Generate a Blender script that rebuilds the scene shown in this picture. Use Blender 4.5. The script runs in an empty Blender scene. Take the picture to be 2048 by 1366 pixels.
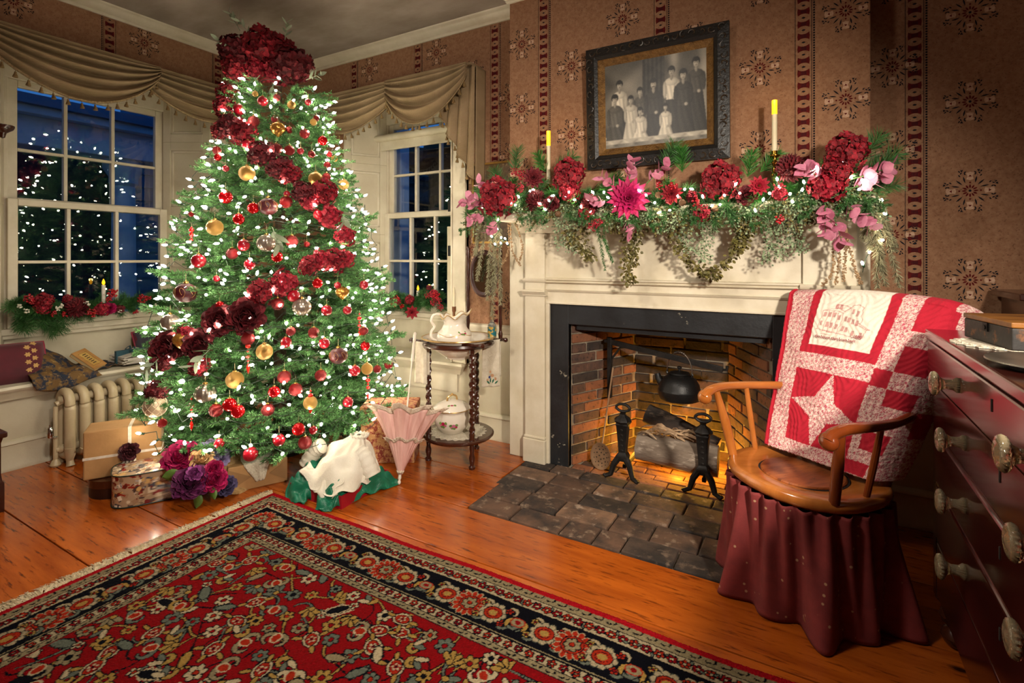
import bpy, bmesh, math, random
import numpy as np
from mathutils import Vector, Matrix, Euler
random.seed(7); rng = np.random.default_rng(11)
S = bpy.context.scene; COL = S.collection
PI = math.pi; sin = math.sin; cos = math.cos; rad = math.radians
# ---------------------------------------------------------------- camera (level, wide, vertical shift)
FPX = 1033.0; CAMZ = 1.15; YAW = rad(30.1)
cam = bpy.data.objects.new('camera', bpy.data.cameras.new('camera')); COL.objects.link(cam)
cam.location = (0, 0, CAMZ); cam.rotation_euler = (PI/2, 0, YAW)
cam.data.sensor_width = 36; cam.data.lens = FPX/2048*36
cam.data.shift_y = -(683-515)/2048; cam.data.clip_start = .03; cam.data.clip_end = 60
S.camera = cam
# ---------------------------------------------------------------- world: blue dusk
W = bpy.data.worlds.new('dusk'); S.world = W; W.use_nodes = True
bg = W.node_tree.nodes['Background']; bg.inputs[0].default_value = (.03, .14, .42, 1); bg.inputs[1].default_value = 1.1
# ---------------------------------------------------------------- light makers, unseen key light and added room fill
def lamp(name, loc, power, col, r=.06):
    L = bpy.data.lights.new(name, 'POINT'); L.energy = power; L.color = col; L.shadow_soft_size = r
    o = bpy.data.objects.new(name, L); COL.objects.link(o); o.location = loc; return o
def spot(name, loc, aim, power, col, half, blend, r):
    L = bpy.data.lights.new(name, 'SPOT'); L.energy = power; L.color = col; L.shadow_soft_size = r; L.spot_size = 2*rad(half); L.spot_blend = blend
    o = bpy.data.objects.new(name, L); COL.objects.link(o); o.location = loc; o.rotation_mode = 'QUATERNION'; o.rotation_quaternion = (Vector(aim)-Vector(loc)).to_track_quat('-Z', 'Y'); return o
spot('off_camera_key_light', (.80, .25, 1.62), (-1.05, 2.42, .5), 340, (1, .89, .75), 44, .95, .07)     # unseen off-camera key light from the right, cone narrowed to keep side walls dark
lamp('added_ceiling_fill', (-1.1, .5, 2.45), 17, (1, .90, .78), .12)  # unseen fill added to brighten the whole room, no fitting modelled
spot('added_downward_fill', (-1.2, .6, 2.3), (-1.2, .6, 0), 75, (1, .90, .78), 82, .35, .12)  # added downward fill, cone shaped so the upper walls stay darker
# ---------------------------------------------------------------- exposure
vs = S.view_settings; vs.view_transform = 'Standard'; vs.look = 'None'; vs.exposure = .08; vs.gamma = 1; vs.use_curve_mapping = False
cy = S.cycles
try:
    cy.use_denoising = True; cy.max_bounces = 5; cy.diffuse_bounces = 2; cy.glossy_bounces = 3; cy.use_adaptive_sampling = True; cy.adaptive_threshold = .035
    cy.transmission_bounces = 5; cy.transparent_max_bounces = 12; cy.use_light_tree = True
    cy.caustics_reflective = False; cy.caustics_refractive = False; cy.sample_clamp_indirect = 6
except Exception: pass
# ---------------------------------------------------------------- pixel -> world (to place things on their real planes)
_F = Vector((-sin(YAW), cos(YAW), 0)); _R = Vector((cos(YAW), sin(YAW), 0)); _U = Vector((0, 0, 1)); _C = Vector((0, 0, CAMZ))
def ray(u, v): return _F + _R*((u-1024)/FPX) + _U*((515-v)/FPX)
def onY(u, v, Y): d = ray(u, v); return _C + d*(Y/d.y)
def onX(u, v, X): d = ray(u, v); return _C + d*(X/d.x)
def onZ(u, v, Z): d = ray(u, v); return _C + d*((Z-CAMZ)/d.z)
def at(u, v, dep): return _C + ray(u, v)*dep
# ---------------------------------------------------------------- colours and materials
def lin(c): return c/12.92 if c <= .04045 else ((c+.055)/1.055)**2.4
def hx(h): return tuple(lin(int(h[i:i+2], 16)/255) for i in (0, 2, 4))
_MC = {}
def mat(name, c='808080', c2=None, rough=.5, metal=0, ns=12, nd=5, lo=.35, hi=.65, bump=0, bs=80, stretch=(1, 1, 1), spec=.5,
        sheen=0, coat=0, emit=None, es=0, island=0, orand=0, attr=None, sub=0, c3=None, space='Object', alpha=None, trans=0, brot=None):
    """procedural material: two or three colours mixed by noise, fine bump, optional per-petal / per-object variation"""
    if name in _MC: return _MC[name]
    m = bpy.data.materials.new(name); m.use_nodes = True; nt = m.node_tree; N = nt.nodes; Lk = nt.links
    b = N['Principled BSDF']; I = b.inputs
    I['Roughness'].default_value = rough; I['Metallic'].default_value = metal; I['Specular IOR Level'].default_value = spec
    if sheen: I['Sheen Weight'].default_value = sheen
    if coat: I['Coat Weight'].default_value = coat; I['Coat Roughness'].default_value = .12
    if trans: I['Transmission Weight'].default_value = trans
    tc = N.new('ShaderNodeTexCoord'); mp = N.new('ShaderNodeMapping'); mp.inputs['Scale'].default_value = stretch
    src = tc.outputs[space]
    if orand:
        oi = N.new('ShaderNodeObjectInfo'); va = N.new('ShaderNodeVectorMath'); va.operation = 'SCALE'
        va.inputs[0].default_value = (37, 19, 53); Lk.new(oi.outputs['Random'], va.inputs['Scale'])
        ad = N.new('ShaderNodeVectorMath'); Lk.new(src, ad.inputs[0]); Lk.new(va.outputs[0], ad.inputs[1]); src = ad.outputs[0]
    Lk.new(src, mp.inputs['Vector'])
    col = None
    if attr:
        at_ = N.new('ShaderNodeAttribute'); at_.attribute_name = attr; col = at_.outputs['Color']
    else:
        rgb = N.new('ShaderNodeRGB'); rgb.outputs[0].default_value = hx(c)+(1,); col = rgb.outputs[0]
    def mix(a, bcol, fac, mode='MIX'):
        x = N.new('ShaderNodeMix'); x.data_type = 'RGBA'; x.blend_type = mode
        for s_, v_ in ((x.inputs[0], fac), (x.inputs[6], a), (x.inputs[7], bcol)):
            if hasattr(v_, 'is_linked') or isinstance(v_, bpy.types.NodeSocket): Lk.new(v_, s_)
            else: s_.default_value = v_
        return x.outputs[2]
    def noise(sc, det=nd, ro=.6):
        n = N.new('ShaderNodeTexNoise'); n.inputs['Scale'].default_value = sc; n.inputs['Detail'].default_value = det; n.inputs['Roughness'].default_value = ro
        Lk.new(mp.outputs[0], n.inputs['Vector']); return n.outputs['Fac']
    def ramp(f_, a, z):
        r = N.new('ShaderNodeMapRange'); r.inputs[1].default_value = a; r.inputs[2].default_value = z; Lk.new(f_, r.inputs[0]); return r.outputs[0]
    if c2:
        col = mix(col, hx(c2)+(1,), ramp(noise(ns), lo, hi))
    if c3:
        col = mix(col, hx(c3)+(1,), ramp(noise(ns*2.7+3, 6), .56, .7))
    if island or orand:
        hsv = N.new('ShaderNodeHueSaturation'); Lk.new(col, hsv.inputs['Color'])
        r = N.new('ShaderNodeMapRange'); k = island or orand; r.inputs[3].default_value = 1-k; r.inputs[4].default_value = 1+k
        if island: g = N.new('ShaderNodeNewGeometry'); Lk.new(g.outputs['Random Per Island'], r.inputs[0])
        else: Lk.new(oi.outputs['Random'], r.inputs[0])
        Lk.new(r.outputs[0], hsv.inputs['Value']); col = hsv.outputs[0]
    Lk.new(col, I['Base Color'])
    if sub: I['Subsurface Weight'].default_value = sub; I['Subsurface Radius'].default_value = (.01, .005, .003)
    if emit: I['Emission Color'].default_value = hx(emit)+(1,); I['Emission Strength'].default_value = es
    if bump:
        bn = N.new('ShaderNodeBump'); bn.inputs['Strength'].default_value = bump; bn.inputs['Distance'].default_value = .01
        Lk.new(noise(bs, 3), bn.inputs['Height']); Lk.new(bn.outputs[0], I['Normal'])
    m['_x'] = 1; _MC[name] = m; m.diffuse_color = hx(c)+(1,)
    return m
def nodes_of(m): return m.node_tree.nodes, m.node_tree.links, m.node_tree.nodes['Principled BSDF']
# ---------------------------------------------------------------- mesh builder
class MB:
    def __init__(s): s.v = []; s.f = []; s.mi = []
    def add(s, vs, fs, m=0):
        o = len(s.v); s.v.extend(tuple(x) for x in vs); s.f.extend(tuple(i+o for i in f) for f in fs); s.mi.extend([m]*len(fs)); return s
    def bb(s, x0, x1, y0, y1, z0, z1, m=0):
        return s.add([(x0,y0,z0),(x1,y0,z0),(x1,y1,z0),(x0,y1,z0),(x0,y0,z1),(x1,y0,z1),(x1,y1,z1),(x0,y1,z1)],
                     [(0,3,2,1),(4,5,6,7),(0,1,5,4),(1,2,6,5),(2,3,7,6),(3,0,4,7)], m)
    def obb(s, c, size, M, m=0):
        a, b, d = (k/2 for k in size); c = Vector(c); q = MB().bb(-a, a, -b, b, -d, d)
        return s.add([c+(M @ Vector(p)) for p in q.v], q.f, m)
    def bar(s, p, q, w, h, m=0, up=(0,0,1)):
        p = Vector(p); q = Vector(q); d = q-p; x = d.normalized(); y = Vector(up).cross(x)
        y = y.normalized() if y.length > 1e-4 else Vector((0,1,0)); z = x.cross(y)
        return s.obb((p+q)/2, (d.length, w, h), Matrix((x, y, z)).transposed(), m)
    def tube(s, pts, r, n=8, cap=True, m=0, flat=None):
        pts = [Vector(p) for p in pts]; k = len(pts); rs = r if isinstance(r, (list, tuple)) else [r]*k
        t0 = (pts[1]-pts[0]).normalized(); nx = t0.orthogonal().normalized(); vs = []; prev = t0
        for i, p in enumerate(pts):
            t = (pts[min(i+1,k-1)]-pts[max(i-1,0)]).normalized()
            nx = prev.rotation_difference(t) @ nx; nx = (nx - t*nx.dot(t)).normalized(); prev = t
            ny = t.cross(nx)
            for j in range(n):
                a = 2*PI*j/n; vs.append(p + (nx*cos(a)+ny*sin(a)*(flat or 1))*rs[i])
        fs = [(i*n+j, i*n+(j+1)%n, (i+1)*n+(j+1)%n, (i+1)*n+j) for i in range(k-1) for j in range(n)]
        if cap: fs += [tuple(range(n))[::-1], tuple(range((k-1)*n, k*n))]
        return s.add(vs, fs, m)
    def lathe(s, prof, n=24, c=(0,0,0), m=0, fl=None, ax=None, sx=1, sy=1):
        """prof: [(r,z)]; fl(theta, t) scales r; ax: rotation matrix"""
        c = Vector(c); vs = []; K = len(prof)
        for i, (r, z) in enumerate(prof):
            for j in range(n):
                a = 2*PI*j/n; rr = max(r, 1e-5)*(fl(a, i/(K-1)) if fl else 1); p = Vector((rr*cos(a)*sx, rr*sin(a)*sy, z))
                vs.append(c + (ax @ p if ax else p))
        fs = [(i*n+j, i*n+(j+1)%n, (i+1)*n+(j+1)%n, (i+1)*n+j) for i in range(K-1) for j in range(n)]
        if prof[0][0] > 1e-4: fs.append(tuple(range(n))[::-1])
        if prof[-1][0] > 1e-4: fs.append(tuple(range((K-1)*n, K*n)))
        return s.add(vs, fs, m)
    def ball(s, c, r, n=10, m=0, sc=(1,1,1), fl=None):
        k = max(4, n//2+1); q = MB().lathe([(r*sin(PI*i/k), -r*cos(PI*i/k)) for i in range(k+1)], n, fl=fl)
        return s.add([(c[0]+p[0]*sc[0], c[1]+p[1]*sc[1], c[2]+p[2]*sc[2]) for p in q.v], q.f, m)
    def prism(s, poly, z0, z1, m=0, M=None, c=(0,0,0)):
        n = len(poly); vs = [(x, y, z0) for x, y in poly]+[(x, y, z1) for x, y in poly]
        if M: vs = [Vector(c)+M @ Vector(p) for p in vs]
        return s.add(vs, [tuple(range(n))[::-1], tuple(range(n, 2*n))]+[(i, (i+1)%n, n+(i+1)%n, n+i) for i in range(n)], m)
    def sweep(s, prof, p, q, out, m=0, up=(0,0,1), e0=0, e1=0):
        """moulding: prof [(outward, up)] swept from p to q; e0/e1 mitre slopes"""
        p = Vector(p); q = Vector(q); o = Vector(out); u = Vector(up); d = (q-p).normalized(); n = len(prof)
        vs = [p+o*a+u*b+d*(a*e0) for a, b in prof]+[q+o*a+u*b+d*(a*e1) for a, b in prof]
        return s.add(vs, [(i, (i+1)%n, n+(i+1)%n, n+i) for i in range(n)]+[tuple(range(n))[::-1], tuple(range(n, 2*n))], m)
    def grid(s, nu, nv, fn, m=0, cu=False):
        o = [fn(i/(nu if cu else nu-1), j/(nv-1)) for i in range(nu) for j in range(nv)]
        fs = [(i*nv+j, ((i+1)%nu)*nv+j, ((i+1)%nu)*nv+j+1, i*nv+j+1) for i in range(nu if cu else nu-1) for j in range(nv-1)]
        return s.add(o, fs, m)
    def xf(s, M): s.v = [tuple(M @ Vector(p)) for p in s.v]; return s
    def mesh(s, name, mats, smooth=35):
        me = bpy.data.meshes.new(name); me.from_pydata(s.v, [], s.f)
        for m in (mats if isinstance(mats, (list, tuple)) else [mats]): me.materials.append(m)
        if any(s.mi): me.polygons.foreach_set('material_index', s.mi)
        fix(me, smooth); return me
    def build(s, name, mats, parent=None, smooth=35, bevel=0, solid=0, loc=None, subsurf=0):
        o = obj(name, s.mesh(name, mats, smooth), parent)
        if loc is not None: o.location = loc
        if solid: d = o.modifiers.new('thick', 'SOLIDIFY'); d.thickness = solid; d.offset = 0
        if bevel: d = o.modifiers.new('edge', 'BEVEL'); d.width = bevel; d.segments = 2; d.limit_method = 'ANGLE'; d.harden_normals = False
        if subsurf: d = o.modifiers.new('sub', 'SUBSURF'); d.levels = subsurf; d.render_levels = subsurf
        return o
def fix(me, smooth):
    bm = bmesh.new(); bm.from_mesh(me); bmesh.ops.recalc_face_normals(bm, faces=bm.faces); bm.to_mesh(me); bm.free()
    if smooth:
        me.polygons.foreach_set('use_smooth', [True]*len(me.polygons))
        if smooth < 180: me.set_sharp_from_angle(angle=rad(smooth))
    me.update()
def obj(name, me, parent=None):
    o = bpy.data.objects.new(name, me); COL.objects.link(o)
    if parent: o.parent = parent
    return o
def npmesh(name, V, Fc, mats, smooth=0, colors=None):
    """numpy verts (n,3), faces (m,k); optional point colours (n,3) linear"""
    me = bpy.data.meshes.new(name); V = np.asarray(V, np.float32); Fc = np.asarray(Fc, np.int32); k = Fc.shape[1]
    me.vertices.add(len(V)); me.vertices.foreach_set('co', V.ravel()); me.loops.add(Fc.size); me.loops.foreach_set('vertex_index', Fc.ravel())
    me.polygons.add(len(Fc)); me.polygons.foreach_set('loop_start', np.arange(0, Fc.size, k, dtype=np.int32)); me.polygons.foreach_set('loop_total', np.full(len(Fc), k, np.int32))
    if smooth: me.polygons.foreach_set('use_smooth', np.ones(len(Fc), bool))
    for m in (mats if isinstance(mats, (list, tuple)) else [mats]): me.materials.append(m)
    if colors is not None:
        a = me.color_attributes.new('dye', 'FLOAT_COLOR', 'POINT'); c4 = np.ones((len(V), 4), np.float32); c4[:, :3] = colors; a.data.foreach_set('color', c4.ravel())
    me.update(); me.validate(); return me
def gridfaces(nu, nv):
    i = np.arange(nu-1)[:, None]*nv+np.arange(nv-1)[None, :]; i = i.ravel()
    return np.stack([i, i+nv, i+nv+1, i+1], 1)
def tag(o, label=None, cat=None, group=None, kind=None):
    for k, v in (('label', label), ('category', cat), ('group', group), ('kind', kind)):
        if v: o[k] = v
    return o
def thing(name, label, cat, loc=(0,0,0), rz=0, group=None):
    o = obj(name, None); o.location = loc; o.rotation_euler = (0, 0, rz); o.empty_display_size = .05
    return tag(o, label, cat, group)
def struct(o): o['kind'] = 'structure'; return o
def copytree(o, parent=None):
    c = o.copy(); COL.objects.link(c); c.parent = parent
    for ch in o.children: copytree(ch, c)
    return c
def rot(ax, deg): return Matrix.Rotation(rad(deg), 3, ax)
def facing(d, up=(0,0,1)):
    """matrix whose local Z points along d"""
    return Vector(d).to_track_quat('Z', 'Y').to_matrix()
# ================================================================ ROOM SHELL
XL, YW, YB, ZC = -3.754, 2.776, 2.606, 2.69
XR, YF = 1.75, -2.3
cream = mat('cream_paint', 'cdc3aa', 'bbae92', ns=5, rough=.45, bump=.06, bs=90, lo=.3, hi=.75)
cream2 = mat('cream_paint_bright', 'd6ccb6', 'c6baa0', ns=6, rough=.42, bump=.05, bs=70)
paper = mat('wallpaper_ground', '8b644a', '9b7458', ns=55, nd=4, rough=.85, bump=.05, bs=200, c3='6c4a35', spec=.2)
ceilm = mat('ceiling_plaster', 'a3968a', '877a6d', ns=2.2, rough=.9, bump=.08, bs=25, stretch=(1,2,1))
dark = mat('dark_void', '0c0a09', rough=.9)
# ---- floor: wide pine boards
pine = mat('pine_board', 'b45a18', '86390c', ns=2.2, nd=8, rough=.24, stretch=(1.2, 9, 1), bump=.05, bs=8, orand=.13, lo=.3, hi=.72, coat=.25, c3='5a2407')
N, Lk, B = nodes_of(pine)     # knots and small nail marks
vo = N.new('ShaderNodeTexVoronoi'); vo.inputs['Scale'].default_value = 3.1; tc = N.new('ShaderNodeTexCoord'); mp = N.new('ShaderNodeMapping'); mp.inputs['Scale'].default_value = (1.0, 1.9, 1)
Lk.new(tc.outputs['Object'], mp.inputs[0]); Lk.new(mp.outputs[0], vo.inputs['Vector'])
mr = N.new('ShaderNodeMapRange'); mr.inputs[1].default_value = .035; mr.inputs[2].default_value = .1; Lk.new(vo.outputs['Distance'], mr.inputs[0])
mx = N.new('ShaderNodeMix'); mx.data_type = 'RGBA'; old = B.inputs['Base Color'].links[0].from_socket
mx.inputs[6].default_value = hx('2a1006')+(1,); Lk.new(mr.outputs[0], mx.inputs[0]); Lk.new(old, mx.inputs[7]); Lk.new(mx.outputs[2], B.inputs['Base Color'])
floor = MB().bb(XL-.3, XR+.1, YF-.1, 3.3, -.08, -.025).build('floor', dark, smooth=0); struct(floor)
seams = [YF, -1.95, -1.6, -1.2, -.85, -.47, -.12, .2, .54, .875, 1.198, 1.624, 1.948, 2.303, 2.776]
for a, b in zip(seams, seams[1:]):
    x = XL-.02
    while x < XR:
        L_ = random.uniform(1.9, 3.6) if b < .5 else 6.0; e = min(x+L_, XR+.05)
        if a > 1.9 and b < 2.35:      # boards stop at the brick hearth
            for q0, q1 in ((x, -1.372), (.08, e)): MB().bb(q0, q1, a+.0025, b-.0025, -.03, 0).build('plank', pine, floor, 0, bevel=.0025)
        elif a > 2.3:
            for q0, q1 in ((x, -1.402), (.08, e)): MB().bb(q0, q1, a+.0025, b-.001, -.03, 0).build('plank', pine, floor, 0, bevel=.0025)
        else: MB().bb(x, e-.002, a+.0025, b-.0025, -.03, 0).build('plank', pine, floor, 0, bevel=.0025)
        x = e
# ---- ceiling
struct(MB().bb(XL-.3, XR+.1, YF-.1, 3.1, ZC, ZC+.1).build('ceiling', ceilm, smooth=0))
# ---- walls (thick)
N1 = dict(f0=.93, f1=2.14, g0=1.10, g1=1.97)          # left window niche (Y at room face / at glass)
N2 = dict(f0=-3.10, f1=-2.055, g0=-2.93, g1=-2.125)   # back window niche (X)
ZL, ZH, ZS = .46, 2.34, .735                           # ledge, niche head, sill
XG, YG = -4.05, 3.06
m = MB()
m.bb(XL-.32, XL, YF, N1['f0'], ZL-.03, ZC).bb(XL-.32, XL, N1['f1'], YW+.3, ZL-.03, ZC).bb(XL-.32, XL, N1['f0'], N1['f1'], ZH, ZC)
wl = struct(m.build('wall_left', paper, smooth=0))
struct(MB().bb(XL-.32, XL, YF, YW+.3, 0, ZL-.03).bb(XL-.32, XG+.0, N1['f0']-.05, N1['f1']+.05, ZL-.03, ZS-.03).build('wall_left_dado', cream, smooth=0))
m = MB()
m.bb(XL, N2['f0'], YW, YW+.32, ZL-.03, ZC).bb(N2['f1'], -1.40, YW, YW+.32, .7, ZC).bb(N2['f0'], N2['f1'], YW, YW+.32, ZH, ZC)
m.bb(-1.40, .12, YW+.4, YW+.5, .95, ZC).bb(.1, XR, YW, YW+.32, .68, ZC)
wb = struct(m.build('wall_back', paper, smooth=0))
m = MB(); m.bb(XL, N2['f1'], YW, YW+.32, 0, ZL-.03).bb(N2['f0']-.05, N2['f1']+.05, YG-.02, YW+.32, ZL-.03, ZS-.03).bb(N2['f1'], -1.40, YW, YW+.32, 0, .7).bb(.1, XR, YW, YW+.32, 0, .68)
struct(m.build('wall_back_dado', cream, smooth=0))
struct(MB().bb(XR, XR+.1, YF, YW+.3, 0, ZC).build('wall_right', paper, smooth=0))
struct(MB().bb(XL-.3, XR+.1, YF-.1, YF, 0, ZC).build('wall_front', paper, smooth=0))
# chimney breast: papered above the mantel, painted wood below
m = MB(); m.bb(-1.527, .213, YB, YW+.4, 1.36, ZC)
wc = struct(m.build('wall_chimney', paper, smooth=0, bevel=.004))
m = MB(); m.bb(-1.527, -1.15, YB, YW, 0, 1.36).bb(-.152, .213, YB, YW, 0, 1.36).bb(-1.15, -.152, YB, YB+.1, .80, 1.36)
struct(m.build('wall_chimney_panelling', cream2, smooth=0, bevel=.004))
# ---- crown moulding, chair rail, baseboards
crown = [(0, 0), (.012, 0), (.018, .008), (.018, .016), (.035, .024), (.05, .04), (.058, .048), (.07, .05), (.078, .06), (0, .06)]
def cr(name, p, q, out, e0=0, e1=0): struct(MB().sweep(crown, p, q, out, e0=e0, e1=e1).build(name, cream2, smooth=50))
cr('trim_1', (XL, YF, 2.63), (XL, YW, 2.63), (1,0,0), 0, -1)
cr('trim_2', (XL, YW, 2.63), (-1.527, YW, 2.63), (0,-1,0), 1, 0)
cr('trim_3', (-1.527-.0, YB, 2.63), (.213, YB, 2.63), (0,-1,0), -1, 1)
cr('trim_4', (.213, YW, 2.63), (XR, YW, 2.63), (0,-1,0), 0, 0)
rail = [(0, 0), (.012, .004), (.016, .02), (.03, .035), (.03, .05), (.012, .056), (0, .056)]
struct(MB().sweep(rail, (N2['f1']+.1, YW, .67), (-1.527, YW, .67), (0,-1,0)).build('trim_5', cream2, smooth=50))
struct(MB().sweep(rail, (.213, YW, .63), (XR, YW, .63), (0,-1,0)).build('trim_6', cream2, smooth=50))
base = [(0, 0), (.026, 0), (.026, .018), (.02, .026), (.018, .135), (.024, .14), (.022, .152), (.008, .162), (0, .162)]
struct(MB().sweep(base, (XL, YF, 0), (XL, YW, 0), (1,0,0)).build('baseboard_left', cream, smooth=50))
struct(MB().sweep(base, (XL, YW, 0), (-1.527, YW, 0), (0,-1,0)).build('baseboard_back', cream, smooth=50))
struct(MB().sweep(base, (.213, YW, 0), (XR, YW, 0), (0,-1,0)).build('baseboard_right', cream, smooth=50))
# ---- window ledges (deep seats) with moulded nosing
nose = [(0, 0), (.02, .0), (.024, .015), (.04, .03), (.044, .044), (.055, .05), (.062, .064), (.055, .078), (0, .08)]
lm = MB().bb(XG, XL+.002, N1['f0']-.15, N1['f1']+.6, ZL-.03, ZL); lm.sweep(nose, (XL, .5, ZL-.08), (XL, YW, ZL-.08), (1,0,0), e1=-1)
struct(lm.build('trim_7', cream2, smooth=50))
lm = MB().bb(XL, N2['f1']+.02, YW-.002, YG, ZL-.03, ZL); lm.sweep(nose, (XL, YW, ZL-.08), (-2.01, YW, ZL-.08), (0,-1,0), e0=1, e1=1)
lm.sweep(nose, (-2.01, YW, ZL-.08), (-2.01, YW+.01, ZL-.08), (1,0,0), e0=-1)
lm.bb(XL, -2.02, YW-.012, YW, ZL-.2, ZL-.08)
struct(lm.build('trim_8', cream2, smooth=50))
# ---- windows
glassm = bpy.data.materials.new('window_glass'); glassm.use_nodes = True; nt = glassm.node_tree; nt.nodes.clear()
o_ = nt.nodes.new('ShaderNodeOutputMaterial'); t_ = nt.nodes.new('ShaderNodeBsdfTransparent'); g_ = nt.nodes.new('ShaderNodeBsdfGlossy'); x_ = nt.nodes.new('ShaderNodeMixShader'); f_ = nt.nodes.new('ShaderNodeFresnel')
t_.inputs[0].default_value = (.93, .96, .97, 1); g_.inputs['Roughness'].default_value = .006; f_.inputs[0].default_value = 1.85
gm_ = nt.nodes.new('ShaderNodeNewGeometry'); mr_ = nt.nodes.new('ShaderNodeMapRange'); mr_.inputs[3].default_value = 1.85; mr_.inputs[4].default_value = 1/1.85; nt.links.new(gm_.outputs['Backfacing'], mr_.inputs[0]); nt.links.new(mr_.outputs[0], f_.inputs[0])
nt.links.new(f_.outputs[0], x_.inputs[0]); nt.links.new(t_.outputs[0], x_.inputs[1]); nt.links.new(g_.outputs[0], x_.inputs[2]); nt.links.new(x_.outputs[0], o_.inputs[0])
nz = nt.nodes.new('ShaderNodeTexNoise'); nz.inputs['Scale'].default_value = 9; bp = nt.nodes.new('ShaderNodeBump'); bp.inputs['Strength'].default_value = .012
nt.links.new(nz.outputs[0], bp.inputs['Height']); nt.links.new(bp.outputs[0], g_.inputs['Normal'])
def sash(root, T, a0, a1, z0, z1, cols, zr, bot=.05, top=.04):
    """one sash in the local frame T(a, d, z): a along the wall, d depth"""
    def bx(a, b, c, d, d0=-.018, d1=.018):
        p = [T(a, d0, c), T(b, d1, d)]; q = [(min(p[0][i], p[1][i]), max(p[0][i], p[1][i])) for i in range(3)]
        return q[0]+q[1]+q[2]
    st = .046
    fr = MB().bb(*bx(a0, a0+st, z0, z1)).bb(*bx(a1-st, a1, z0, z1)).bb(*bx(a0+st, a1-st, z0, z0+bot)).bb(*bx(a0+st, a1-st, z1-top, z1))
    fr.build('sash_frame', cream2, root, 0, bevel=.004)
    A = [a0+st]+cols+[a1-st]; Z = [z0+bot]+zr+[z1-top]
    for c in cols: MB().bb(*bx(c-.010, c+.010, Z[0], Z[-1])).build('muntin', cream2, root, 0, bevel=.004)
    for z in zr: MB().bb(*bx(A[0], A[-1], z-.009, z+.009, -.016, .016)).build('muntin', cream2, root, 0, bevel=.004)
    for i in range(len(A)-1):
        for j in range(len(Z)-1):
            MB().bb(*bx(A[i], A[i+1], Z[j], Z[j+1], -.0015, .0015)).build('pane', glassm, root, 0)
w1 = struct(obj('window_1', None)); w2 = struct(obj('window_2', None))
sash(w1, lambda a, d, z: (XG-.03+d, a, z), 1.13, 1.965, 1.455, 2.2, [1.405, 1.66], [1.79])
sash(w1, lambda a, d, z: (XG+.015+d, a, z), 1.12, 1.975, .735, 1.495, [1.405, 1.665], [1.123])
sash(w2, lambda a, d, z: (a, YG+.03+d, z), -2.91, -2.14, 1.455, 2.2, [-2.64, -2.405], [1.795])
sash(w2, lambda a, d, z: (a, YG-.015+d, z), -2.92, -2.13, .735, 1.495, [-2.655, -2.42], [1.123])
m = MB()
for y0, y1 in ((N1['g0']-.01, 1.13), (1.965, N1['g1']+.01)): m.bb(XG-.06, XG+.005, y0, y1, ZS-.02, 2.3)
m.bb(XG-.06, XG+.045, N1['g0']-.03, N1['g1']+.03, ZS-.035, ZS).bb(XG-.0, XG+.03, N1['g0']-.03, N1['g1']+.03, ZS-.06, ZS-.035).bb(XG-.06, XG+.01, N1['g0'], N1['g1'], 2.2, 2.34)
m.build('window_frame', cream2, w1, 0, bevel=.003)
m = MB()
for x0, x1 in ((N2['g0']-.01, -2.91), (-2.14, N2['g1']+.01)): m.bb(x0, x1, YG-.005, YG+.06, ZS-.02, 2.3)
m.bb(N2['g0']-.03, N2['g1']+.03, YG-.045, YG+.06, ZS-.035, ZS).bb(N2['g0']-.03, N2['g1']+.03, YG-.03, YG, ZS-.06, ZS-.035).bb(N2['g0'], N2['g1'], YG-.01, YG+.06, 2.2, 2.34)
m.build('window_frame', cream2, w2, 0, bevel=.003)
def panelled(root, p, q, z0, z1, splits, name='shutter_panel', th=.02):
    """splayed reveal made of panelled shutter leaves between floor-plan points p and q"""
    p = Vector(p+(0,)); q = Vector(q+(0,)); d = (q-p); L = d.length; d.normalize(); n = Vector((-d.y, d.x, 0))
    if n.dot(Vector((-1.5, 1.0, 0))-p) < 0: n = -n
    M = Matrix((d, n, Vector((0,0,1)))).transposed()
    zs = [z0]+splits+[z1]
    MB().obb((p+q)/2-n*th/2+Vector((0,0,(z0+z1)/2)), (L, th, z1-z0), M).build('reveal_back', cream, root, 0)
    for a, b in zip(zs, zs[1:]):
        bo = MB(); st = min(.055, L*.2)
        def r(x0, x1, za, zb, t0, t1, mb): mb.obb(p+d*(x0+x1)/2+n*(t0+t1)/2+Vector((0,0,(za+zb)/2)), (x1-x0, t1-t0, zb-za), M)
        r(0, st, a, b, 0, .014, bo); r(L-st, L, a, b, 0, .014, bo); r(st, L-st, a, a+.06, 0, .014, bo); r(st, L-st, b-.06, b, 0, .014, bo)
        leaf = bo.build(name, cream, root, 0, bevel=.003)
        bo = MB()
        g = .018
        for x0, x1, za, zb in ((st, st+g, a+.06, b-.06), (L-st-g, L-st, a+.06, b-.06), (st, L-st, a+.06, a+.06+g), (st, L-st, b-.06-g, b-.06)): r(x0, x1, za, zb, 0, .008, bo)
        bo.build('panel_bead', cream2, leaf, 0, bevel=.004)
panelled(w1, (XG, N1['g1']), (XL, N1['f1']), ZL, ZH, [.78, 1.02, 1.455, 1.98])
panelled(w1, (XL, N1['f0']), (XG, N1['g0']), ZL, ZH, [.78, 1.455, 1.98])
panelled(w2, (N2['f0'], YW), (N2['g0'], YG), ZL, ZH, [.78, 1.33, 1.88])
panelled(w2, (N2['g1'], YG), (N2['f1'], YW), ZL, ZH, [.78, 1.33, 1.88])
for r_, b_ in ((w1, (XG, XL, N1['f0'], N1['f1'], ZH-.01, ZH)), (w2, (N2['f0'], N2['f1'], YW, YG, ZH-.01, ZH))): MB().bb(*b_).build('head_panel', cream, r_, 0)
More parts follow.
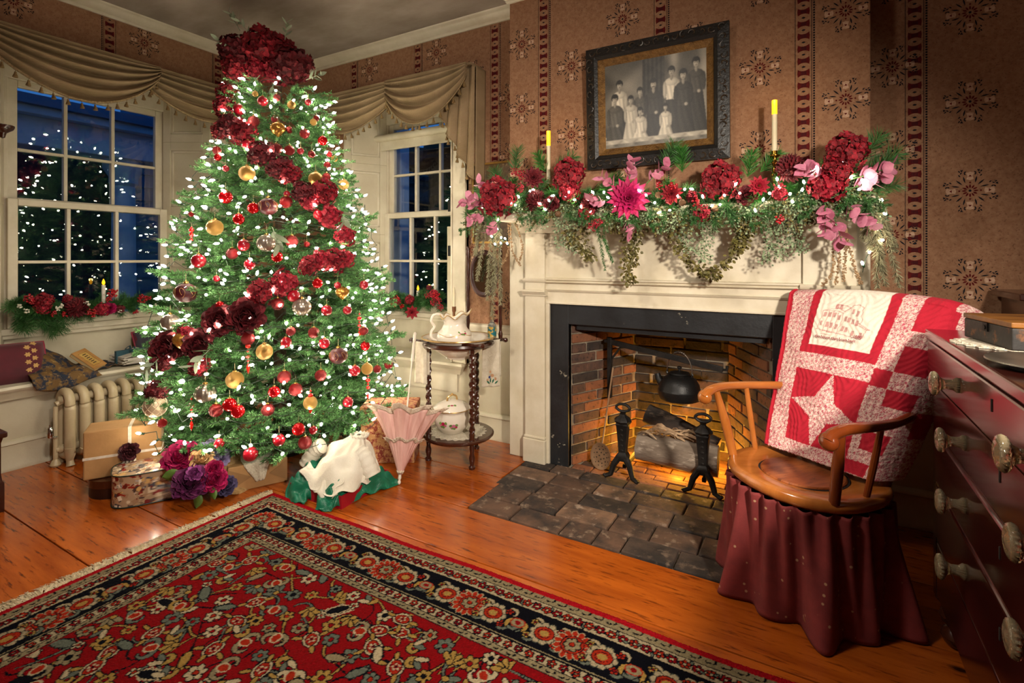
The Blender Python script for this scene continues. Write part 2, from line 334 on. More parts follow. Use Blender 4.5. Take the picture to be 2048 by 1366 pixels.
# casing on the room face beside the back window, folded shutter leaves standing off it, and the left window's casing
cas = MB().bb(-2.058, -1.935, YW-.028, YW, ZL, 2.36).bb(-2.058, -2.045, YW-.036, YW, ZL, 2.36).bb(-1.952, -1.935, YW-.04, YW, ZL, 2.36)
cas.build('casing', cream2, w2, 0, bevel=.004)
MB().bb(-2.135, -2.075, YW+.03, YW+.09, ZL+.01, 1.36).build('shutter_leaf', cream, w2, 0, bevel=.003)
MB().bb(-2.105, -2.062, YW+.03, YW+.08, 1.365, 2.3).build('shutter_leaf', cream, w2, 0, bevel=.003)
iron = mat('black_iron', '1b1a19', '2c2825', ns=30, rough=.55, metal=.6, bump=.12, bs=120)
for z in (1.16, 1.28+.18): MB().bb(-2.125, -2.085, YW+.024, YW+.03, z, z+.07).build('hinge', iron, w2, 0, bevel=.002)
cas = MB().bb(XL-.0, XL+.028, N1['f0']-.11, N1['f0'], ZL, 2.36).bb(XL, XL+.028, N1['f1'], N1['f1']+.11, ZL, 2.36); cas.build('casing', cream2, w1, 0, bevel=.004)
# ---- stencilled wallpaper print: border of bow ties and corner medallions, thin printed pieces on the paper
pr_red = mat('print_red', '5e1716', '4a1010', ns=90, rough=.85, spec=.15)
pr_navy = mat('print_navy', '15151c', '1d1b20', ns=90, rough=.85, spec=.15)
pr_white = mat('print_cream', 'c6a58c', 'b08b70', ns=90, rough=.85, spec=.15)
pr_tan = mat('print_tan', '8a5e3e', rough=.85, spec=.15)
def poly2(m, pts, mi, k=.0006): m.add([(x, z, k) for x, z in pts], [tuple(range(len(pts)))], mi)
def leafpts(x, z, a, L, w, n=6):
    t = np.linspace(0, 1, n); s_ = w*np.sin(PI*t); c_, s2 = cos(a), sin(a)
    up = [(x+c_*L*q-s2*h, z+s2*L*q+c_*h) for q, h in zip(t, s_)]; dn = [(x+c_*L*q+s2*h, z+s2*L*q-c_*h) for q, h in zip(t[1:-1], s_[1:-1])]
    return up+dn[::-1]
def medallion():
    m = MB(); R_ = .083
    for k in range(12):
        a = 2*PI*k/12; poly2(m, leafpts(.010*cos(a), .010*sin(a), a, .017, .0034), 0)
    poly2(m, [(.005*cos(t), .005*sin(t)) for t in np.linspace(0, 2*PI, 9)[:-1]], 1)
    for k in range(4):
        a = PI/2*k; ca, sa = cos(a), sin(a)
        poly2(m, [(.034*ca+.0035*cos(t), .034*sa+.0035*sin(t)) for t in np.linspace(0, 2*PI, 9)[:-1]], 0)
        T = lambda x, y: (x*ca-y*sa, x*sa+y*ca)
        poly2(m, [T(*q) for q in ((.047, -.012), (.06, -.008), (.074, -.013), (.078, 0), (.074, .013), (.06, .008), (.047, .012), (.044, 0))], 2)
        poly2(m, [T(*q) for q in ((.058, -.006), (.066, 0), (.058, .006))], 0, .0009)
        b = a+PI/4
        for da, r0, L, dr in ((0, .034, .03, 0), (.33, .036, .028, .5), (-.33, .036, .028, -.5)):
            poly2(m, leafpts(r0*cos(b+da), r0*sin(b+da), b+da*1.0+dr*.5, L, .0028), 1)
        for sg in (-1, 1):          # curled sprays at the corner
            for q in range(7):
                t = q/6; ang = b+sg*(.30+.26*t); rr = .066+.018*sin(t*PI)
                poly2(m, leafpts(rr*cos(ang), rr*sin(ang), ang+sg*(1.0 if q % 2 else -.2), .011, .0026, 4), 1)
    return m.mesh('medallion', [pr_red, pr_navy, pr_white], 0)
MED = medallion()
def border_mesh(z0, z1):
    m = MB(); sp = .054; z = z0
    while z < z1-.03:
        bw = [(-.022, -.017), (-.017, -.0135), (-.009, -.010), (0, -.009), (.009, -.010), (.017, -.0135), (.022, -.017), (.024, 0), (.022, .017), (.017, .0135), (.009, .010), (0, .009), (-.009, .010), (-.017, .0135), (-.022, .017), (-.024, 0)]
        poly2(m, [(x, z+.02+y) for x, y in bw], 0)
        for q in range(5): x = (q-2)*.0045; poly2(m, [(x-.0008, z+.013), (x+.0008, z+.013), (x+.0008, z+.027), (x-.0008, z+.027)], 1, .0009)
        poly2(m, leafpts(-.008, z+.047, 0, .016, .004), 1)
        z += sp
    for x, w, st in ((-.032, .0018, .006), (.031, .0018, .006), (.040, .0035, .011)):
        z = z0
        while z < z1: poly2(m, [(x-w, z), (x+w, z), (x+w, min(z1, z+st*.66)), (x-w, min(z1, z+st*.66))], 1); z += st
    return m.mesh('stencil_border', [pr_red, pr_navy], 0)
MY = Matrix(((1,0,0,0), (0,0,-1,0), (0,1,0,0), (0,0,0,1)))             # print plane facing -Y
MX = Matrix(((0,0,1,0), (-1,0,0,0), (0,1,0,0), (0,0,0,1)))            # facing +X
def put(me, wall, name, M, loc): o = obj(name, me, wall); o.matrix_world = Matrix.Translation(loc) @ M; return o
bm_hi = border_mesh(1.40, 2.625); bm_lo = border_mesh(.73, 2.625); bm_top = border_mesh(2.30, 2.625)
for x in (-1.305, -.652, -.03): put(bm_hi, wc, 'stencil_border', MY, (x, YB, 0))
for x in (-1.735, .382, 1.02): put(bm_lo, wb, 'stencil_border', MY, (x, YW, 0))
for x in (-2.988, -2.366): put(bm_top, wb, 'stencil_border', MY, (x, YW, 0))
for y in (.86, 1.515, 2.19): put(bm_top if y > .9 else bm_lo, wl, 'stencil_border', MX, (XL, y, 0))
def meds(wall, M, pts):
    for p in pts: put(MED, wall, 'stencil_medallion', M, p)
A_ = [2.387-.374*k for k in range(3)]; B_ = [2.572-.374*k for k in range(4)]
meds(wc, MY, [(x, YB, z) for x in (-1.135, -.49, .146-.02) for z in [2.197-.376*k for k in range(-1, 3)] if z > 1.45 and z < 2.55 and x < .13] )
meds(wc, MY, [(x, YB, z) for x in (-.848, -.203) for z in [2.387-.372*k for k in range(3)]])
meds(wc, MY, [(-1.445, YB, z) for z in (2.38, 2.007, 1.634)])
meds(wb, MY, [(-2.827, YW, 2.537), (-2.202, YW, 2.541), (-1.906, YW, 2.343), (-2.53, YW, 2.343), (-1.62, YW, 2.15), (-1.62, YW, 1.78), (-1.906, YW, 1.20), (-1.62, YW, .85)])
meds(wb, MY, [(.563, YW, 1.79+.366*k) for k in range(-2, 3)]+[(.305, YW, 1.98+.366*k) for k in range(-3, 2)]+[(1.19, YW, 1.6+.366*k) for k in range(-2, 3)])
meds(wl, MX, [(XL, 1.708, 2.546), (XL, 1.07, 2.546), (XL, 2.38, 2.546)])
# ---- outside at dusk: porch of the house next door
ext_w = mat('porch_white', 'c0cbd6', 'a8b6c4', ns=6, rough=.8); ext_b = mat('siding_blue', '54708c', '4a6480', ns=4, rough=.85); ext_d = mat('dark_house_front', '10161d', '182029', ns=3, rough=.9); soil = mat('night_ground', '101512', '1c241a', ns=3, rough=1)
struct(MB().bb(-14, XL-.5, -8, 12, -.75, -.7).bb(XL-.5, 6, YW+.6, 14, -.75, -.7).build('ground', soil, smooth=0))
pr = thing('porch', 'dusk-blue wooden porch with column outside the tall window', 'porch', (-5.9, 2.5, -.7))
MB().lathe([(.16, 0), (.16, .12), (.11, .16), (.105, 1.4), (.095, 2.55), (.12, 2.58), (.12, 2.64), (.17, 2.72), (.17, 2.8)], 20).build('column', ext_w, pr)
MB().bb(-.2, .2, -4.5, .4, 2.8, 3.05).bb(-.3, .3, -4.5, .5, 3.05, 3.12).build('beam', ext_w, pr, 0, bevel=.01)
MB().bb(-1.3, .35, -4.5, .6, 3.12, 3.2).build('eave', ext_b, pr, 0)
MB().bb(-.12, .12, -4.5, .3, .02, .1).build('porch_deck', ext_b, pr, 0)
hs = thing('neighbouring_house', 'blue clapboard house wall beyond the porch column', 'house', (-7.2, 2.75, -.7))
MB().bb(-.2, .0, .35, 3.0, 0, 4.2).build('wall_core', ext_b, hs, 0); MB().bb(-.6, -.4, -6.5, .36, 0, 3.25).build('recessed_front', ext_d, hs, 0)
for k in range(26): MB().add([(0, .35, k*.16), (.03, .35, k*.16), (.012, .35, k*.16+.16), (0, .35, k*.16+.16), (0, 3.0, k*.16), (.03, 3.0, k*.16), (.012, 3.0, k*.16+.16), (0, 3.0, k*.16+.16)], [(0,1,2,3), (4,7,6,5), (1,5,6,2), (0,4,5,1), (3,2,6,7)]).build('clapboard', ext_b, hs, 0)
pc = thing('porch_post', 'pale square porch post outside the window beside the fireplace', 'post', (-3.56, 3.9, -.7))
MB().bb(-.07, .07, -.07, .07, 0, 3.4).build('shaft', ext_w, pc, 0, bevel=.01); MB().bb(-.1, .1, -.1, .1, 0, .15).build('plinth', ext_w, pc, 0); MB().bb(-.1, .1, -.1, .1, 3.3, 3.42).build('capital', ext_w, pc, 0)

hd = thing('evergreen_hedge', 'dark evergreen hedge outside the window beside the fireplace', 'hedge', (-4.6, 6.4, -.7)); hr = np.random.default_rng(2); hq = hr.uniform(0, 6, 8)
def hedge(a, b):
    x = -4.6+9.2*a; z = 3.9*b; bump = .18*sin(5*x+hq[0])*sin(4*z+hq[1])+.10*sin(11*x+hq[2]+3*z)+.06*sin(23*z+7*x)+hr.uniform(-.05, .05); return (x, -.35+bump+(.9*max(0, b-.85)/.15)**2*.6, z+.25*sin(2.1*x+hq[3])*b)
MB().grid(110, 60, hedge).bb(-4.6, 4.6, .2, 1.0, 0, 3.3).build('hedge_foliage', mat('hedge_leaf', '16241a', '0c140e', ns=9, rough=.95, bump=.8, bs=30, c3='24352a'), hd, 60)
# ================================================================ FIREPLACE
brickm = [mat('brick_soot_%d' % i, c, c2, ns=14, nd=6, rough=.9, bump=.35, bs=60, orand=.12, c3=c3) for i, (c, c2, c3) in enumerate([
    ('40302a', '5c4032', '1e1815'), ('70452e', '825236', '2b1d16'), ('231d1b', '3c302a', '100d0c'), ('7d5035', '94603e', '432b1d')])]
mortar = mat('mortar', '9b8d78', '5d5245', ns=9, rough=.95, bump=.4, bs=70)
FB = [(-1.15, YB+.03), (-.935, 3.12), (-.40, 3.12), (-.152, YB+.03)]
wf = struct(obj('wall_firebox', None))
mm = MB()
for (x0, y0), (x1, y1) in zip(FB, FB[1:]):
    d = Vector((x1-x0, y1-y0, 0)); n = Vector((d.y, -d.x, 0)).normalized()
    if n.dot(Vector((-.65, 2.5, 0))-Vector((x0, y0, 0))) < 0: n = -n
    c = Vector((x0, y0, 0))+d/2; M = Matrix((d.normalized(), n, Vector((0,0,1)))).transposed()
    mm.obb(c-n*.05+Vector((0,0,.5)), (d.length+.06, .1, 1.06), M)
mm.bb(-1.2, -.1, YB+.06, 3.2, .99, 1.05)
mm.build('mortar_bed', mortar, wf, 0)
def brickwall(p, q, H, bl=.2, ch=.056, j=.009, pal=(0, 1, 2), seed=0):
    rs = random.Random(seed); p = Vector((p[0], p[1], 0)); q = Vector((q[0], q[1], 0)); d = q-p; L = d.length; d.normalize(); n = Vector((d.y, -d.x, 0))
    if n.dot(Vector((-.65, 2.5, 0))-p) < 0: n = -n
    M = Matrix((d, n, Vector((0,0,1)))).transposed(); k = 0; z = .004
    while z < H:
        x = -(bl/2 if k % 2 else 0)+rs.uniform(-.02, .02)
        while x < L:
            a = max(x+j/2, .003); b = min(x+bl-j/2, L-.003)
            if b-a > .025:
                h = ch-j; pr = .006+rs.uniform(0, .006)
                o = MB().obb(p+d*(a+b)/2+n*(pr/2-.01)+Vector((0,0,z+h/2)), (b-a, .02+pr, h), M @ Matrix.Rotation(rs.uniform(-.012, .012), 3, 'Y')).build('brick', brickm[rs.choice(pal)], wf, 0, bevel=.003)
            x += bl+rs.uniform(-.012, .012)
        z += ch; k += 1
brickwall(FB[0], FB[1], .97, pal=(0, 2, 1, 0, 1), seed=1); brickwall(FB[1], FB[2], .97, pal=(2, 0, 2, 2), seed=2); brickwall(FB[2], FB[3], .97, pal=(0, 1, 1, 0), seed=3)
# black painted surround with the lintel iron
blackp = mat('black_chipped_paint', '17181a', '232528', ns=7, rough=.42, bump=.12, bs=40)
N, Lk, B = nodes_of(blackp); nz = N.new('ShaderNodeTexNoise'); nz.inputs['Scale'].default_value = 11; nz.inputs['Detail'].default_value = 9; nz.inputs['Roughness'].default_value = .72
mp = N.new('ShaderNodeMapping'); mp.inputs['Scale'].default_value = (1, 1, 1.3); tc = N.new('ShaderNodeTexCoord'); Lk.new(tc.outputs['Object'], mp.inputs[0]); Lk.new(mp.outputs[0], nz.inputs['Vector'])
mr = N.new('ShaderNodeMapRange'); mr.inputs[1].default_value = .635; mr.inputs[2].default_value = .65; Lk.new(nz.outputs[0], mr.inputs[0])
mx = N.new('ShaderNodeMix'); mx.data_type = 'RGBA'; old = B.inputs['Base Color'].links[0].from_socket; mx.inputs[7].default_value = hx('8f8878')+(1,); Lk.new(mr.outputs[0], mx.inputs[0]); Lk.new(old, mx.inputs[6]); Lk.new(mx.outputs[2], B.inputs['Base Color'])
mantel = struct(obj('trim_9', None)); mantel['label'] = 'cream painted wooden mantelpiece surround'
MB().bb(-1.26, -1.15, YB-.008, YB+.035, 0, .892).bb(-.152, -.045, YB-.008, YB+.035, 0, .892).bb(-1.15, -.152, YB-.008, YB+.035, .785, .892).build('painted_slip', blackp, mantel, 0, bevel=.003)
MB().bb(-1.12, -.18, YB+.03, YB+.10, .752, .79).build('lintel_bar', blackp, mantel, 0, bevel=.003)
# pilasters, frieze, shelf
def pil(x0, x1):
    MB().bb(x0, x1, YB-.036, YB, 0, 1.30).build('pilaster', cream2, mantel, 0, bevel=.003)
    MB().bb(x0-.008, x1+.008, YB-.05, YB, 0, .135).bb(x0-.004, x1+.004, YB-.044, YB, .135, .15).build('plinth_block', cream2, mantel, 0, bevel=.005)
    cap = [(0, 0), (.042, 0), (.046, .01), (.05, .012), (.055, .022), (.06, .024), (.06, .034), (0, .034)]
    MB().sweep(cap, (x0-.012, YB, .935), (x1+.012, YB, .935), (0,-1,0)).build('necking', cream2, mantel, 40)
    MB().sweep([(0, 0), (.042, 0), (.05, .008), (.052, .02), (0, .024)], (x0-.01, YB, 1.012), (x1+.01, YB, 1.012), (0,-1,0)).build('necking', cream2, mantel, 40)
pil(-1.405, -1.282); pil(-.033, .164)
MB().bb(-1.282, -.033, YB-.016, YB, .905, 1.30).build('frieze_board', cream2, mantel, 0)
MB().sweep([(.016, 0), (.026, 0), (.034, .006), (.026, .012), (.038, .02), (.038, .026), (.016, .03)], (-1.282, YB, 1.008), (-.033, YB, 1.008), (0,-1,0)).build('frieze_moulding', cream2, mantel, 40)
MB().sweep([(.016, 0), (.022, 0), (.03, .01), (.016, .012)], (-1.282, YB, .962), (-.033, YB, .962), (0,-1,0)).build('frieze_moulding', cream2, mantel, 40)
fm = MB()
for a, b in (((-1.282, YB-.018, 0), (-1.282, YB-.018, .905)), ((-.033, YB-.018, 0), (-.033, YB-.018, .905))):
    x = a[0]; fm.bb(min(x, x+.022 if x < -1 else x-.022), max(x, x+.022 if x < -1 else x-.022), YB-.022, YB, 0, .905)
fm.bb(-1.282, -.033, YB-.024, YB, .893, .907); fm.build('architrave_bead', cream2, mantel, 0, bevel=.004)
bed = [(0, 0), (.05, 0), (.055, .012), (.07, .02), (.085, .04), (.1, .048), (.105, .06), (0, .06)]
MB().sweep(bed, (-1.44, YB, 1.285), (.20, YB, 1.285), (0,-1,0)).build('bed_moulding', cream2, mantel, 40)
MB().bb(-1.475, .225, YB-.20, YB, 1.345, 1.388).build('mantel_shelf', cream2, mantel, 0, bevel=.008)
# ---- hearth of old brick tiles
hearth = struct(MB().bb(-1.372, .08, 1.95, 2.304, -.05, -.012).bb(-1.40, .08, 2.303, 3.2, -.05, -.012).build('floor_hearth', mortar, smooth=0))
tilem = [mat('hearth_tile_%d' % i, a, b, ns=7, nd=9, rough=.85, bump=.3, bs=45, orand=.15, c3=c, lo=.38, hi=.62) for i, (a, b, c) in enumerate([('5e4433', '2c221c', '85705c'), ('7a5c46', '3f3128', '988370'), ('4a3a2f', '231c18', '6d5a4a')])]
rs = random.Random(5)
rows = [1.953, 2.085, 2.235, 2.37, 2.50, 2.60]
for r, (a, b) in enumerate(zip(rows, rows[1:])):
    x = -1.37 if b < 2.31 else -1.398; x0_ = x; xe = .076
    while x < xe-.05:
        w = rs.uniform(.17, .25)*(.6 if (r == 0 and rs.random() < .15) else 1); e = min(x+w, xe)
        if b > 2.55: e = min(e, xe)
        dz = rs.uniform(-.003, .003)
        MB().bb(x+.004, e-.004, a+.004, b-.004, -.03, .004+dz).build('tile', tilem[rs.choice((0, 0, 1, 2))], hearth, 0, bevel=.005)
        x = e
for r in range(8):                  # brick floor of the firebox
    y0 = 2.605+r*.064; y1 = y0+.064; t = max(0, (y1-2.64)/.48)
    xa = -1.15+.215*t; xb = -.152-.248*t; x = xa+(0 if r % 2 else -.09)
    while x < xb:
        a = max(x, xa); b = min(x+.2, xb)
        if b-a > .03: MB().bb(a+.003, b-.003, y0+.003, y1-.003, -.03, .003+rs.uniform(-.002, .003)).build('tile', brickm[rs.choice((0, 1, 3))], hearth, 0, bevel=.004)
        x += .2
# ---- andirons
def andiron(loc, label):
    t = thing('andiron', label, 'andiron', loc, 0, 'cast iron andirons')
    for s_ in (-1, 1):
        MB().tube([(0, 0, .115), (s_*.018, -.012, .112), (s_*.042, -.02, .075), (s_*.058, -.025, .022), (s_*.085, -.034, .011), (s_*.092, -.036, .02)], [.016, .018, .016, .013, .011, .008], 8).build('leg', iron, t)
    m = MB(); P = [(.036, .095), (.042, .118), (.036, .13), (.027, .14), (.031, .19), (.040, .275), (.045, .283), (.040, .292)]
    m.lathe(P, 4, ax=rot('Z', 45).to_3x3()); m.build('post', iron, t, 30, bevel=.003)
    m = MB()
    for k in range(5): m.ball((0, -.0195-.0018*k, .15+.027*k), .007, 6, sc=(1.3, .5, 1))
    m.build('cast_ornament', iron, t)
    MB().lathe([(.036, .290), (.044, .302), (.036, .314), (.02, .325), (.012, .335), (.016, .34)], 16, fl=lambda a, q: 1+.08*cos(8*a)).build('finial_base', iron, t)
    pts = [(.034*cos(a)*(1 if abs(cos(a)) < .9 else 1.05), 0, .367+.019*sin(a)) for a in np.linspace(0, 2*PI, 25)]
    MB().tube(pts, .0075, 8, cap=False).build('ring_handle', iron, t)
    MB().bar((0, .02, .055), (0, .34, .055), .02, .02).bar((0, .335, 0), (0, .335, .055), .02, .02).build('log_bar', iron, t, 0, bevel=.003)
    return t
andiron((-.845, 2.605, .004), 'black cast iron andiron nearer the brass skimmer, ring handle on top')
andiron((-.455, 2.635, .004), 'black cast iron andiron nearer the rocking chair, ring handle on top')
# ---- logs
bark = mat('log_bark', 'a39382', '6a5b4e', ns=9, nd=8, rough=.95, bump=.9, bs=34, stretch=(.35, 1, 1), c3='c2b2a0'); logend = mat('log_end', 'a88a68', '7d6448', ns=20, rough=.9)
char = mat('charred_wood', '3a2f28', '1b1613', ns=8, rough=.95, bump=.8, bs=40, stretch=(.4, 1, 1), c3='6b5a4b')
def log(name, label, p, q, r, m_, seed):
    p = Vector(p); q = Vector(q); t = thing(name, label, 'log', p); d = q-p; rs = random.Random(seed); n = 22; K = 14; vs = []; T = d.normalized(); nx = T.orthogonal().normalized(); ny = T.cross(nx)
    ph = [rs.uniform(0, 6) for _ in range(6)]
    def pt(i, j):
        a = 2*PI*j/n; s_ = i/(K-1); rr = r*(1+.06*sin(3*a+ph[0]+s_*2)+.03*sin(7*a+ph[1]-s_*5)+.05*sin(5*s_+ph[2])+rs.uniform(-.02, .02)); return d*s_+(nx*cos(a)+ny*sin(a))*rr
    vs = [pt(i, j) for i in range(K) for j in range(n)]
    MB().add(vs, [(i*n+j, i*n+(j+1)%n, (i+1)*n+(j+1)%n, (i+1)*n+j) for i in range(K-1) for j in range(n)]).build('bark', m_, t, 60)
    for i in (0, K-1): MB().add([d*(i/(K-1))+(Vector(v)-d*(i/(K-1)))*.985 for v in vs[i*n:(i+1)*n]], [tuple(range(n))]).build('cut_end', logend, t, 0)
    return t
log('log', 'thick grey-barked log lying across the andirons', (-.80, 2.715, .145), (-.40, 2.735, .14), .074, bark, 1)
log('log', 'charred half-burnt log leaning behind the grey log', (-.80, 2.90, .27), (-.42, 2.86, .16), .052, char, 2)
husk = mat('dry_bark_strip', 'b79a78', '7c6249', ns=30, rough=.9, bump=.5, bs=60, stretch=(1, 4, 4), island=.2)
t = thing('kindling', 'pale shredded bark kindling on top of the grey log', 'kindling', (-.62, 2.725, .215))
rs = random.Random(4)
for k in range(26):
    x = rs.uniform(-.14, .13); y = rs.uniform(-.05, .05); a = rs.uniform(-.5, .5); L = rs.uniform(.07, .15); w = rs.uniform(.005, .011); z0 = rs.uniform(.002, .022)
    pts = [(x-L/2*cos(a), y-L/2*sin(a), z0), (x, y, z0+rs.uniform(.01, .035)), (x+L/2*cos(a), y+L/2*sin(a), z0)]
    MB().tube([Vector(pts[0]), Vector(pts[0]).lerp(Vector(pts[1]), .6)+Vector((0,0,.006)), Vector(pts[1]), Vector(pts[1]).lerp(Vector(pts[2]), .5)+Vector((0,0,.005)), Vector(pts[2])], [w*.5, w, w, w*.9, w*.3], 5, flat=.35).build('strip', husk, t)
# amber bulb of the electric fire glow under the logs
amber = mat('amber_bulb', 'ffb040', emit='ffa020', es=30)
t = thing('fire_glow_lamp', 'amber electric glow lamp hidden under the logs', 'lamp', (-.60, 2.90, .003))
MB().bb(-.15, .15, -.03, .03, 0, .02).build('base', iron, t, 0, bevel=.003); MB().tube([(-.14, 0, .034), (.14, 0, .034)], .014, 10).build('bulb', amber, t)
for x, y, z, e in ((-.62, 2.97, .10, 7.0), (-.90, 2.92, .10, 2.0), (-.42, 2.90, .10, 3.5), (-.6, 2.75, .03, .9)):
    lamp('fire_glow_light', (x, y, z), e, (1, .50, .05), .03)
# ---- crane and kettle
t = thing('fireplace_crane', 'wrought iron swinging crane inside the fireplace', 'crane', (-.985, 2.80, 0))
MB().bb(-.012, .012, -.012, .012, .36, .70).build('upright', iron, t, 0, bevel=.002)
MB().bar((0, 0, .675), (.60, -.02, .585), .012, .030).build('arm', iron, t, 0, bevel=.002)
MB().tube([(0, 0, .47), (.012, 0, .58), (.06, 0, .645), (.12, 0, .66)], .007, 6).build('brace', iron, t)
MB().tube([(.60, -.02, .585), (.618, -.02, .587), (.62, -.02, .605)], .008, 6).build('hook_tip', iron, t)
MB().bb(-.03, .02, -.01, .03, .67, .685).build('bracket', iron, t, 0)
kt = thing('kettle', 'black cast iron kettle hanging from the fireplace crane', 'kettle', (-.60, 2.79, .40), rad(-14))
cast = mat('cast_iron_black', '121212', '1d1b1a', ns=30, rough=.42, metal=.35, bump=.12, bs=150)
MB().lathe([(.001, 0), (.08, 0), (.1, .008), (.108, .03), (.109, .055), (.104, .062), (.1, .085), (.082, .115), (.055, .133), (.045, .137)], 32).build('body', cast, kt)
lid = MB().lathe([(.052, .134), (.055, .14), (.05, .146), (.02, .153), (.006, .155), (.006, .165), (.012, .17), (.012, .176), (.001, .18)], 24).build('lid', cast, kt)
MB().tube([(-.06, 0, .055), (-.1, 0, .075), (-.122, 0, .1), (-.128, 0, .122)], [.036, .026, .018, .015], 12).build('spout', cast, kt)
for s_ in (-1, 1): MB().tube([(s_*.066, 0, .128), (s_*.072, 0, .142), (s_*.066, 0, .15)], .006, 6).build('ear', cast, kt)
wire = mat('steel_wire', '9a938a', rough=.3, metal=1)
pts = [(.07*cos(a)*(1 if sin(a) < .8 else 1), 0, .148+.105*sin(a)) for a in np.linspace(0, PI, 22)]
MB().tube(pts, .0032, 8).build('bail', wire, kt)
cp = []
for q in range(150):
    a = PI/2-.42+.84*q/149; r_ = .105; w = .0085; ph = 2*PI*q/12; rr = r_+w*cos(ph); cp.append((.07*cos(a)*rr/r_, w*sin(ph), .148+rr*sin(a)))
MB().tube(cp, .0018, 5).build('coil_grip', wire, kt)
# ---- skimmer
brass_d = mat('old_brass_ladle', 'a08062', '86684c', ns=14, rough=.5, metal=.55, bump=.1, bs=90)
sk = thing('skimmer', 'long-handled perforated skimmer leaning in the fireplace corner', 'skimmer', (-.985, 2.66, .075), rad(-20))
tilt = rot('X', 78)
m = MB()
m.lathe([(.001, -.012), (.035, -.010), (.058, -.003), (.068, .004), (.070, .006), (.066, .006), (.055, -.0005), (.033, -.0075), (.001, -.0095)], 36, ax=tilt.to_3x3()); m.build('bowl', brass_d, sk, 50)
hole = mat('dark_hole', '1a1410', rough=.9); hm = MB(); cnt = 0
for r_, n_ in ((.018, 5), (.036, 9), (.052, 13)):
    for q in range(n_):
        a = 2*PI*q/n_+r_*40; c = tilt @ Vector((r_*cos(a), r_*sin(a), -.0012-.0088*(1-(r_/.066)**2)+.0018)); hm.lathe([(.0001, 0), (.0034, 0), (.0034, .0016), (.0001, .0016)], 8, c=c, ax=tilt.to_3x3())
hm.build('perforation', hole, sk, 0)
top = Vector((-.015, .12, .46)); e0 = tilt @ Vector((0, .068, .004))
MB().tube([e0, e0+Vector((0, .008, .03)), e0.lerp(top, .5), top], [.006, .0045, .0045, .006], 8).build('handle', brass_d, sk)
# ---- brass candlesticks with tall candles
brass = mat('polished_brass', 'b98a3c', '9d7028', ns=12, rough=.22, metal=1)
wax = mat('candle_wax', 'd8cdb0', 'cfc19c', ns=8, rough=.4, sub=.3)
flame_m = mat('lit_candle_tip', 'ffb820', emit='ffae10', es=2.4)
def candlestick(loc, hs, hc, label):
    t = thing('candlestick', label, 'candlestick', loc, 0, 'brass candlesticks on the mantel')
    P = [(.045, 0), (.045, .006), (.04, .01), (.025, .016), (.012, .03), (.008, .045), (.014, .055), (.008, .065), (.007, .09), (.013, .105), (.016, .115), (.009, .125), (.007, .15), (.012, .165), (.008, .175), (.010, .185), (.022, .193), (.022, .197), (.012, .2), (.0115, .215), (.001, .215)]
    k = hs/.215; MB().lathe([(r, z*k) for r, z in P], 24).build('stick', brass, t)
    c = MB().lathe([(.0001, hs*.93), (.0105, hs*.93), (.0105, hs+hc*.72), (.0001, hs+hc*.72)], 16).build('candle', wax, t)
    MB().lathe([(.0001, hs+hc*.72), (.0105, hs+hc*.72), (.0105, hs+hc), (.008, hs+hc+.001), (.006, hs+hc-.004), (.0001, hs+hc-.004)], 16).build('lit_tip', flame_m, c)
    L = lamp('candle_light', (loc[0], loc[1]-.03, loc[2]+hs+hc), .25, (1, .62, .15), .012)
    return t
candlestick((onY(1097, 300, 2.46).x, 2.46, 1.388), .15, .28, 'brass candlestick with tall candle at the window end of the mantel')
candlestick((onY(1549, 300, 2.46).x, 2.46, 1.388), .215, .215, 'taller brass candlestick with candle at the rocking chair end of the mantel')
# ---- carved dark frame with the family photograph
carved = mat('carved_black_frame', '0c0907', '15100c', ns=14, rough=.45, bump=.3, bs=60)
gilt = mat('gilt_slip', '7d5a2a', '5b3d18', ns=40, rough=.5, metal=.5, bump=.6, bs=110)
scr = mat('carved_relief', '241b13', '3d2e1e', ns=30, rough=.4)
W_, H_ = .70, .625
fr = thing('family_photograph', 'carved black framed sepia family photograph leaning above the mantel', 'picture', (-.675, YB-.022, 1.612))
fr.rotation_euler = (rad(2.2), 0, 0)
def ringframe(m, w0, h0, w1, h1, ya, yb, cz):
    """bevelled rectangular ring from outer w0,h0 (depth ya) to inner w1,h1 (depth yb)"""
    o = [(-w0/2, -h0/2), (w0/2, -h0/2), (w0/2, h0/2), (-w0/2, h0/2)]; i = [(-w1/2, -h1/2), (w1/2, -h1/2), (w1/2, h1/2), (-w1/2, h1/2)]
    vs = [(x, ya, z+cz) for x, z in o]+[(x, yb, z+cz) for x, z in i]+[(x, 0, z+cz) for x, z in o]+[(x, 0, z+cz) for x, z in i]
    fs = [];
    for k in range(4): n = (k+1) % 4; fs += [(k, n, 4+n, 4+k), (k, 8+k, 8+n, n), (4+k, 4+n, 12+n, 12+k)]
    m.add(vs, fs)
cz = H_/2
m = MB(); ringframe(m, W_, H_, W_-.10, H_-.10, -.02, -.030, cz); ringframe(m, W_-.10, H_-.10, W_-.135, H_-.135, -.036, -.026, cz); m.build('outer_frame', carved, fr, 0)
m = MB(); ringframe(m, W_-.135, H_-.135, W_-.145, H_-.145, -.028, -.024, cz); ringframe(m, W_-.145, H_-.145, W_-.205, H_-.205, -.024, -.012, cz); m.build('gilt_slip', gilt, fr, 0)
def scroll(cx, czz, r, sgn, a0):
    pts = [(cx+r*(1-q/16)*cos(a0+sgn*q*.38), -.027-.002*sin(q), czz+r*(1-q/16)*sin(a0+sgn*q*.38)) for q in range(13)]; MB().tube(pts, [.0016+.0022*(1-abs(q/12-.4)) for q in range(13)], 5).build('carved_scroll', scr, fr, 60)
nx_ = 16
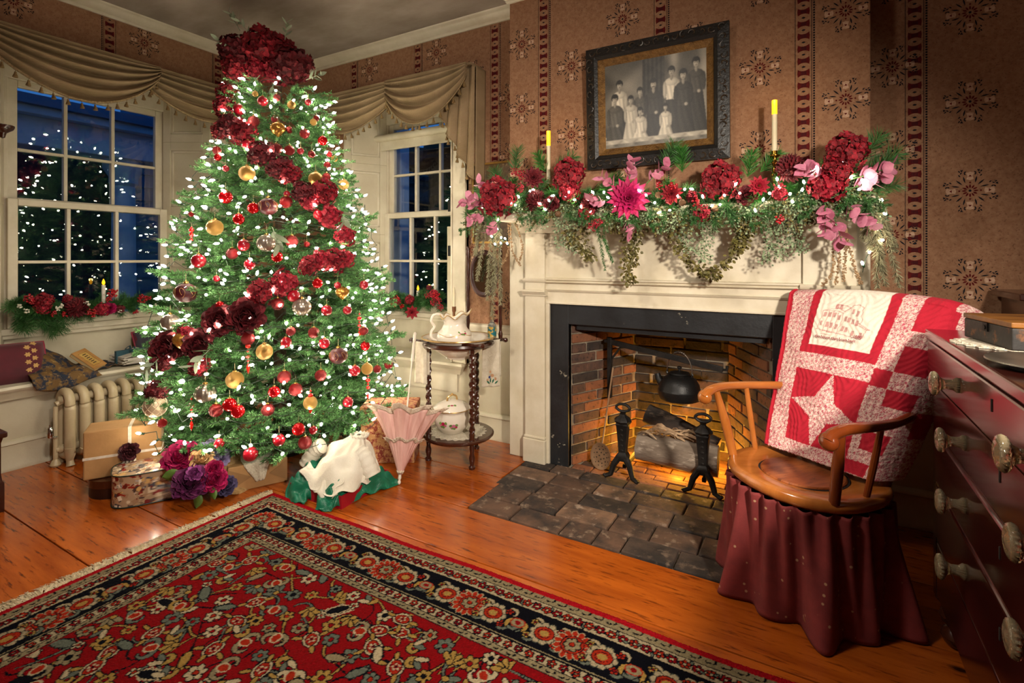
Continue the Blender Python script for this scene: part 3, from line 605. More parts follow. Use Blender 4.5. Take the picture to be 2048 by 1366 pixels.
for k in range(nx_):
    x = -W_/2+.035+(W_-.07)*k/(nx_-1)
    for zz in (cz-H_/2+.025, cz+H_/2-.025): scroll(x, zz, .019, 1 if k % 2 else -1, k*1.3)
for k in range(13):
    zz = cz-H_/2+.07+(H_-.14)*k/12
    for x in (-W_/2+.025, W_/2-.025): scroll(x, zz, .019, 1 if k % 2 else -1, k*1.3)
# sepia print painted as coloured points on a fine sheet
pw, ph = W_-.2, H_-.2; nu, nv = 260, 220
U_, V_ = np.meshgrid(np.linspace(0, 1, nu), np.linspace(0, 1, nv), indexing='ij')
def nz2(f, k): return sum(np.sin(U_*f*q+1.7*q*k)*np.sin(V_*f*q*1.1+2.3*q+k)/q for q in (1, 2, 3))
g = .20+.06*nz2(9, 1)+.16*np.exp(-((U_-.22)/.16)**2-((V_-.62)/.2)**2)+.25*np.exp(-((U_-.70)/.045)**2)*(V_ > .4)+.22*np.exp(-((U_-.98)/.05)**2)-.10*np.clip(V_-.75, 0, 1)
g = np.where((U_ > .39) & (U_ < .61) & (V_ > .35), .09+.03*np.sin(U_*150)+.02*nz2(30, 2), g); g = np.where(V_ < .14-.03*np.sin(U_*5), .50+.10*nz2(40, 3), g); g = np.where(V_ < .05, .28+.08*nz2(30, 4), g)
def el(x, z, rx, rz, val, sh=.10):
    global g; q = ((U_-x)/rx)**2+((V_-z)/rz)**2; g = np.where(q < 1, val*(1-sh*2*(U_-x)/rx-.25*q), g)
def tri(x0, x1, z0, x2, x3, z1, val):
    global g; t = np.clip((V_-z0)/(z1-z0), 0, 1); a = x0+(x2-x0)*t; b = x1+(x3-x1)*t; c = (U_-(a+b)/2)/((b-a)/2+1e-6); g = np.where((V_ > z0) & (V_ < z1) & (np.abs(c) < 1), val*(1.05-.28*c*c-.15*c+.14*np.sin(c*9+V_*20)), g)
def person(x, z, s_, top, bot, hair=.06, foot=.1, lap=0):
    tri(x-.085*s_, x+.085*s_, foot, x-.045*s_, x+.045*s_, z-.22*s_, bot)
    if lap: tri(x-.02*s_, x+.16*s_*lap, foot+.06, x, x+.12*s_*lap, z-.30*s_, bot*1.15)
    tri(x-.045*s_, x+.045*s_, z-.27*s_, x-.055*s_, x+.055*s_, z-.085*s_, top); el(x, z-.095*s_, .055*s_, .04*s_, top)
    el(x-.057*s_, z-.17*s_, .016*s_, .085*s_, top*.85); el(x+.057*s_, z-.17*s_, .016*s_, .085*s_, top*.8); el(x+.02*s_, z-.26*s_, .014*s_, .016*s_, .5)
    el(x, z-.052*s_, .012*s_, .03*s_, .42); el(x, z+.018*s_, .031*s_, .042*s_, hair); el(x, z, .0215*s_, .037*s_, .56); el(x, z+.03*s_, .024*s_, .016*s_, hair)
    for e in (-1, 1): el(x+e*.0085*s_, z+.006*s_, .0045*s_, .0045*s_, .16, 0)
    el(x, z-.019*s_, .008*s_, .0035*s_, .22, 0); el(x+.002*s_, z-.006*s_, .003*s_, .008*s_, .42, 0)
for a_ in ((.155, .74, 1.15, .70, .10), (.675, .80, 1.15, .72, .09), (.905, .85, 1.2, .15, .09), (.365, .63, 1.0, .17, .12), (.50, .69, 1.25, .10, .07), (.105, .58, 1.2, .20, .14), (.27, .55, 1.0, .62, .55), (.785, .74, 1.25, .11, .09), (.365, .40, .95, .66, .64), (.615, .41, .85, .68, .62)): person(*a_)
el(.50, .665, .016, .006, .05, 0)
for _ in range(2): g = (g+np.roll(g, 1, 0)+np.roll(g, -1, 0)+np.roll(g, 1, 1)+np.roll(g, -1, 1))/5
g = g+.015*rng.standard_normal((nu, nv))
g = np.clip(g, .03, .85)
V3 = np.stack([(U_-.5)*pw, np.full_like(U_, -.0125), (V_-.5)*ph+cz], -1).reshape(-1, 3); C3 = (g[..., None]**1.5*np.array([1.0, .88, .68])).reshape(-1, 3)
photo_m = mat('sepia_print', attr='dye', rough=.35)
obj('photograph', npmesh('photograph', V3, gridfaces(nu, nv)[:, ::-1], photo_m, 1, C3), fr)
MB().bb(-W_/2+.05, W_/2-.05, -.010, -.001, .05, H_-.05).build('backing', carved, fr, 0)
# ================================================================ CHRISTMAS TREE
TC = at(560, 700, 3.1); TX, TY = TC.x, TC.y
prof_pts = [(.04, .45), (.12, .60), (.25, .665), (.45, .66), (.75, .61), (1.0, .565), (1.25, .52), (1.5, .45), (1.68, .36), (1.85, .30), (2.1, .25), (2.25, .16), (2.36, .05)]
def tr(z): return float(np.interp(z, [p[0] for p in prof_pts], [p[1] for p in prof_pts]))
def treehit(u, v, off=0.0):
    """first point where the sight line meets the tree's outline cone"""
    d = ray(u, v); best = None; t = 1.9
    while t < 3.3:
        p = _C+d*t; r = math.hypot(p.x-TX, p.y-TY)
        if 0 < p.z < 2.6 and r < tr(p.z)+off: return p
        t += .01
    t = ((TX*d.x+TY*d.y)/(d.x*d.x+d.y*d.y)); return _C+d*(t-.02)
needle = mat('needle_green', '416f3a', '6a995c', ns=7, rough=.6, island=.35, c3='2c5529', spec=.3)
twigm = mat('twig_brown', '3a2b1c', rough=.9)
NV = []; 
def needles(V, Fc, p0, p1, nn, L, w, rs, spread=.9, sag=0):
    """append tapered needles along a segment, numpy lists"""
    p0 = np.array(p0); p1 = np.array(p1); d = p1-p0; Ld = np.linalg.norm(d); d = d/Ld
    t = rs.random(nn); a = rs.random(nn)*2*PI; nx = np.cross(d, [0, 0, 1.0]); nx = nx/ (np.linalg.norm(nx)+1e-9) if np.linalg.norm(nx) > 1e-3 else np.array([1., 0, 0]); ny = np.cross(d, nx)
    dirs = np.cos(a)[:, None]*nx+np.sin(a)[:, None]*ny; ten = dirs*spread+d*(.55+.35*rs.random(nn))[:, None]; ten[:, 2] -= sag; ten /= np.linalg.norm(ten, axis=1)[:, None]
    b = p0+d*(t*Ld)[:, None]; LL = (L*(.75+.5*rs.random(nn))*(1-.35*t**3))[:, None]; s_ = np.cross(ten, rs.standard_normal((nn, 3))); s_ /= np.linalg.norm(s_, axis=1)[:, None]+1e-9
    o = sum(len(x) for x in V)
    v = np.stack([b-s_*w*.5, b+s_*w*.5, b+ten*LL*.6+s_*w*.6, b+ten*LL, b+ten*LL*.6-s_*w*.6], 1).reshape(-1, 3); V.append(v)
    i = o+np.arange(nn)[:, None]*5; Fc.append(np.concatenate([np.concatenate([i, i+1, i+2], 1), np.concatenate([i, i+2, i+4], 1), np.concatenate([i+4, i+2, i+3], 1)], 0))
def spruce(name, seed, ntw=6, L=.34, twl=.15, nn=130, nl=.019, w=.0022, mats=None, droop=.04, spread=.9):
    """a spruce branch of unit reach L along +X: stem with paired side twigs, all covered in needles"""
    rs = np.random.default_rng(seed); V = []; Fc = []; stems = MB()
    def P(t): return np.array([t*L, .012*sin(9*t+seed), -droop*t*(1-t)*2+.035*t*t])
    segs = [(P(i/6), P((i+1)/6)) for i in range(6)]
    for a, b in segs[2:]: needles(V, Fc, a, b, int(nn*.42), nl, w, rs, spread)
    stems.tube([P(i/6) for i in range(7)], [.004-.0005*i for i in range(7)], 5)
    for k in range(ntw):
        t = .3+.62*k/(ntw-1) if ntw > 1 else .5
        for s_ in (-1, 1):
            l = twl*(1.05-.55*abs(t-.45)/.5)*rs.uniform(.8, 1.2); an = s_*rs.uniform(.65, .95); q = P(min(1, t+rs.uniform(-.04, .04))); e = q+l*np.array([cos(an), sin(an), rs.uniform(-.12, .22)])
            mid = (q+e)/2+np.array([0, 0, -.006]); needles(V, Fc, q, mid, int(nn*.5), nl, w, rs, spread); needles(V, Fc, mid, e, int(nn*.5), nl, w, rs, spread); stems.tube([q, mid, e], [.0025, .002, .001], 4)
    V = np.concatenate(V); Fc = np.concatenate(Fc); return npmesh(name, V, Fc, mats or needle), stems
tree = thing('christmas_tree', 'tall decorated green Christmas tree standing in the corner', 'tree', (TX, TY, 0))
bark_t = mat('tree_trunk', '3b2a1c', '54402c', ns=10, rough=.9, bump=.5, bs=30)
MB().tube([(0, 0, .03), (0, 0, 1.2), (.0, 0, 2.34)], [.04, .03, .008], 10).build('trunk', bark_t, tree)
MB().lathe([(.17, 0), (.17, .02), (.06, .05), (.055, .16), (.048, .16), (.001, .05)], 16).build('stand', iron, tree)
BR = [spruce('branch', 20+i) for i in range(4)]; BRM = []
for me, st in BR:
    s_me = st.mesh('stem', twigm, 0); BRM.append((me, s_me))
rs = random.Random(3); nb = 292; ga = PI*(3-5**.5)
for k in range(nb):
    f = (k+.5)/nb; z = .075+2.17*(1-(1-f*.98)**.70)
    r = tr(min(z+.03, 2.36))*rs.uniform(.84, 1.13); a = k*ga+rs.uniform(-.2, .2)
    if z < .19 and cos(a-math.atan2(-TY, -TX)) > .45: z = .19+.05*rs.random()
    x_, y_ = r*cos(a), r*sin(a)
    if TX+x_ < XL+.10: r = min(r, abs((XL+.10-TX)/cos(a)))
    if TY+y_ > YW-.10: r = min(r, abs((YW-.10-TY)/sin(a)))
    sc = min(1.25, max(.42, r/.52)); up = rs.uniform(-.16, .16)+.28*max(0, z-1.3)
    o = obj('branch', BRM[k % 4][0], tree); sL = .34*sc
    rad0 = max(.0, r-sL); o.location = (rad0*cos(a), rad0*sin(a), z-up*sL*.5); o.rotation_euler = (rs.uniform(-.3, .3), -up, a); o.scale = (sc, sc, sc)
    t_ = obj('stem', BRM[k % 4][1], o)
V = []; Fc = []; rr = np.random.default_rng(8)      # the dense inner growth: uncountable small twigs
for k in range(1250):
    f = rr.random() if k < 1000 else rr.uniform(.72, .97); z = .16+2.1*(1-(1-f*.98)**.75); a = rr.random()*2*PI; r1 = max(.03, tr(z)*rr.uniform(.35, .82)); l = .15
    p = np.array([r1*cos(a), r1*sin(a), z]); b = a+rr.uniform(-.7, .7); e = p+l*np.array([cos(b), sin(b), rr.uniform(-.2, .35)]); needles(V, Fc, p, e, 120, .021, .0026, rr)
o = obj('inner_growth', npmesh('inner_growth', np.concatenate(V), np.concatenate(Fc), needle), tree); o['kind'] = 'stuff'
# ---- strings of lights wound round the tree
bulb_m = mat('bulb_warm_white', 'fff6e0', emit='fff0d6', es=72)
cordm = mat('green_cord', '0e2a17', rough=.6); socket = mat('green_socket', '12351d', rough=.5)
BULB = MB().lathe([(.0001, 0), (.0042, .005), (.0042, .012), (.0001, .019)], 6).mesh('bulb', bulb_m, 180)
SOCK = MB().lathe([(.0001, -.009), (.0035, -.009), (.0038, .0), (.0001, .001)], 6).mesh('socket', socket, 180)
def bulb(parent, loc, d, sc=1.0):
    o = obj('bulb', BULB, parent); o.location = loc; o.rotation_mode = 'QUATERNION'; o.rotation_quaternion = Vector(d).to_track_quat('Z', 'Y'); o.scale = (sc,)*3
    s_ = obj('socket', SOCK, o); return o
def light_string(label, pts, every, group, seed, sc=1.0, axis=None):
    pts = [Vector(p) for p in pts]; t = thing('light_string', label, 'string lights', pts[0], 0, group); o = pts[0]; rs = random.Random(seed)
    MB().tube([p-o for p in pts], .0017, 4).build('cord', cordm, t, 180); acc = 0; cnt = 0
    for a, b in zip(pts, pts[1:]):
        L = (b-a).length; acc += L
        if acc >= every:
            acc = 0; out = ((a-Vector((axis[0], axis[1], a.z))).normalized() if axis else Vector((0, -1, .2)))
            d = (out+Vector((rs.uniform(-.7, .7), rs.uniform(-.7, .7), rs.uniform(-.4, .9)))).normalized(); bulb(t, b-o+d*.008, d, sc); cnt += 1
    return t
nm = ['lowest', 'second lowest', 'third lowest', 'middle', 'third highest', 'second highest', 'highest']
zb = [(.18, .42, 2.2), (.42, .68, 2.2), (.68, .95, 2.2), (.95, 1.25, 2.3), (1.25, 1.58, 2.6), (1.58, 1.9, 3), (1.9, 2.12, 3.0)]
for i, (z0, z1, turns) in enumerate(zb):
    rs = random.Random(60+i); pts = []; n = int(130+turns*10)
    for k in range(n):
        s_ = k/(n-1); a = s_*turns*2*PI+i; z = z0+(z1-z0)*s_+.05*sin(s_*turns*2*PI*2.3+i)+rs.uniform(-.035, .035); r = max(.05, tr(z)*rs.uniform(.80, 1.0))
        x, y = TX+r*cos(a), TY+r*sin(a)
        if x > XL+.03 and y < YW-.03: pts.append((x, y, z))
    light_string('%s string of warm white lights wound round the tree' % nm[i], pts, .15, 'light strings on the tree', i, 1.4, (TX, TY))
fa = math.atan2(-TY, -TX)                                  # strings zigzagging down the room side of the tree
for i in range(5):
    rs = random.Random(90+i); pts = []; za, zb_ = .2+.385*i, .2+.385*(i+1)+.02
    rows = 7
    for r_ in range(rows):
        zc = za+(zb_-za)*(r_+.5)/rows; n = int(18*tr(zc)/.5)+5
        for k in range(n):
            t_ = k/(n-1); t_ = t_ if r_ % 2 == 0 else 1-t_; a = fa+(t_-.5)*2.7+rs.uniform(-.05, .05); z = min(2.13, zc+rs.uniform(-.035, .035)); r = tr(z)+rs.uniform(.0, .05); pts.append((TX+r*cos(a), TY+r*sin(a), z))
    light_string('%s zigzag string of lights across the room side of the tree' % ('bottom', 'lower', 'middle', 'upper', 'top')[i], pts, .155, 'light strings on the tree', 20+i, 1.55, (TX, TY))
# ---- ornaments
o_red = mat('ornament_red', 'a60f24', '860a1a', ns=6, rough=.28, coat=.3, orand=.15); o_shiny = mat('ornament_red_shine', 'c01018', rough=.08, metal=.55, orand=.1)
o_glit = mat('ornament_red_glitter', 'b80f1c', '6a0710', ns=120, nd=2, rough=.25, metal=.5, bump=1.0, bs=160, orand=.12, c3='ff6a5a')
o_gold = mat('ornament_gold', 'b98535', 'd9ab58', ns=130, nd=2, rough=.3, metal=.6, bump=.9, bs=170, c3='fbe3a8'); o_rib = mat('ornament_gold_rib', 'b07a2c', 'c9954a', ns=9, rough=.25, metal=.7)
o_silv = mat('ornament_silver', 'a79a8c', '8c7f72', ns=6, rough=.28, metal=.7); o_mar = mat('ornament_maroon', '520a16', '34060e', ns=9, rough=.5)
o_pearl = mat('ornament_pearl', 'c9b396', 'a98f70', ns=30, rough=.35, metal=.3); capm = mat('ornament_cap', 'b08d4c', rough=.3, metal=1); goldline = mat('ornament_swirl', 'c79a58', rough=.4, metal=.5)
def sphere_mesh(name, m_, fl=None, sz=1, n=26, pointed=0):
    K = 16; P = []
    for i in range(K+1):
        a = PI*i/K; r = sin(a); z = -cos(a)*sz
        if pointed and z < 0: z *= 1+pointed*max(0, (1-r))**1.2
        P.append((r, z))
    return MB().lathe(P, n, fl=fl).mesh(name, m_, 180)
rib = lambda a, t: 1+.05*abs(cos(7*a))
OM = dict(r=sphere_mesh('ball', o_red), x=sphere_mesh('ball', o_shiny), R=sphere_mesh('ball', o_glit), g=sphere_mesh('ball', o_gold), G=sphere_mesh('ball', o_rib, lambda a, t: 1+.07*abs(cos(8*a)), .86, 48, .5),
          s=sphere_mesh('ball', o_silv, lambda a, t: 1-.07*abs(sin(6*a)), .92, 48), m=sphere_mesh('ball', o_mar, None, .88), p=sphere_mesh('ball', o_pearl))
CAP = MB().lathe([(.22, -.02), (.22, .14), (.19, .16), (.05, .17), (.05, .2), (.001, .2)], 12).tube([(.0, .0, .18), (.07, 0, .24), (.0, 0, .31), (-.07, 0, .24), (0, 0, .18)], .018, 5).mesh('cap', capm, 60)
sw = MB()
for q in range(7):
    b = 2*PI*q/7
    sw.tube([( (1.005)*cos(b+.28*sin(s_*6.3)*(1-.3*s_))*math.sqrt(max(0, 1-(.55*sin(s_*PI*1.4-1))**2)), 1.005*sin(b+.28*sin(s_*6.3)*(1-.3*s_))*math.sqrt(max(0, 1-(.55*sin(s_*PI*1.4-1))**2)), .88*.55*sin(s_*PI*1.4-1)) for s_ in np.linspace(0, 1, 16)], .018, 4)
SWIRL = sw.mesh('gold_swirl', goldline, 180)
lt = MB()
for q in range(9):
    for sg in (-1, 1): lt.tube([(1.01*sin(t)*cos(2*PI*q/9+sg*t*.9), 1.01*sin(t)*sin(2*PI*q/9+sg*t*.9), -1.01*cos(t)) for t in np.linspace(.15, PI-.15, 16)], .03, 4)
LATT = lt.mesh('lattice', mat('ornament_lattice', 'e3d3b5', rough=.3, metal=.3), 180)
desc = dict(r='matte red ball', x='shiny red ball', R='glittering red ball', g='glittery gold ball', G='ribbed gold lantern-shaped ornament', s='ribbed silver ball', m='maroon ball with gold swirls', p='champagne lattice-patterned ball')
ORN = []   # (u, v, radius px, kind)
for q in ((577,603,22,'g'),(630,655,36,'r'),(733,630,25,'R'),(838,683,30,'g'),(957,662,24,'r'),(460,715,42,'r'),(567,800,40,'R'),(715,787,24,'r'),(740,850,52,'G'),(823,862,26,'R'),(290,887,27,'g'),(360,862,30,'r'),(932,890,36,'R'),(520,972,38,'r'),(300,1010,30,'R'),(307,1060,26,'x'),(730,998,40,'R'),(822,1010,38,'R'),(903,1015,25,'r'),(983,1037,27,'R'),(995,807,25,'g'),(1015,780,22,'R'),(1062,940,35,'x'),(1110,1037,22,'R'),(1147,1070,23,'g'),(1095,1115,25,'R'),(365,1140,24,'r'),(517,1175,57,'g'),(1012,1215,52,'g'),(1090,1200,30,'R'),(1213,1255,38,'g'),(365,1345,48,'x')): ORN.append((350+q[0]/3.595, 20+q[1]/3.595, q[2]/3.595, q[3]))
for q in ((763,245,42,'x'),(872,233,72,'m'),(1005,200,46,'R'),(478,387,60,'g'),(1010,140,25,'r'),(692,518,44,'r'),(860,503,70,'s'),(1047,490,46,'R'),(607,580,43,'R'),(358,635,52,'r'),(938,605,42,'x'),(1158,512,22,'R'),(1240,293,35,'r'),(655,325,42,'x'),(735,660,40,'r'),(1237,800,38,'x'),(1420,862,48,'G'),(1580,812,34,'r'),(265,870,82,'m'),(150,1085,65,'s'),(1060,893,46,'r'),(1120,975,70,'s'),(943,952,46,'R'),(1305,1000,40,'r'),(1457,998,33,'r'),(237,1213,62,'G'),(723,1210,48,'R'),(1210,1165,42,'R'),(1287,1243,40,'r'),(845,1305,60,'g'),(1390,1335,68,'m'),(515,965,34,'x'),(490,765,24,'r'),(1580,1150,33,'R'),(305,290,20,'R'),(1040,1155,35,'R'),(1005,1235,40,'r'),(1385,815,26,'r')): ORN.append((300+q[0]/3.692, 350+q[1]/3.692, q[2]/3.692, q[3]))
for q in ((505,490,75,'s'),(147,583,78,'p'),(717,395,62,'g'),(1073,375,48,'R'),(1155,465,48,'R'),(1335,362,42,'R'),(1580,328,40,'r'),(1668,315,42,'g'),(1742,318,30,'R'),(1822,287,32,'R'),(582,613,48,'R'),(680,572,48,'x'),(740,622,48,'x'),(955,610,46,'R'),(1000,480,42,'x'),(1530,553,38,'r'),(1260,560,50,'g'),(1175,748,46,'x'),(1035,826,44,'r'),(1222,846,48,'R'),(830,928,52,'r'),(1740,592,33,'R'),(195,705,33,'R'),(605,850,35,'r'),(1280,755,30,'r'),(1655,150,35,'x'),(1640,45,30,'R')): ORN.append((270+q[0]/3.594, 650+q[1]/3.594, q[2]/3.594, q[3]))
wherev = [(170, 'just under the crown of flowers'), (300, 'on the upper tree'), (430, 'on the upper middle of the tree'), (560, 'at the middle of the tree'), (690, 'on the lower middle of the tree'), (800, 'on the lower tree'), (1000, 'near the bottom of the tree')]
threadm = mat('ornament_thread', 'c9b88f', rough=.6)
bykey = {}
for u, v, pr_, k in ORN: bykey.setdefault((k, next(w for lim, w in wherev if v < lim)), []).append((u, v, pr_))
ordn = ['first', 'second', 'third', 'fourth', 'fifth', 'sixth', 'seventh', 'eighth', 'ninth', 'tenth', 'eleventh', 'twelfth']
for (k, w), L in bykey.items():
    L.sort()
    for i, (u, v, pr_) in enumerate(L):
        p = treehit(u, v, .035); dep = (p-_C).dot(_F); r = pr_*dep/FPX*.98
        lab = '%s %s' % (desc[k], w) if len(L) == 1 else '%s %s, %s from the left' % (desc[k], w, ordn[i])
        t = thing('ornament', lab, 'ornament', p, random.uniform(0, 6), 'ornaments on the tree'); t.scale = (r,)*3
        obj('ball', OM[k], t); c = obj('cap', CAP, t); c.location = (0, 0, (.86 if k == 'G' else .9 if k in 'sm' else .97))
        if k == 'm': obj('gold_swirl', SWIRL, t)
        if k == 'p': obj('lattice', LATT, t)
        MB().tube([(0, 0, 1.25), (0, 0, 1.25+.03/r)], .02, 4).build('thread', threadm, t, 0)
beadm = mat('drop_bead_red', 'c01a10', rough=.12, coat=.5)
for i, (u, v0, v1, w) in enumerate(((383, 798, 862, 'by the kraft parcels'), (496, 680, 748, 'under the gold ball at the tree middle'), (621, 782, 830, 'low on the chimney side'), (736, 752, 800, 'at the lower chimney side edge'), (719, 628, 676, 'at the chimney side edge'), (383, 455, 485, 'on the window side edge'))):
    p = treehit(u, v0, .04); dep = (p-_C).dot(_F); L = (v1-v0)/FPX*dep; t = thing('bead_drop', 'hanging drop of red glass beads %s' % w, 'ornament', p, 0, 'red bead drops on the tree')
    z = 0; q = 0
    for fr_, r_ in ((0, .006), (.18, .013), (.34, .006), (.48, .011), (.62, .006)): MB().ball((0, 0, -fr_*L), r_, 10, sc=(1, 1, .85)).build('bead', beadm, t, 180)
    MB().lathe([(.0001, -L), (.004, -L*.93), (.009, -L*.83), (.004, -L*.72), (.0001, -L*.68)], 10).build('bead', beadm, t, 180)
    MB().tube([(0, 0, .02), (0, 0, -L*.7)], .0008, 4).build('thread', threadm, t, 0)
# ---- flower meshes
def petal(m, M, c, L, w, cup=.3, tip=.6, curl=.2, n=4, mi=0, wave=0):
    """cupped petal from c along local +X of M, width along Y, normal Z"""
    rows = []
    for i in range(n+1):
        t = i/n; ww = w*sin(PI*min(1, .12+t*(.88 if tip < .9 else .72)))**.75*(1 if t < 1 else (.35 if tip < .9 else .75)); x = L*t; z = cup*L*t*t-curl*L*max(0, t-.6)**1.5*2
        rows.append([(x, -ww, z+cup*ww*.8), (x+.06*L*t, 0, z), (x, ww, z+cup*ww*.8)])
    if wave: rows = [[(x, y, z+random.uniform(-wave, wave)*L) for x, y, z in r] for r in rows]
    vs = [Vector(c)+M @ Vector(p) for r in rows for p in r]
    m.add(vs, [(i*3+j, i*3+j+1, (i+1)*3+j+1, (i+1)*3+j) for i in range(n) for j in range(2)], mi)
def sph_dirs(n, lo=-.3, seed=0):
    return [(math.sqrt(max(0, 1-z*z))*cos(k*ga+seed), math.sqrt(max(0, 1-z*z))*sin(k*ga+seed), z) for k, z in ((k, 1-(1-lo)*(k+.5)/n) for k in range(n))]
def basis(d, spin):
    z = Vector(d).normalized(); x = z.orthogonal().normalized(); y = z.cross(x); x2 = x*cos(spin)+y*sin(spin); return Matrix((x2, z.cross(x2), z)).transposed()
def hydrangea(seed=0, n=74, lo=-.35):
    random.seed(seed); m = MB()
    for d in sph_dirs(n, lo, seed):
        c = Vector(d)*random.uniform(.5, .95); sp = random.uniform(0, 6)
        for q in range(4): petal(m, basis(d, sp+q*PI/2), c, .25, .14, cup=random.uniform(.1, .7), tip=1, curl=.15, n=2, wave=.2)
    m.ball((0, 0, 0), .45, 12, sc=(1, 1, .9)); return m
def peony(seed=0, rings=8):
    random.seed(seed); m = MB()
    for r in range(rings):
        k = 5+r*2; el_ = rad(80-r*80/(rings-1)); L = .40+.083*r
        for q in range(k):
            a = 2*PI*(q+.5*(r % 2))/k+random.uniform(-.35, .35); e2 = el_+random.uniform(-.28, .28); X = Vector((cos(a)*cos(e2), sin(a)*cos(e2), sin(e2))); Y = Vector((-sin(a), cos(a), 0)); Z = X.cross(Y)
            petal(m, Matrix((X, Y, Z)).transposed() @ Matrix.Rotation(random.uniform(-.5, .5), 3, 'X'), Vector((cos(a), sin(a), 0))*.05+Vector((0, 0, -.1)), L, .22+.022*r, cup=.42, tip=1, curl=-.1+.35*(r > 5), n=4, wave=.10)
    m.ball((0, 0, -.1), .2, 8); return m
def dahlia(seed=0, rings=6, w=.085, L0=.35, L1=1.0, kpr=14, each=False):
    random.seed(seed); out = []; m = MB()
    for r in range(rings):
        t = r/(rings-1); el_ = rad(72-64*t); L = L0+(L1-L0)*t; k = 6+int((kpr-6)*min(1, t*1.4))
        for q in range(k):
            a = 2*PI*(q+.5*(r % 2))/k+random.uniform(-.08, .08); X = Vector((cos(a)*cos(el_), sin(a)*cos(el_), sin(el_))); Y = Vector((-sin(a), cos(a), 0)); Z = X.cross(Y)
            mm_ = MB() if each else m; petal(mm_, Matrix((X, Y, Z)).transposed(), (0, 0, .02), L, w*(1.6-.1*r)*(.8+.5*t), cup=.22, tip=.5, curl=.12, n=4)
            if each: out.append(mm_)
    return out if each else m
def mum(seed=0):
    random.seed(seed); m = MB()
    for d in sph_dirs(90, -.25, seed):
        M = basis(d, random.uniform(0, 6)); Z = Vector(d); T = (Z+Vector((0, 0, .35))).normalized(); s_ = T.orthogonal().normalized(); petal(m, Matrix((T, s_, T.cross(s_))).transposed(), Z*.5, .5, .12, cup=.35, tip=.8, curl=-.25, n=3)
    m.ball((0, 0, 0), .52, 10); return m
f_red = mat('velvet_red', '96061c', '5e0312', ns=8, rough=.75, island=.5); f_dred = mat('velvet_burgundy', '6b0d18', '4c0710', ns=8, rough=.75, island=.5)
f_rose = mat('silk_crimson', 'a8122c', '820c20', ns=8, rough=.7, island=.35); f_mag = mat('silk_magenta', 'b8155c', '8d0e3f', ns=6, rough=.6, island=.25); f_pink = mat('silk_pink', 'c2557a', 'a03f63', ns=6, rough=.6, island=.3)
f_plum = mat('silk_plum', '4a1034', '6d1d58', ns=6, rough=.7, island=.3); f_orch = mat('orchid_pink', 'b4617c', 'd08aa0', ns=14, rough=.55, island=.25, c3='9c3f60'); f_gold_c = mat('flower_eye', 'b08a2c', '7a5a18', ns=40, rough=.8)
leaf_g = mat('leaf_green', '3f6a2e', '2e5224', ns=9, rough=.5, island=.25); leaf_s = mat('leaf_silver', '9aa58c', '7d8a70', ns=9, rough=.7, island=.2); berry_r = mat('berry_red', 'b5101c', '8a0a14', ns=9, rough=.2, coat=.4)
FM = dict(h=hydrangea(1).mesh('florets', f_red, 40), H=hydrangea(2, 66).mesh('florets', f_dred, 40), c=hydrangea(3, 60).mesh('florets', f_rose, 40), p=peony(1).mesh('petals', f_red, 40), P=peony(2).mesh('petals', f_dred, 40), M=mum(1).mesh('petals', f_dred, 40), k=peony(5).mesh('petals', f_mag, 40), v=peony(6).mesh('petals', f_plum, 40))
CALYX = MB().lathe([(.0001, -.95), (.07, -.9), (.09, -.55), (.25, -.42), (.3, -.3), (.0001, -.25)], 10).mesh('calyx', leaf_g, 60)
def flower(kind, p, r, d, label=None, parent=None, group=None, name='silk_flower'):
    if parent is None: t = thing(name, label, 'flower', p, 0, group)
    else: t = obj(name, None, parent); t.location = p; t.empty_display_size = .03
    t.rotation_mode = 'QUATERNION'; t.rotation_quaternion = Vector(d).to_track_quat('Z', 'Y'); t.scale = (r,)*3
    obj('florets' if kind in 'hHc' else 'petals', FM[kind], t); obj('calyx', CALYX, t); return t
FL = [(472,100,42,'H'),(525,96,50,'h'),(584,130,50,'H'),(515,142,30,'c'),(553,146,34,'c'),(473,138,34,'h'),(562,100,34,'h'),(455,190,26,'h'),(450,215,26,'h'),(463,252,32,'H'),(487,268,30,'h'),(440,262,20,'h'),(525,308,34,'H'),(559,334,32,'H'),(580,350,26,'h'),(607,384,28,'H'),(646,386,34,'h'),(620,405,22,'c'),(660,434,30,'c'),(690,472,26,'c'),(640,520,26,'c'),(668,522,30,'h'),(692,518,22,'c'),(617,532,24,'h'),(568,567,34,'c'),(521,586,32,'h'),(492,632,42,'P'),(439,640,36,'P'),(335,697,38,'P'),(397,688,34,'P'),(316,780,28,'H'),(398,733,24,'h'),(372,665,20,'c'),(325,722,26,'H')]
FL.sort(key=lambda q: q[1])
TW = {'h': 'red velvet hydrangea', 'H': 'dark red hydrangea', 'c': 'crimson hydrangea sprig', 'P': 'burgundy peony'}
bk = {}
for u, v, pr_, k in FL: bk.setdefault((k, 'in the crown atop the tree' if v < 150 else 'on the upper flower cascade' if v < 350 else 'on the middle flower cascade' if v < 560 else 'low on the tree'), []).append((u, v, pr_))
for (k, w), L in bk.items():
    L.sort()
    for i, (u, v, pr_) in enumerate(L):
        if v < 150: p = at(u, v, 3.06); d = Vector((p.x-TX, p.y-TY, .12))+(_C-p)*.12
        else: p = treehit(u, v, .03); d = Vector((p.x-TX, p.y-TY, .12)).normalized()+(_C-p).normalized()*.8
        dep = (p-_C).dot(_F); flower(k, p, pr_*dep/FPX*(.82 if v < 150 else .86), d, ('%s %s' % (TW[k], w)) if len(L) == 1 else '%s %s, %s from the left' % (TW[k], w, ordn[i]), None, 'silk flowers on the tree')
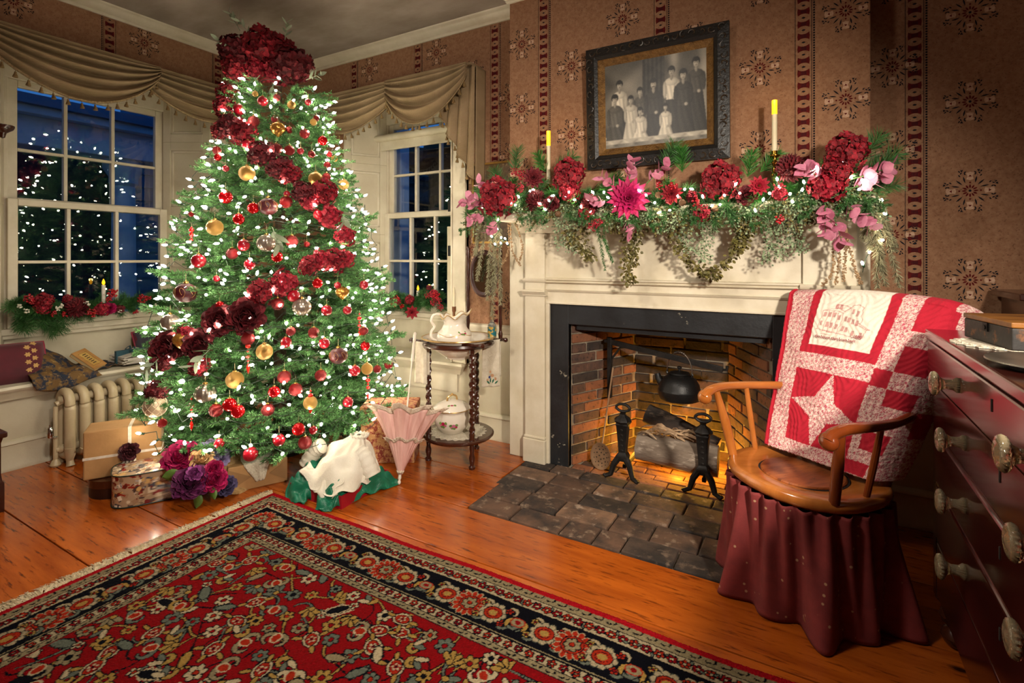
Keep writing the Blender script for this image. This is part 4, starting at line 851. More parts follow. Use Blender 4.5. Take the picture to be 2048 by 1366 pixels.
def sprig(p, d, L, n, label, m_, lw=.02, ll=.05, parent=None, nm='leaf_sprig', grp=None, drop=0, seed=0):
    """stem with paired leaves; each leaf its own part"""
    rs = random.Random(seed); d = Vector(d).normalized()
    if parent is None: t = thing(nm, label, 'sprig', p, 0, grp)
    else: t = obj(nm, None, parent); t.location = p; t.empty_display_size = .02
    P = lambda s_: d*(L*s_)+Vector((0, 0, -drop*s_*s_)); MB().tube([P(s_) for s_ in (0, .35, .7, 1)], [.0022, .002, .0015, .001], 5).build('stem', leaf_g if m_ is not leaf_s else leaf_s, t)
    for k in range(n):
        s_ = .25+.75*k/max(1, n-1); a = k*2.4+rs.random(); side = basis(d, a); X = (side @ Vector((1, 0, 0))*.8+d*.6).normalized(); Y = d.cross(X).normalized(); mm_ = MB(); petal(mm_, Matrix((X, Y, X.cross(Y))).transposed(), P(s_), ll*rs.uniform(.8, 1.15), lw, cup=.12, tip=.5, curl=.05, n=4); mm_.build('leaf', m_, t, 60)
    return t
for i, (u, v, dx, dz, L, n, w) in enumerate(((505, 75, -.6, .8, .14, 7, 'sticking up at the tree top beside the crown flowers'), (480, 62, -.5, 1, .12, 6, 'highest at the tree top'), (570, 80, .25, 1, .1, 6, 'rising behind the top flowers'), (465, 95, -1, .5, .1, 5, 'leaning left from the tree top'), (520, 150, -.3, -.6, .1, 6, 'hanging under the crown flowers'), (545, 165, .2, -.7, .12, 7, 'spilling below the crown flowers'), (612, 160, .8, .2, .1, 7, 'on the chimney side under the crown'))):
    p = at(u, v, 3.0); sprig(p, _R*dx+_U*dz-_F*.25, L, n, 'pale grey-green leaf sprig %s' % w, leaf_s, .011, .05, grp='leaf sprigs on the tree', seed=i)
for i, (u, v, w) in enumerate(((675, 412, 'beside the crimson flowers on the chimney side'), (428, 690, 'over the burgundy peonies low on the tree'), (545, 455, 'behind the silver ball'), (330, 705, 'below the gold lantern ornament'))):
    p = treehit(u, v, .05); sprig(p, _R*(-.6 if i % 2 else .5)-_U*.8-_F*.5, .12, 6, 'frosted silver leaf sprig %s' % w, leaf_s, .016, .07, grp='leaf sprigs on the tree', seed=20+i)
# ================================================================ GARLANDS
pine_m = mat('pine_needle', '2c5a28', '4a7a3c', ns=8, rough=.55, island=.35, c3='1d3f1c'); pine_y = mat('pine_needle_fresh', '3f8030', '2f6a28', ns=8, rough=.5, island=.3)
dusty = mat('dusty_green', '6d7f5c', '8d9c78', ns=10, rough=.8, island=.3); olive = mat('olive_leaf', '5a5526', '6f6432', ns=10, rough=.6, island=.4, c3='4a3a1c'); beige = mat('amaranth_beige', 'a88a66', '8a6c4c', ns=30, rough=.9, island=.25)
frost = mat('frosted_pine', '7d7a5c', '9a9474', ns=10, rough=.8, island=.35); wber = mat('berry_white', 'd9d2bf', rough=.4); conem = mat('pine_cone', '6b4a2c', '4a311c', ns=20, rough=.8)
def tuft(seed, L=.10, nn=170, nl=.06, w=.0016, m_=None, spread=.75, sag=.05):
    rs = np.random.default_rng(seed); V = []; Fc = []; needles(V, Fc, (0, 0, 0), (0, 0, L), nn, nl, w, rs, spread, 0); return npmesh('needles', np.concatenate(V), np.concatenate(Fc), m_ or pine_m)
TU = [tuft(1), tuft(2, .12, 200, .07), tuft(3, .09, 150, .055)]; TUY = tuft(4, .10, 190, .06, .0018, pine_y); TUF = tuft(5, .16, 260, .03, .0014, frost, .8)
def upz(me): V_ = np.zeros(len(me.vertices)*3, np.float32); me.vertices.foreach_get('co', V_); V_ = V_.reshape(-1, 3)[:, [2, 1, 0]]*np.array([-1, 1, 1], np.float32); me.vertices.foreach_set('co', V_.ravel()); me.update(); return me
SPR0 = [upz(spruce('needles', 86+i, 4, .15, .07, 90, .014, .0017, pine_m)[0]) for i in range(2)]
SPR = [spruce('needles', 80+i, 5, .2, .09, 90, .016, .0018, pine_m)[0] for i in range(2)]
def pine_sprig(parent, p, d, me, sc=1.0, nm='pine_sprig'):
    o = obj(nm, me, parent); o.location = p; o.rotation_mode = 'QUATERNION'; q = Vector(d).to_track_quat('Z', 'Y'); o.rotation_quaternion = q; o.scale = (sc,)*3; return o
def berry_mesh(n, R, r, m_, seed):
    rs = random.Random(seed); m = MB()
    for k in range(n): d = Vector((rs.gauss(0, 1), rs.gauss(0, 1), rs.gauss(0, 1))).normalized()*R*rs.uniform(.4, 1); m.ball(d, r*rs.uniform(.8, 1.1), 7)
    return m.mesh('berries', m_, 180)
BE = berry_mesh(26, .03, .0062, berry_r, 1); BES = berry_mesh(14, .02, .0055, berry_r, 2); BEW = berry_mesh(9, .016, .0055, wber, 3); BED = berry_mesh(40, .026, .0038, f_rose, 4)
CONE = MB().lathe([(.0001, 0), (.012, .004), (.016, .012), (.012, .024), (.004, .034), (.0001, .036)], 12, fl=lambda a, t: 1+.12*cos(6*a+t*9)).mesh('pine_cone', conem, 30)
def berries(parent, me, p, nm='berry_cluster'): o = obj(nm, me, parent); o.location = p; o.rotation_euler = (random.random()*6, random.random()*6, random.random()*6); return o
def vine(parent, pts, n, ll, lw, m_, seed, nm='trailing_vine', spread=1.0, fine=0):
    rs = random.Random(seed); pts = [Vector(p) for p in pts]; m = MB(); seg = len(pts)-1
    for k in range(n):
        s_ = k/max(1, n-1)*seg*.999; i = int(s_); c = pts[i].lerp(pts[i+1], s_-i); a = k*2.4+rs.random(); d = Vector((cos(a), sin(a)*.7, rs.uniform(-.9, .3))).normalized(); c2 = c+d*rs.uniform(.0, .02)*spread
        X = (d+Vector((0, 0, -.3))).normalized(); Y = X.orthogonal().normalized(); M = Matrix((X, Y, X.cross(Y))).transposed() @ Matrix.Rotation(rs.random()*6, 3, 'X'); petal(m, M, c2, ll*rs.uniform(.7, 1.2), lw, cup=.2, tip=1, curl=.1, n=2)
    m.tube(pts, .0015, 4); return m.build(nm, m_, parent, 60)
def smooth_path(pts, n=10):
    pts = [Vector(p) for p in pts]; out = []
    for i in range(len(pts)-1):
        p0, p1, p2, p3 = pts[max(0, i-1)], pts[i], pts[i+1], pts[min(len(pts)-1, i+2)]
        for k in range(n): t = k/n; out.append(.5*((2*p1)+(p2-p0)*t+(2*p0-5*p1+4*p2-p3)*t*t+(3*p1-p0-3*p2+p3)*t**3))
    return out+[pts[-1]]
rs = random.Random(12)
GY = 2.47
mg = thing('mantel_garland', 'long garland of silk flowers and greenery draped along the mantel', 'garland', (0, 0, 0))
def G(u, v, y=GY): return onY(u, v, y)
spine = smooth_path([G(955, 425, 2.52), G(1010, 395, 2.52), G(1080, 400), G(1160, 405), G(1250, 410), G(1340, 405), G(1440, 405), G(1540, 400), G(1620, 380), G(1690, 360), G(1735, 385, 2.48)], 8)
MB().tube(spine, .009, 6).build('rope', leaf_g, mg)
for k, p in enumerate(spine):                                  # greenery all along the rope
    for q in range(2):
        d = Vector((rs.uniform(-1, 1), rs.uniform(-1.0, .1), rs.uniform(-.25, .9))); me = TU[(k+q) % 3] if (k+q) % 5 else TUY
        pine_sprig(mg, p+Vector((rs.uniform(-.02, .02), rs.uniform(-.03, .01), rs.uniform(-.03, .02))), d, me, rs.uniform(.65, .95))
for k, p in enumerate(spine):                                  # lower fringe of greenery over the shelf edge
    if k % 2 == 0: pine_sprig(mg, p+Vector((rs.uniform(-.03, .03), -.06, -.03)), Vector((rs.uniform(-.8, .8), -.5, rs.uniform(-1, -.3))), TU[k % 3] if k % 4 else SPR0[(k//4) % 2], rs.uniform(.6, .85), 'fir_sprig')
    a = p+Vector((rs.uniform(-.02, .02), -.05, -.01)); vine(mg, [a, a+Vector((rs.uniform(-.03, .03), -.03, -.03)), a+Vector((rs.uniform(-.05, .05), -.035, -rs.uniform(.07, .15)))], 110, .010, .0045, dusty if k % 3 else olive, 300+k, 'greenery_spray', 1.6)
for u, v, du, dv, yy in ((1030, 345, .1, 1, 0), (1003, 385, -.3, 1, 0), (1092, 345, -.4, .8, 1), (1180, 385, 1, .15, 1), (1200, 370, .9, .3, 1), (1365, 345, -.1, .6, 1), (1495, 355, .1, 1, 1), (1330, 340, .2, .7, 0), (1735, 350, .6, .5, 0), (1110, 345, .6, .5, 0), (1720, 330, .5, .9, 0), (1520, 345, .5, .6, 1)):
    pine_sprig(mg, G(u, v), _R*du+_U*dv-_F*.2, TUY if yy else TU[1], 1.05)
for i, (u, v, pr_, k) in enumerate(((995, 395, 40, 'h'), (1137, 350, 33, 'h'), (1140, 385, 22, 'c'), (1072, 402, 24, 'M'), (1103, 407, 16, 'P'), (1180, 408, 22, 'M'), (1440, 362, 39, 'h'), (1383, 395, 13, 'M'), (1493, 391, 20, 'P'), (1580, 337, 30, 'M'), (1692, 306, 40, 'h'), (1655, 372, 36, 'c'), (1672, 345, 30, 'h'), (1560, 388, 15, 'c'), (1405, 428, 18, 'c'), (1175, 425, 18, 'c'))):
    p = G(u, v, GY-.095); r = pr_*(p-_C).dot(_F)/FPX; flower(k, p, r, (_C-p).normalized()+Vector((0, 0, .35 if v < 400 else -.1)), None, mg, None, 'garland_flower')
def big_dahlia(u, v, pr_, m_, each, nm, seed, rings=6, kpr=14, w=.10, eye=None):
    p = G(u, v, GY-.105); r = pr_*(p-_C).dot(_F)/FPX; t = obj(nm, None, mg); t.location = p; t.rotation_mode = 'QUATERNION'; t.rotation_quaternion = ((_C-p).normalized()+Vector((0, 0, .15))).to_track_quat('Z', 'Y'); t.scale = (r,)*3
    if each:
        for q in dahlia(seed, rings, w, kpr=kpr, each=True): q.build('petal', m_, t, 60)
    else: dahlia(seed, rings, w, kpr=kpr).build('petals', m_, t, 60)
    MB().ball((0, 0, .1), .16 if eye else .12, 10, sc=(1, 1, .7)).build('flower_centre', eye or m_, t); return t
big_dahlia(1257, 398, 46, f_mag, True, 'magenta_dahlia', 1); big_dahlia(1067, 356, 24, f_dred, True, 'burgundy_dahlia', 2, 5, 11, .12); big_dahlia(1343, 388, 24, f_red, True, 'red_dahlia', 3, 5, 12, .1); big_dahlia(1518, 372, 22, f_rose, True, 'red_dahlia', 4, 4, 11, .12, f_gold_c)
for i, (u, v, du, dv, L, n) in enumerate(((985, 415, -1, .45, .13, 8), (975, 430, -.9, -.3, .10, 7), (1000, 440, -.6, -.7, .10, 6), (960, 410, -1, .1, .10, 4), (985, 400, -.5, .6, .12, 6), (1255, 370, .2, 1, .11, 8), (1240, 385, -.9, .7, .12, 7), (1290, 370, .8, .8, .12, 6), (1215, 400, -.8, -.1, .08, 5), (1250, 440, .3, -.7, .06, 4), (1640, 365, -.6, .5, .09, 6), (1690, 380, .8, .25, .12, 7), (1650, 395, -.2, -1, .15, 11), (1680, 395, .5, -.7, .15, 10), (1665, 425, .1, -1, .12, 8), (1700, 360, .6, .2, .13, 9), (1640, 350, -.7, .2, .08, 7))):
    sprig(G(u, v, GY-.10), _R*du+_U*dv-_F*.35, L, n, None, f_orch, .024, .054, mg, 'pink_blossom_sprig', seed=40+i)
for u, v, me in ((1030, 345, BED), (1045, 350, BED), (1040, 375, BED), (1185, 452, BED), (1195, 445, BED), (1345, 372, BES), (1385, 390, BED), (1410, 420, BED), (1560, 375, BED), (1558, 438, BES), (1340, 400, BES), (1390, 405, BES), (1320, 370, BES)): berries(mg, me, G(u, v, GY-.115))
for u, v in ((1118, 425), (1432, 415), (1360, 405), (1312, 390)): berries(mg, CONE, G(u, v, GY-.11), 'pine_cone')
def HV(pl, y=2.435): return smooth_path([G(u, v, y) for u, v in pl], 5)
for i, (pl, n, kind) in enumerate((([(1125, 410), (1118, 450), (1122, 490)], 60, 'd'), ([(1150, 415), (1140, 460), (1145, 500)], 70, 'd'), ([(1160, 420), (1165, 460), (1172, 505), (1178, 515)], 50, 'o'), ([(1140, 455), (1145, 480), (1168, 500)], 40, 'o'), ([(1262, 425), (1258, 470), (1252, 520), (1262, 565)], 75, 'o'), ([(1275, 440), (1270, 480), (1265, 530)], 50, 'o'), ([(1240, 430), (1230, 460)], 26, 'o'), ([(1300, 425), (1305, 455)], 30, 'o'), ([(1350, 420), (1345, 460), (1370, 510), (1410, 545)], 80, 'o'), ([(1370, 420), (1365, 465), (1385, 500)], 60, 'd'), ([(1420, 430), (1412, 480), (1408, 520)], 60, 'd'), ([(1470, 425), (1482, 470), (1470, 505), (1430, 540), (1420, 552)], 85, 'o'), ([(1500, 430), (1490, 465), (1470, 500)], 50, 'o'), ([(1570, 400), (1555, 445), (1540, 490), (1530, 520)], 80, 'd'), ([(1595, 410), (1590, 450), (1600, 500)], 80, 'd'), ([(1560, 420), (1575, 470), (1560, 510)], 60, 'd'), ([(1620, 400), (1630, 440)], 40, 'o'), ([(1330, 410), (1325, 450)], 30, 'o'))):
    vine(mg, HV(pl), int(n*3.2), .016 if kind == 'o' else .0105, .0078 if kind == 'o' else .0048, olive if kind == 'o' else dusty, 100+i, spread=1.7)
for i, (u0, v0, u1, v1) in enumerate(((1195, 455, 1210, 540), (1205, 470, 1225, 525), (1425, 425, 1430, 460), (1110, 425, 1085, 450), (1080, 430, 1060, 460))):
    a, b = G(u0, v0, 2.43), G(u1, v1, 2.43); V = []; Fc = []; needles(V, Fc, (0, 0, 0), tuple(b-a), 240, .017, .0018, np.random.default_rng(i), .8); o = obj('hanging_fir_sprig', npmesh('needles', np.concatenate(V), np.concatenate(Fc), pine_m), mg); o.location = a
for i, (pl, y) in enumerate((([(1015, 440), (1018, 490), (1010, 520), (995, 545)], 2.5), ([(1020, 440), (1025, 500), (1040, 530)], 2.5), ([(1030, 445), (1045, 490), (1040, 520)], 2.5), ([(1680, 460), (1668, 500), (1665, 545), (1645, 570)], 2.44), ([(1690, 460), (1700, 500), (1712, 545), (1722, 568)], 2.44), ([(1683, 470), (1678, 520), (1672, 566)], 2.44), ([(1695, 470), (1690, 510), (1688, 560)], 2.44))):
    P = smooth_path([G(u, v, y) for u, v in pl], 8); m = MB(); rs2 = random.Random(i)
    for k, p in enumerate(P):
        for q in range(5): m.ball(p+Vector((rs2.uniform(-1, 1), rs2.uniform(-1, 1), rs2.uniform(-1, 1)))*.006, .0034, 5)
    m.tube(P, .0016, 4); m.build('amaranth_strand', beige, mg, 180)
for i, (u0, v0, u1, v1, y) in enumerate(((975, 440, 955, 560, 2.47), (985, 445, 975, 600, 2.46), (995, 450, 990, 590, 2.47), (1000, 455, 1002, 610, 2.48), (968, 440, 950, 510, 2.48), (990, 450, 985, 640, 2.48), (1735, 390, 1740, 500, 2.46), (1745, 390, 1770, 570, 2.46), (1750, 395, 1800, 572, 2.47), (1740, 400, 1765, 540, 2.45), (1755, 400, 1790, 500, 2.48), (1748, 400, 1755, 575, 2.46), (1738, 395, 1728, 480, 2.47))):
    a, b = G(u0, v0, y), G(u1, v1, y); V = []; Fc = []; d = b-a; rr = np.random.default_rng(40+i)
    for s0, s1 in ((0, .35), (.35, .7), (.7, 1)): needles(V, Fc, tuple(d*s0+Vector((0, -.01*sin(s0*3), 0))), tuple(d*s1+Vector((0, -.01*sin(s1*3), 0))), 170, .026, .0018, rr, .75)
    o = obj('hanging_frosted_sprig', npmesh('needles', np.concatenate(V), np.concatenate(Fc), frost), mg); o.location = a
# lights woven through the mantel garland
rs = random.Random(77); pts = []
for k, p in enumerate(spine):
    s_ = k/len(spine); pts.append(p+Vector((rs.uniform(-.012, .012), -.105+rs.uniform(-.025, .02), .045*sin(k*.9)+rs.uniform(-.02, .02))))
pts = smooth_path(pts, 3)
light_string('string of warm white lights woven through the mantel garland', pts, .045, 'light strings on the mantel', 5, 1.15)
pts = smooth_path([G(985, 430, 2.44), G(1000, 455, 2.44), G(985, 480, 2.44), G(998, 495, 2.44), G(1010, 478, 2.44), G(1018, 492, 2.44), G(1000, 475, 2.45)], 5)
light_string('short tail of lights hanging at the window end of the mantel', pts, .045, 'light strings on the mantel', 6, 1.2)
pts = smooth_path([G(1735, 390, 2.45), G(1760, 400, 2.44), G(1775, 430, 2.45), G(1760, 455, 2.45), G(1765, 480, 2.45), G(1735, 510, 2.46), G(1725, 545, 2.47)], 5)
light_string('short tail of lights hanging at the chair end of the mantel', pts, .05, 'light strings on the mantel', 7, 1.2)
# ---- sill garlands with candles
def sill_candle(p, h, label):
    t = thing('flameless_candle', label, 'candle', p); wm = mat('white_candle', 'e9e2d6', 'd8cfc0', ns=6, rough=.4, sub=.3)
    MB().lathe([(.0001, 0), (.011, 0), (.011, h), (.006, h+.002), (.0001, h+.002)], 16).build('candle', wm, t); MB().lathe([(.0001, h), (.0075, h+.008), (.009, h+.016), (.006, h+.028), (.0001, h+.042)], 12).build('flame', flame_m, t); lamp('candle_light', (p[0], p[1], p[2]+h+.03), .2, (1, .6, .15), .01)
XS = XG+.055
g1 = thing('window_garland', 'evergreen garland with red berries and flowers on the tall window sill', 'garland', (0, 0, 0))
def W1(u, v, x=XS): return onX(u, v, x)
sp1 = smooth_path([W1(50, 612), W1(110, 618), W1(180, 616), W1(250, 606), W1(330, 600), W1(400, 598)], 9); MB().tube(sp1, .008, 6).build('rope', leaf_g, g1); rs = random.Random(21)
for k, p in enumerate(sp1):
    for q in range(4): pine_sprig(g1, p+Vector((rs.uniform(-.02, .03), rs.uniform(-.03, .03), rs.uniform(-.02, .02))), (rs.uniform(.0, 1), rs.uniform(-1, 1), rs.uniform(-.8, .7)), TU[(k+q) % 3], rs.uniform(.5, .8))
for k in range(16): pine_sprig(g1, W1(rs.uniform(30, 150), rs.uniform(600, 650), XS+.03), (rs.uniform(.1, .9), rs.uniform(-.6, .6), rs.uniform(-1, .2)), TU[k % 3], 1.0)
for u, v, pr_, k in ((87, 603, 17, 'h'), (85, 616, 14, 'c'), (153, 615, 22, 'M'), (135, 598, 9, 'h'), (205, 619, 14, 'c'), (218, 617, 12, 'k'), (240, 618, 9, 'H')): p = W1(u, v, XS+.11); flower(k, p, pr_*(p-_C).dot(_F)/FPX, (_C-p).normalized()+Vector((0, 0, .3)), None, g1, None, 'garland_flower')
for u, v, me in ((56, 597, BE), (62, 600, BES), (223, 587, BE), (228, 580, BES), (217, 598, BES), (285, 600, BE), (280, 592, BES), (296, 597, BES), (184, 624, BE), (270, 622, BES), (132, 628, BES), (300, 620, BES), (110, 628, BES), (60, 604, BES)): berries(g1, me, W1(u, v, XS+.125))
for u, v in ((116, 617), (121, 612), (171, 605), (175, 610), (242, 623), (40, 612), (52, 622), (310, 612)): berries(g1, BEW, W1(u, v, XS+.125))
p = W1(207, 606, XS+.05); sill_candle(p, .115, 'white flameless candle in the garland on the tall window sill')
YS = YG-.06
g2 = thing('window_garland', 'smaller red berry garland on the sill of the window beside the washstand', 'garland', (0, 0, 0))
def W2(u, v, y=YS): return onY(u, v, y)
sp2 = smooth_path([W2(755, 605), W2(790, 600), W2(830, 603), W2(880, 598)], 9); MB().tube(sp2, .008, 6).build('rope', leaf_g, g2); rs = random.Random(22)
for k, p in enumerate(sp2):
    for q in range(4): pine_sprig(g2, p+Vector((rs.uniform(-.02, .02), rs.uniform(-.03, .02), rs.uniform(-.02, .02))), (rs.uniform(-1, 1), rs.uniform(-1, 0), rs.uniform(-.8, .6)), TU[(k+q) % 3], rs.uniform(.55, .9))
for u, v, pr_, k in ((819, 600, 10, 'h'), (764, 588, 6, 'h'), (868, 588, 10, 'c'), (858, 575, 6, 'H')): p = W2(u, v, YS-.10); flower(k, p, pr_*(p-_C).dot(_F)/FPX, (_C-p).normalized()+Vector((0, 0, .3)), None, g2, None, 'garland_flower')
p = W2(824, 624, YS-.12); t = obj('poinsettia', None, g2); t.location = p; t.rotation_mode = 'QUATERNION'; t.rotation_quaternion = ((_C-p).normalized()+Vector((0, 0, -.2))).to_track_quat('Z', 'Y'); t.scale = (.055,)*3
for q in dahlia(9, 3, .13, .6, 1.0, 8, True): q.build('petal', f_red, t, 60)
for u, v, me in ((787, 603, BED), (778, 600, BED), (797, 605, BED), (792, 598, BE), (870, 595, BED), (866, 605, BED), (876, 602, BED), (873, 590, BE), (855, 590, BED), (803, 612, BES), (785, 612, BES), (880, 615, BED)): berries(g2, me, W2(u, v, YS-.11))
sill_candle(W2(836, 592, YS-.02), .04, 'white flameless candle in the garland behind the washstand')
# ================================================================ VALANCES
vfab = mat('valance_fabric', '9c8464', '86704f', ns=5, rough=.85, bump=.5, bs=6, stretch=(1, 1, 1))
N, Lk, B = nodes_of(vfab); wv = N.new('ShaderNodeTexWave'); wv.inputs['Scale'].default_value = 75; wv.bands_direction = 'DIAGONAL'; tc = N.new('ShaderNodeTexCoord'); Lk.new(tc.outputs['UV'], wv.inputs['Vector']); bp = N.new('ShaderNodeBump'); bp.inputs['Strength'].default_value = .35; bp.inputs['Distance'].default_value = .004
Lk.new(wv.outputs['Fac'], bp.inputs['Height']); Lk.new(bp.outputs[0], B.inputs['Normal'])
braid = mat('valance_braid', 'a78f68', '7d6746', ns=90, rough=.8, bump=.8, bs=140); tassm = mat('tassel_tan', '8f7448', '6e5632', ns=60, rough=.85, bump=.6, bs=160, stretch=(1, 1, .2))
TAS = MB().lathe([(.0012, .024), (.0012, .012), (.005, .011), (.0055, .006), (.0045, .004), (.007, -.002), (.0105, -.012), (.0115, -.018), (.0001, -.018)], 10).mesh('tassel', tassm, 40)
def uvgrid(me, nu, nv, su, sv):
    uv = me.uv_layers.new(name='UVMap'); li = np.zeros(len(me.loops), np.int32); me.loops.foreach_get('vertex_index', li); d = np.zeros((len(li), 2), np.float32); d[:, 0] = (li//nv)/(nu-1)*su; d[:, 1] = (li % nv)/(nv-1)*sv; uv.data.foreach_set('uv', d.ravel())
def cloth(name, nu, nv, fn, m_, parent, su=1, sv=1, solid=.003):
    V = np.array([fn(i/(nu-1), j/(nv-1)) for i in range(nu) for j in range(nv)]); me = npmesh(name, V, gridfaces(nu, nv), m_, 1); uvgrid(me, nu, nv, su, sv); o = obj(name, me, parent)
    if solid: d = o.modifiers.new('thick', 'SOLIDIFY'); d.thickness = solid; d.offset = 0
    return o
def trim_line(parent, pts, every=.052, w=.007):
    MB().tube(pts, w, 6, flat=.5).build('braid', braid, parent, 180); acc = every*.5
    for a, b in zip(pts, pts[1:]):
        acc += (Vector(b)-Vector(a)).length
        if acc > every: acc = 0; o = obj('tassel', TAS, parent); o.location = Vector(b)-Vector((0, 0, .028)); o.rotation_euler = (random.uniform(-.12, .12), random.uniform(-.12, .12), random.uniform(0, 6))
def swag(parent, T, a0, a1, zt, D, e0, e1, nf, ph, lift=.0, skew=.5):
    """T(a, out, z) -> world; gathered folds converge at both upper corners"""
    def fn(s_, t):
        sh = (4*s_*(1-s_))**.85; e = e0+(e1-e0)*s_; z = zt-(e+(D-e)*sh)*(t**1.08); fo = (.013+.019*sh)*sin(2*PI*nf*t**.85+ph+1.2*sin(PI*s_))*min(1, t*4)*(1 if t < .93 else .4); out = lift+.012+.055*sin(PI*s_)**.8*sin(PI*min(1, t*1.05)*.62)+fo; return T(a0+(a1-a0)*s_, out, z+.004*sin(9*s_+ph)*t)
    cloth('swag', 64, 60, fn, vfab, parent, (a1-a0)*1.0, D*1.6); trim_line(parent, [Vector(fn(k/70, 1.0))+Vector((0, 0, .004)) for k in range(71)])
T1 = lambda a, o, z: (XL+.115+o, a, z); T2 = lambda a, o, z: (a, YW-.115-o, z)
v1 = thing('swag_valance', 'tan tasselled swag valance over the tall window by the seat', 'valance', (0, 0, 0))
swag(v1, T1, 1.60, 2.42, 2.362, .285, .09, .08, 5, 1.0, 0); swag(v1, T1, .86, 1.73, 2.366, .335, .085, .07, 6, .3, .03); swag(v1, T1, .05, .93, 2.366, .33, .08, .08, 6, .3, 0)
MB().bb(XL, XL+.13, .05, 2.42, 2.352, 2.37).build('valance_board', vfab, v1, 0)
v2 = thing('swag_valance', 'tan tasselled swag valance with hanging tail over the window beside the fireplace', 'valance', (0, 0, 0))
swag(v2, T2, -3.30, -2.44, 2.36, .325, .08, .11, 6, .7, 0); swag(v2, T2, -2.52, -1.845, 2.36, .35, .12, .09, 5, .2, .03)
MB().bb(-3.3, -1.83, YW-.13, YW, 2.35, 2.366).build('valance_board', vfab, v2, 0)
def jab(s_, t):
    x = -2.045+.235*s_; zb = 2.05-.42*s_**.9; z = 2.345+(zb-2.345)*t; pl = .045*abs(((s_*3.2) % 1)-.5)*2; return (x+.012*t*(s_-.5)+.012*sin(s_*20)*t, YW-.10-pl*(.5+.5*t)-.02*t, z)
cloth('tail', 60, 40, jab, vfab, v2, .5, .7); trim_line(v2, [Vector(jab(k/46, 1.0)) for k in range(47)], .045, .006)
cloth('tail_return', 8, 30, lambda s_, t: (-1.81+.006*s_+.012*t*.5, YW-.10-.02*t+(.1+.0*t)*s_, 2.345-.715*t), vfab, v2, .12, .7)
# white roller shade under the second valance
rl = thing('roller_shade', 'white roller blind pulled up inside the window by the fireplace', 'blind', (0, 0, 0)); shade_m = mat('blind_cloth', 'd8cfb6', 'c9bea2', ns=8, rough=.8)
MB().tube([(-2.99, YG-.06, 2.085), (-2.09, YG-.06, 2.085)], .028, 16).build('roller', shade_m, rl); MB().bb(-2.98, -2.10, YG-.046, YG-.040, 2.0, 2.1).bb(-2.98, -2.10, YG-.05, YG-.036, 1.99, 2.004).build('cloth', shade_m, rl, 0)
# ================================================================ WASHSTAND AND CHINA
mahog = mat('dark_mahogany', '2e130d', '45200f', ns=6, nd=7, rough=.25, stretch=(1, 1, .25), bump=.04, bs=40, coat=.35, lo=.3, hi=.8)
china = mat('china_white', 'e6dccd', 'd8cbb8', ns=4, rough=.12, coat=.5); goldrim = mat('china_gold', 'b08a4c', 'caa870', ns=30, rough=.3, metal=.6); rosem = mat('china_rose', 'b02a50', '8a1838', ns=60, rough=.2); greenm = mat('china_leaf', '5c7a3c', '76904c', ns=60, rough=.2); pinkm = mat('china_pink', 'c66a88', rough=.2)
WX, WY = -1.745, 2.40
ws = thing('washstand', 'dark wooden tripod washstand with barley twist legs and oval mirror', 'washstand', (WX, WY, 0))
LEGS = [Vector((-.136, -.10, 0)), Vector((.148, -.079, 0)), Vector((.0, .183, 0))]
for L in LEGS:
    m = MB(); P = [(.017, 0), (.018, .012), (.011, .02), (.016, .045), (.017, .06), (.011, .085), (.014, .11), (.013, .135), (.02, .14)]
    m.lathe(P, 14, c=L); m.lathe([(.018, .158), (.015, .17), (.017, .185), (.012, .2)], 14, c=L)
    n = 72; K = 10; vs = []
    for i in range(n+1):
        z = .2+.42*i/n; a0 = i/n*2*PI*4.2
        for j in range(K):
            a = 2*PI*j/K; r = .0135+.0042*cos(2*(a-a0)); vs.append(L+Vector((r*cos(a), r*sin(a), z)))
    m.add(vs, [(i*K+j, i*K+(j+1) % K, (i+1)*K+(j+1) % K, (i+1)*K+j) for i in range(n) for j in range(K)]); m.lathe([(.012, .62), (.017, .635), (.014, .65), (.018, .66)], 14, c=L)
    m.build('leg', mahog, ws)
MB().lathe([(.0001, .138), (.195, .138), (.203, .146), (.203, .152), (.195, .158), (.0001, .158)], 44).build('lower_shelf', mahog, ws)
rg = MB(); P = [(.172, .655), (.2, .652), (.207, .662), (.203, .675), (.18, .678), (.172, .668)]; n = 48
vs = [(r*cos(2*PI*j/n), r*sin(2*PI*j/n), z) for r, z in P for j in range(n)]; K = len(P)
rg.add(vs, [(i*n+j, i*n+(j+1) % n, ((i+1) % K)*n+(j+1) % n, ((i+1) % K)*n+j) for i in range(K) for j in range(n)]); rg.build('top_ring', mahog, ws)
def rail(p, q):
    p, q = Vector(p), Vector(q); m = MB().tube([p, p.lerp(q, .5), q], .008, 10)
    for e, d in ((p, (p-q).normalized()), (q, (q-p).normalized())): m.tube([e-d*.004, e+d*.004, e+d*.014, e+d*.024, e+d*.03], [.008, .012, .014, .013, .006], 10)
    m.build('towel_rail', mahog, ws)
loc = lambda u, v, dep: at(u, v, dep)-Vector((WX, WY, 0))
rail(loc(828, 681, 2.93), loc(960, 692, 2.74)); rail(loc(968, 680, 3.14), loc(1008, 680, 2.93))
MB().bar(loc(968, 680, 3.1)+Vector((-.05, 0, 0)), loc(1004, 679, 3.0), .05, .016).build('mirror_shelf', mahog, ws, 0, bevel=.004)
PA, PB = at(936, 640, 3.06), at(1001, 662, 3.04)
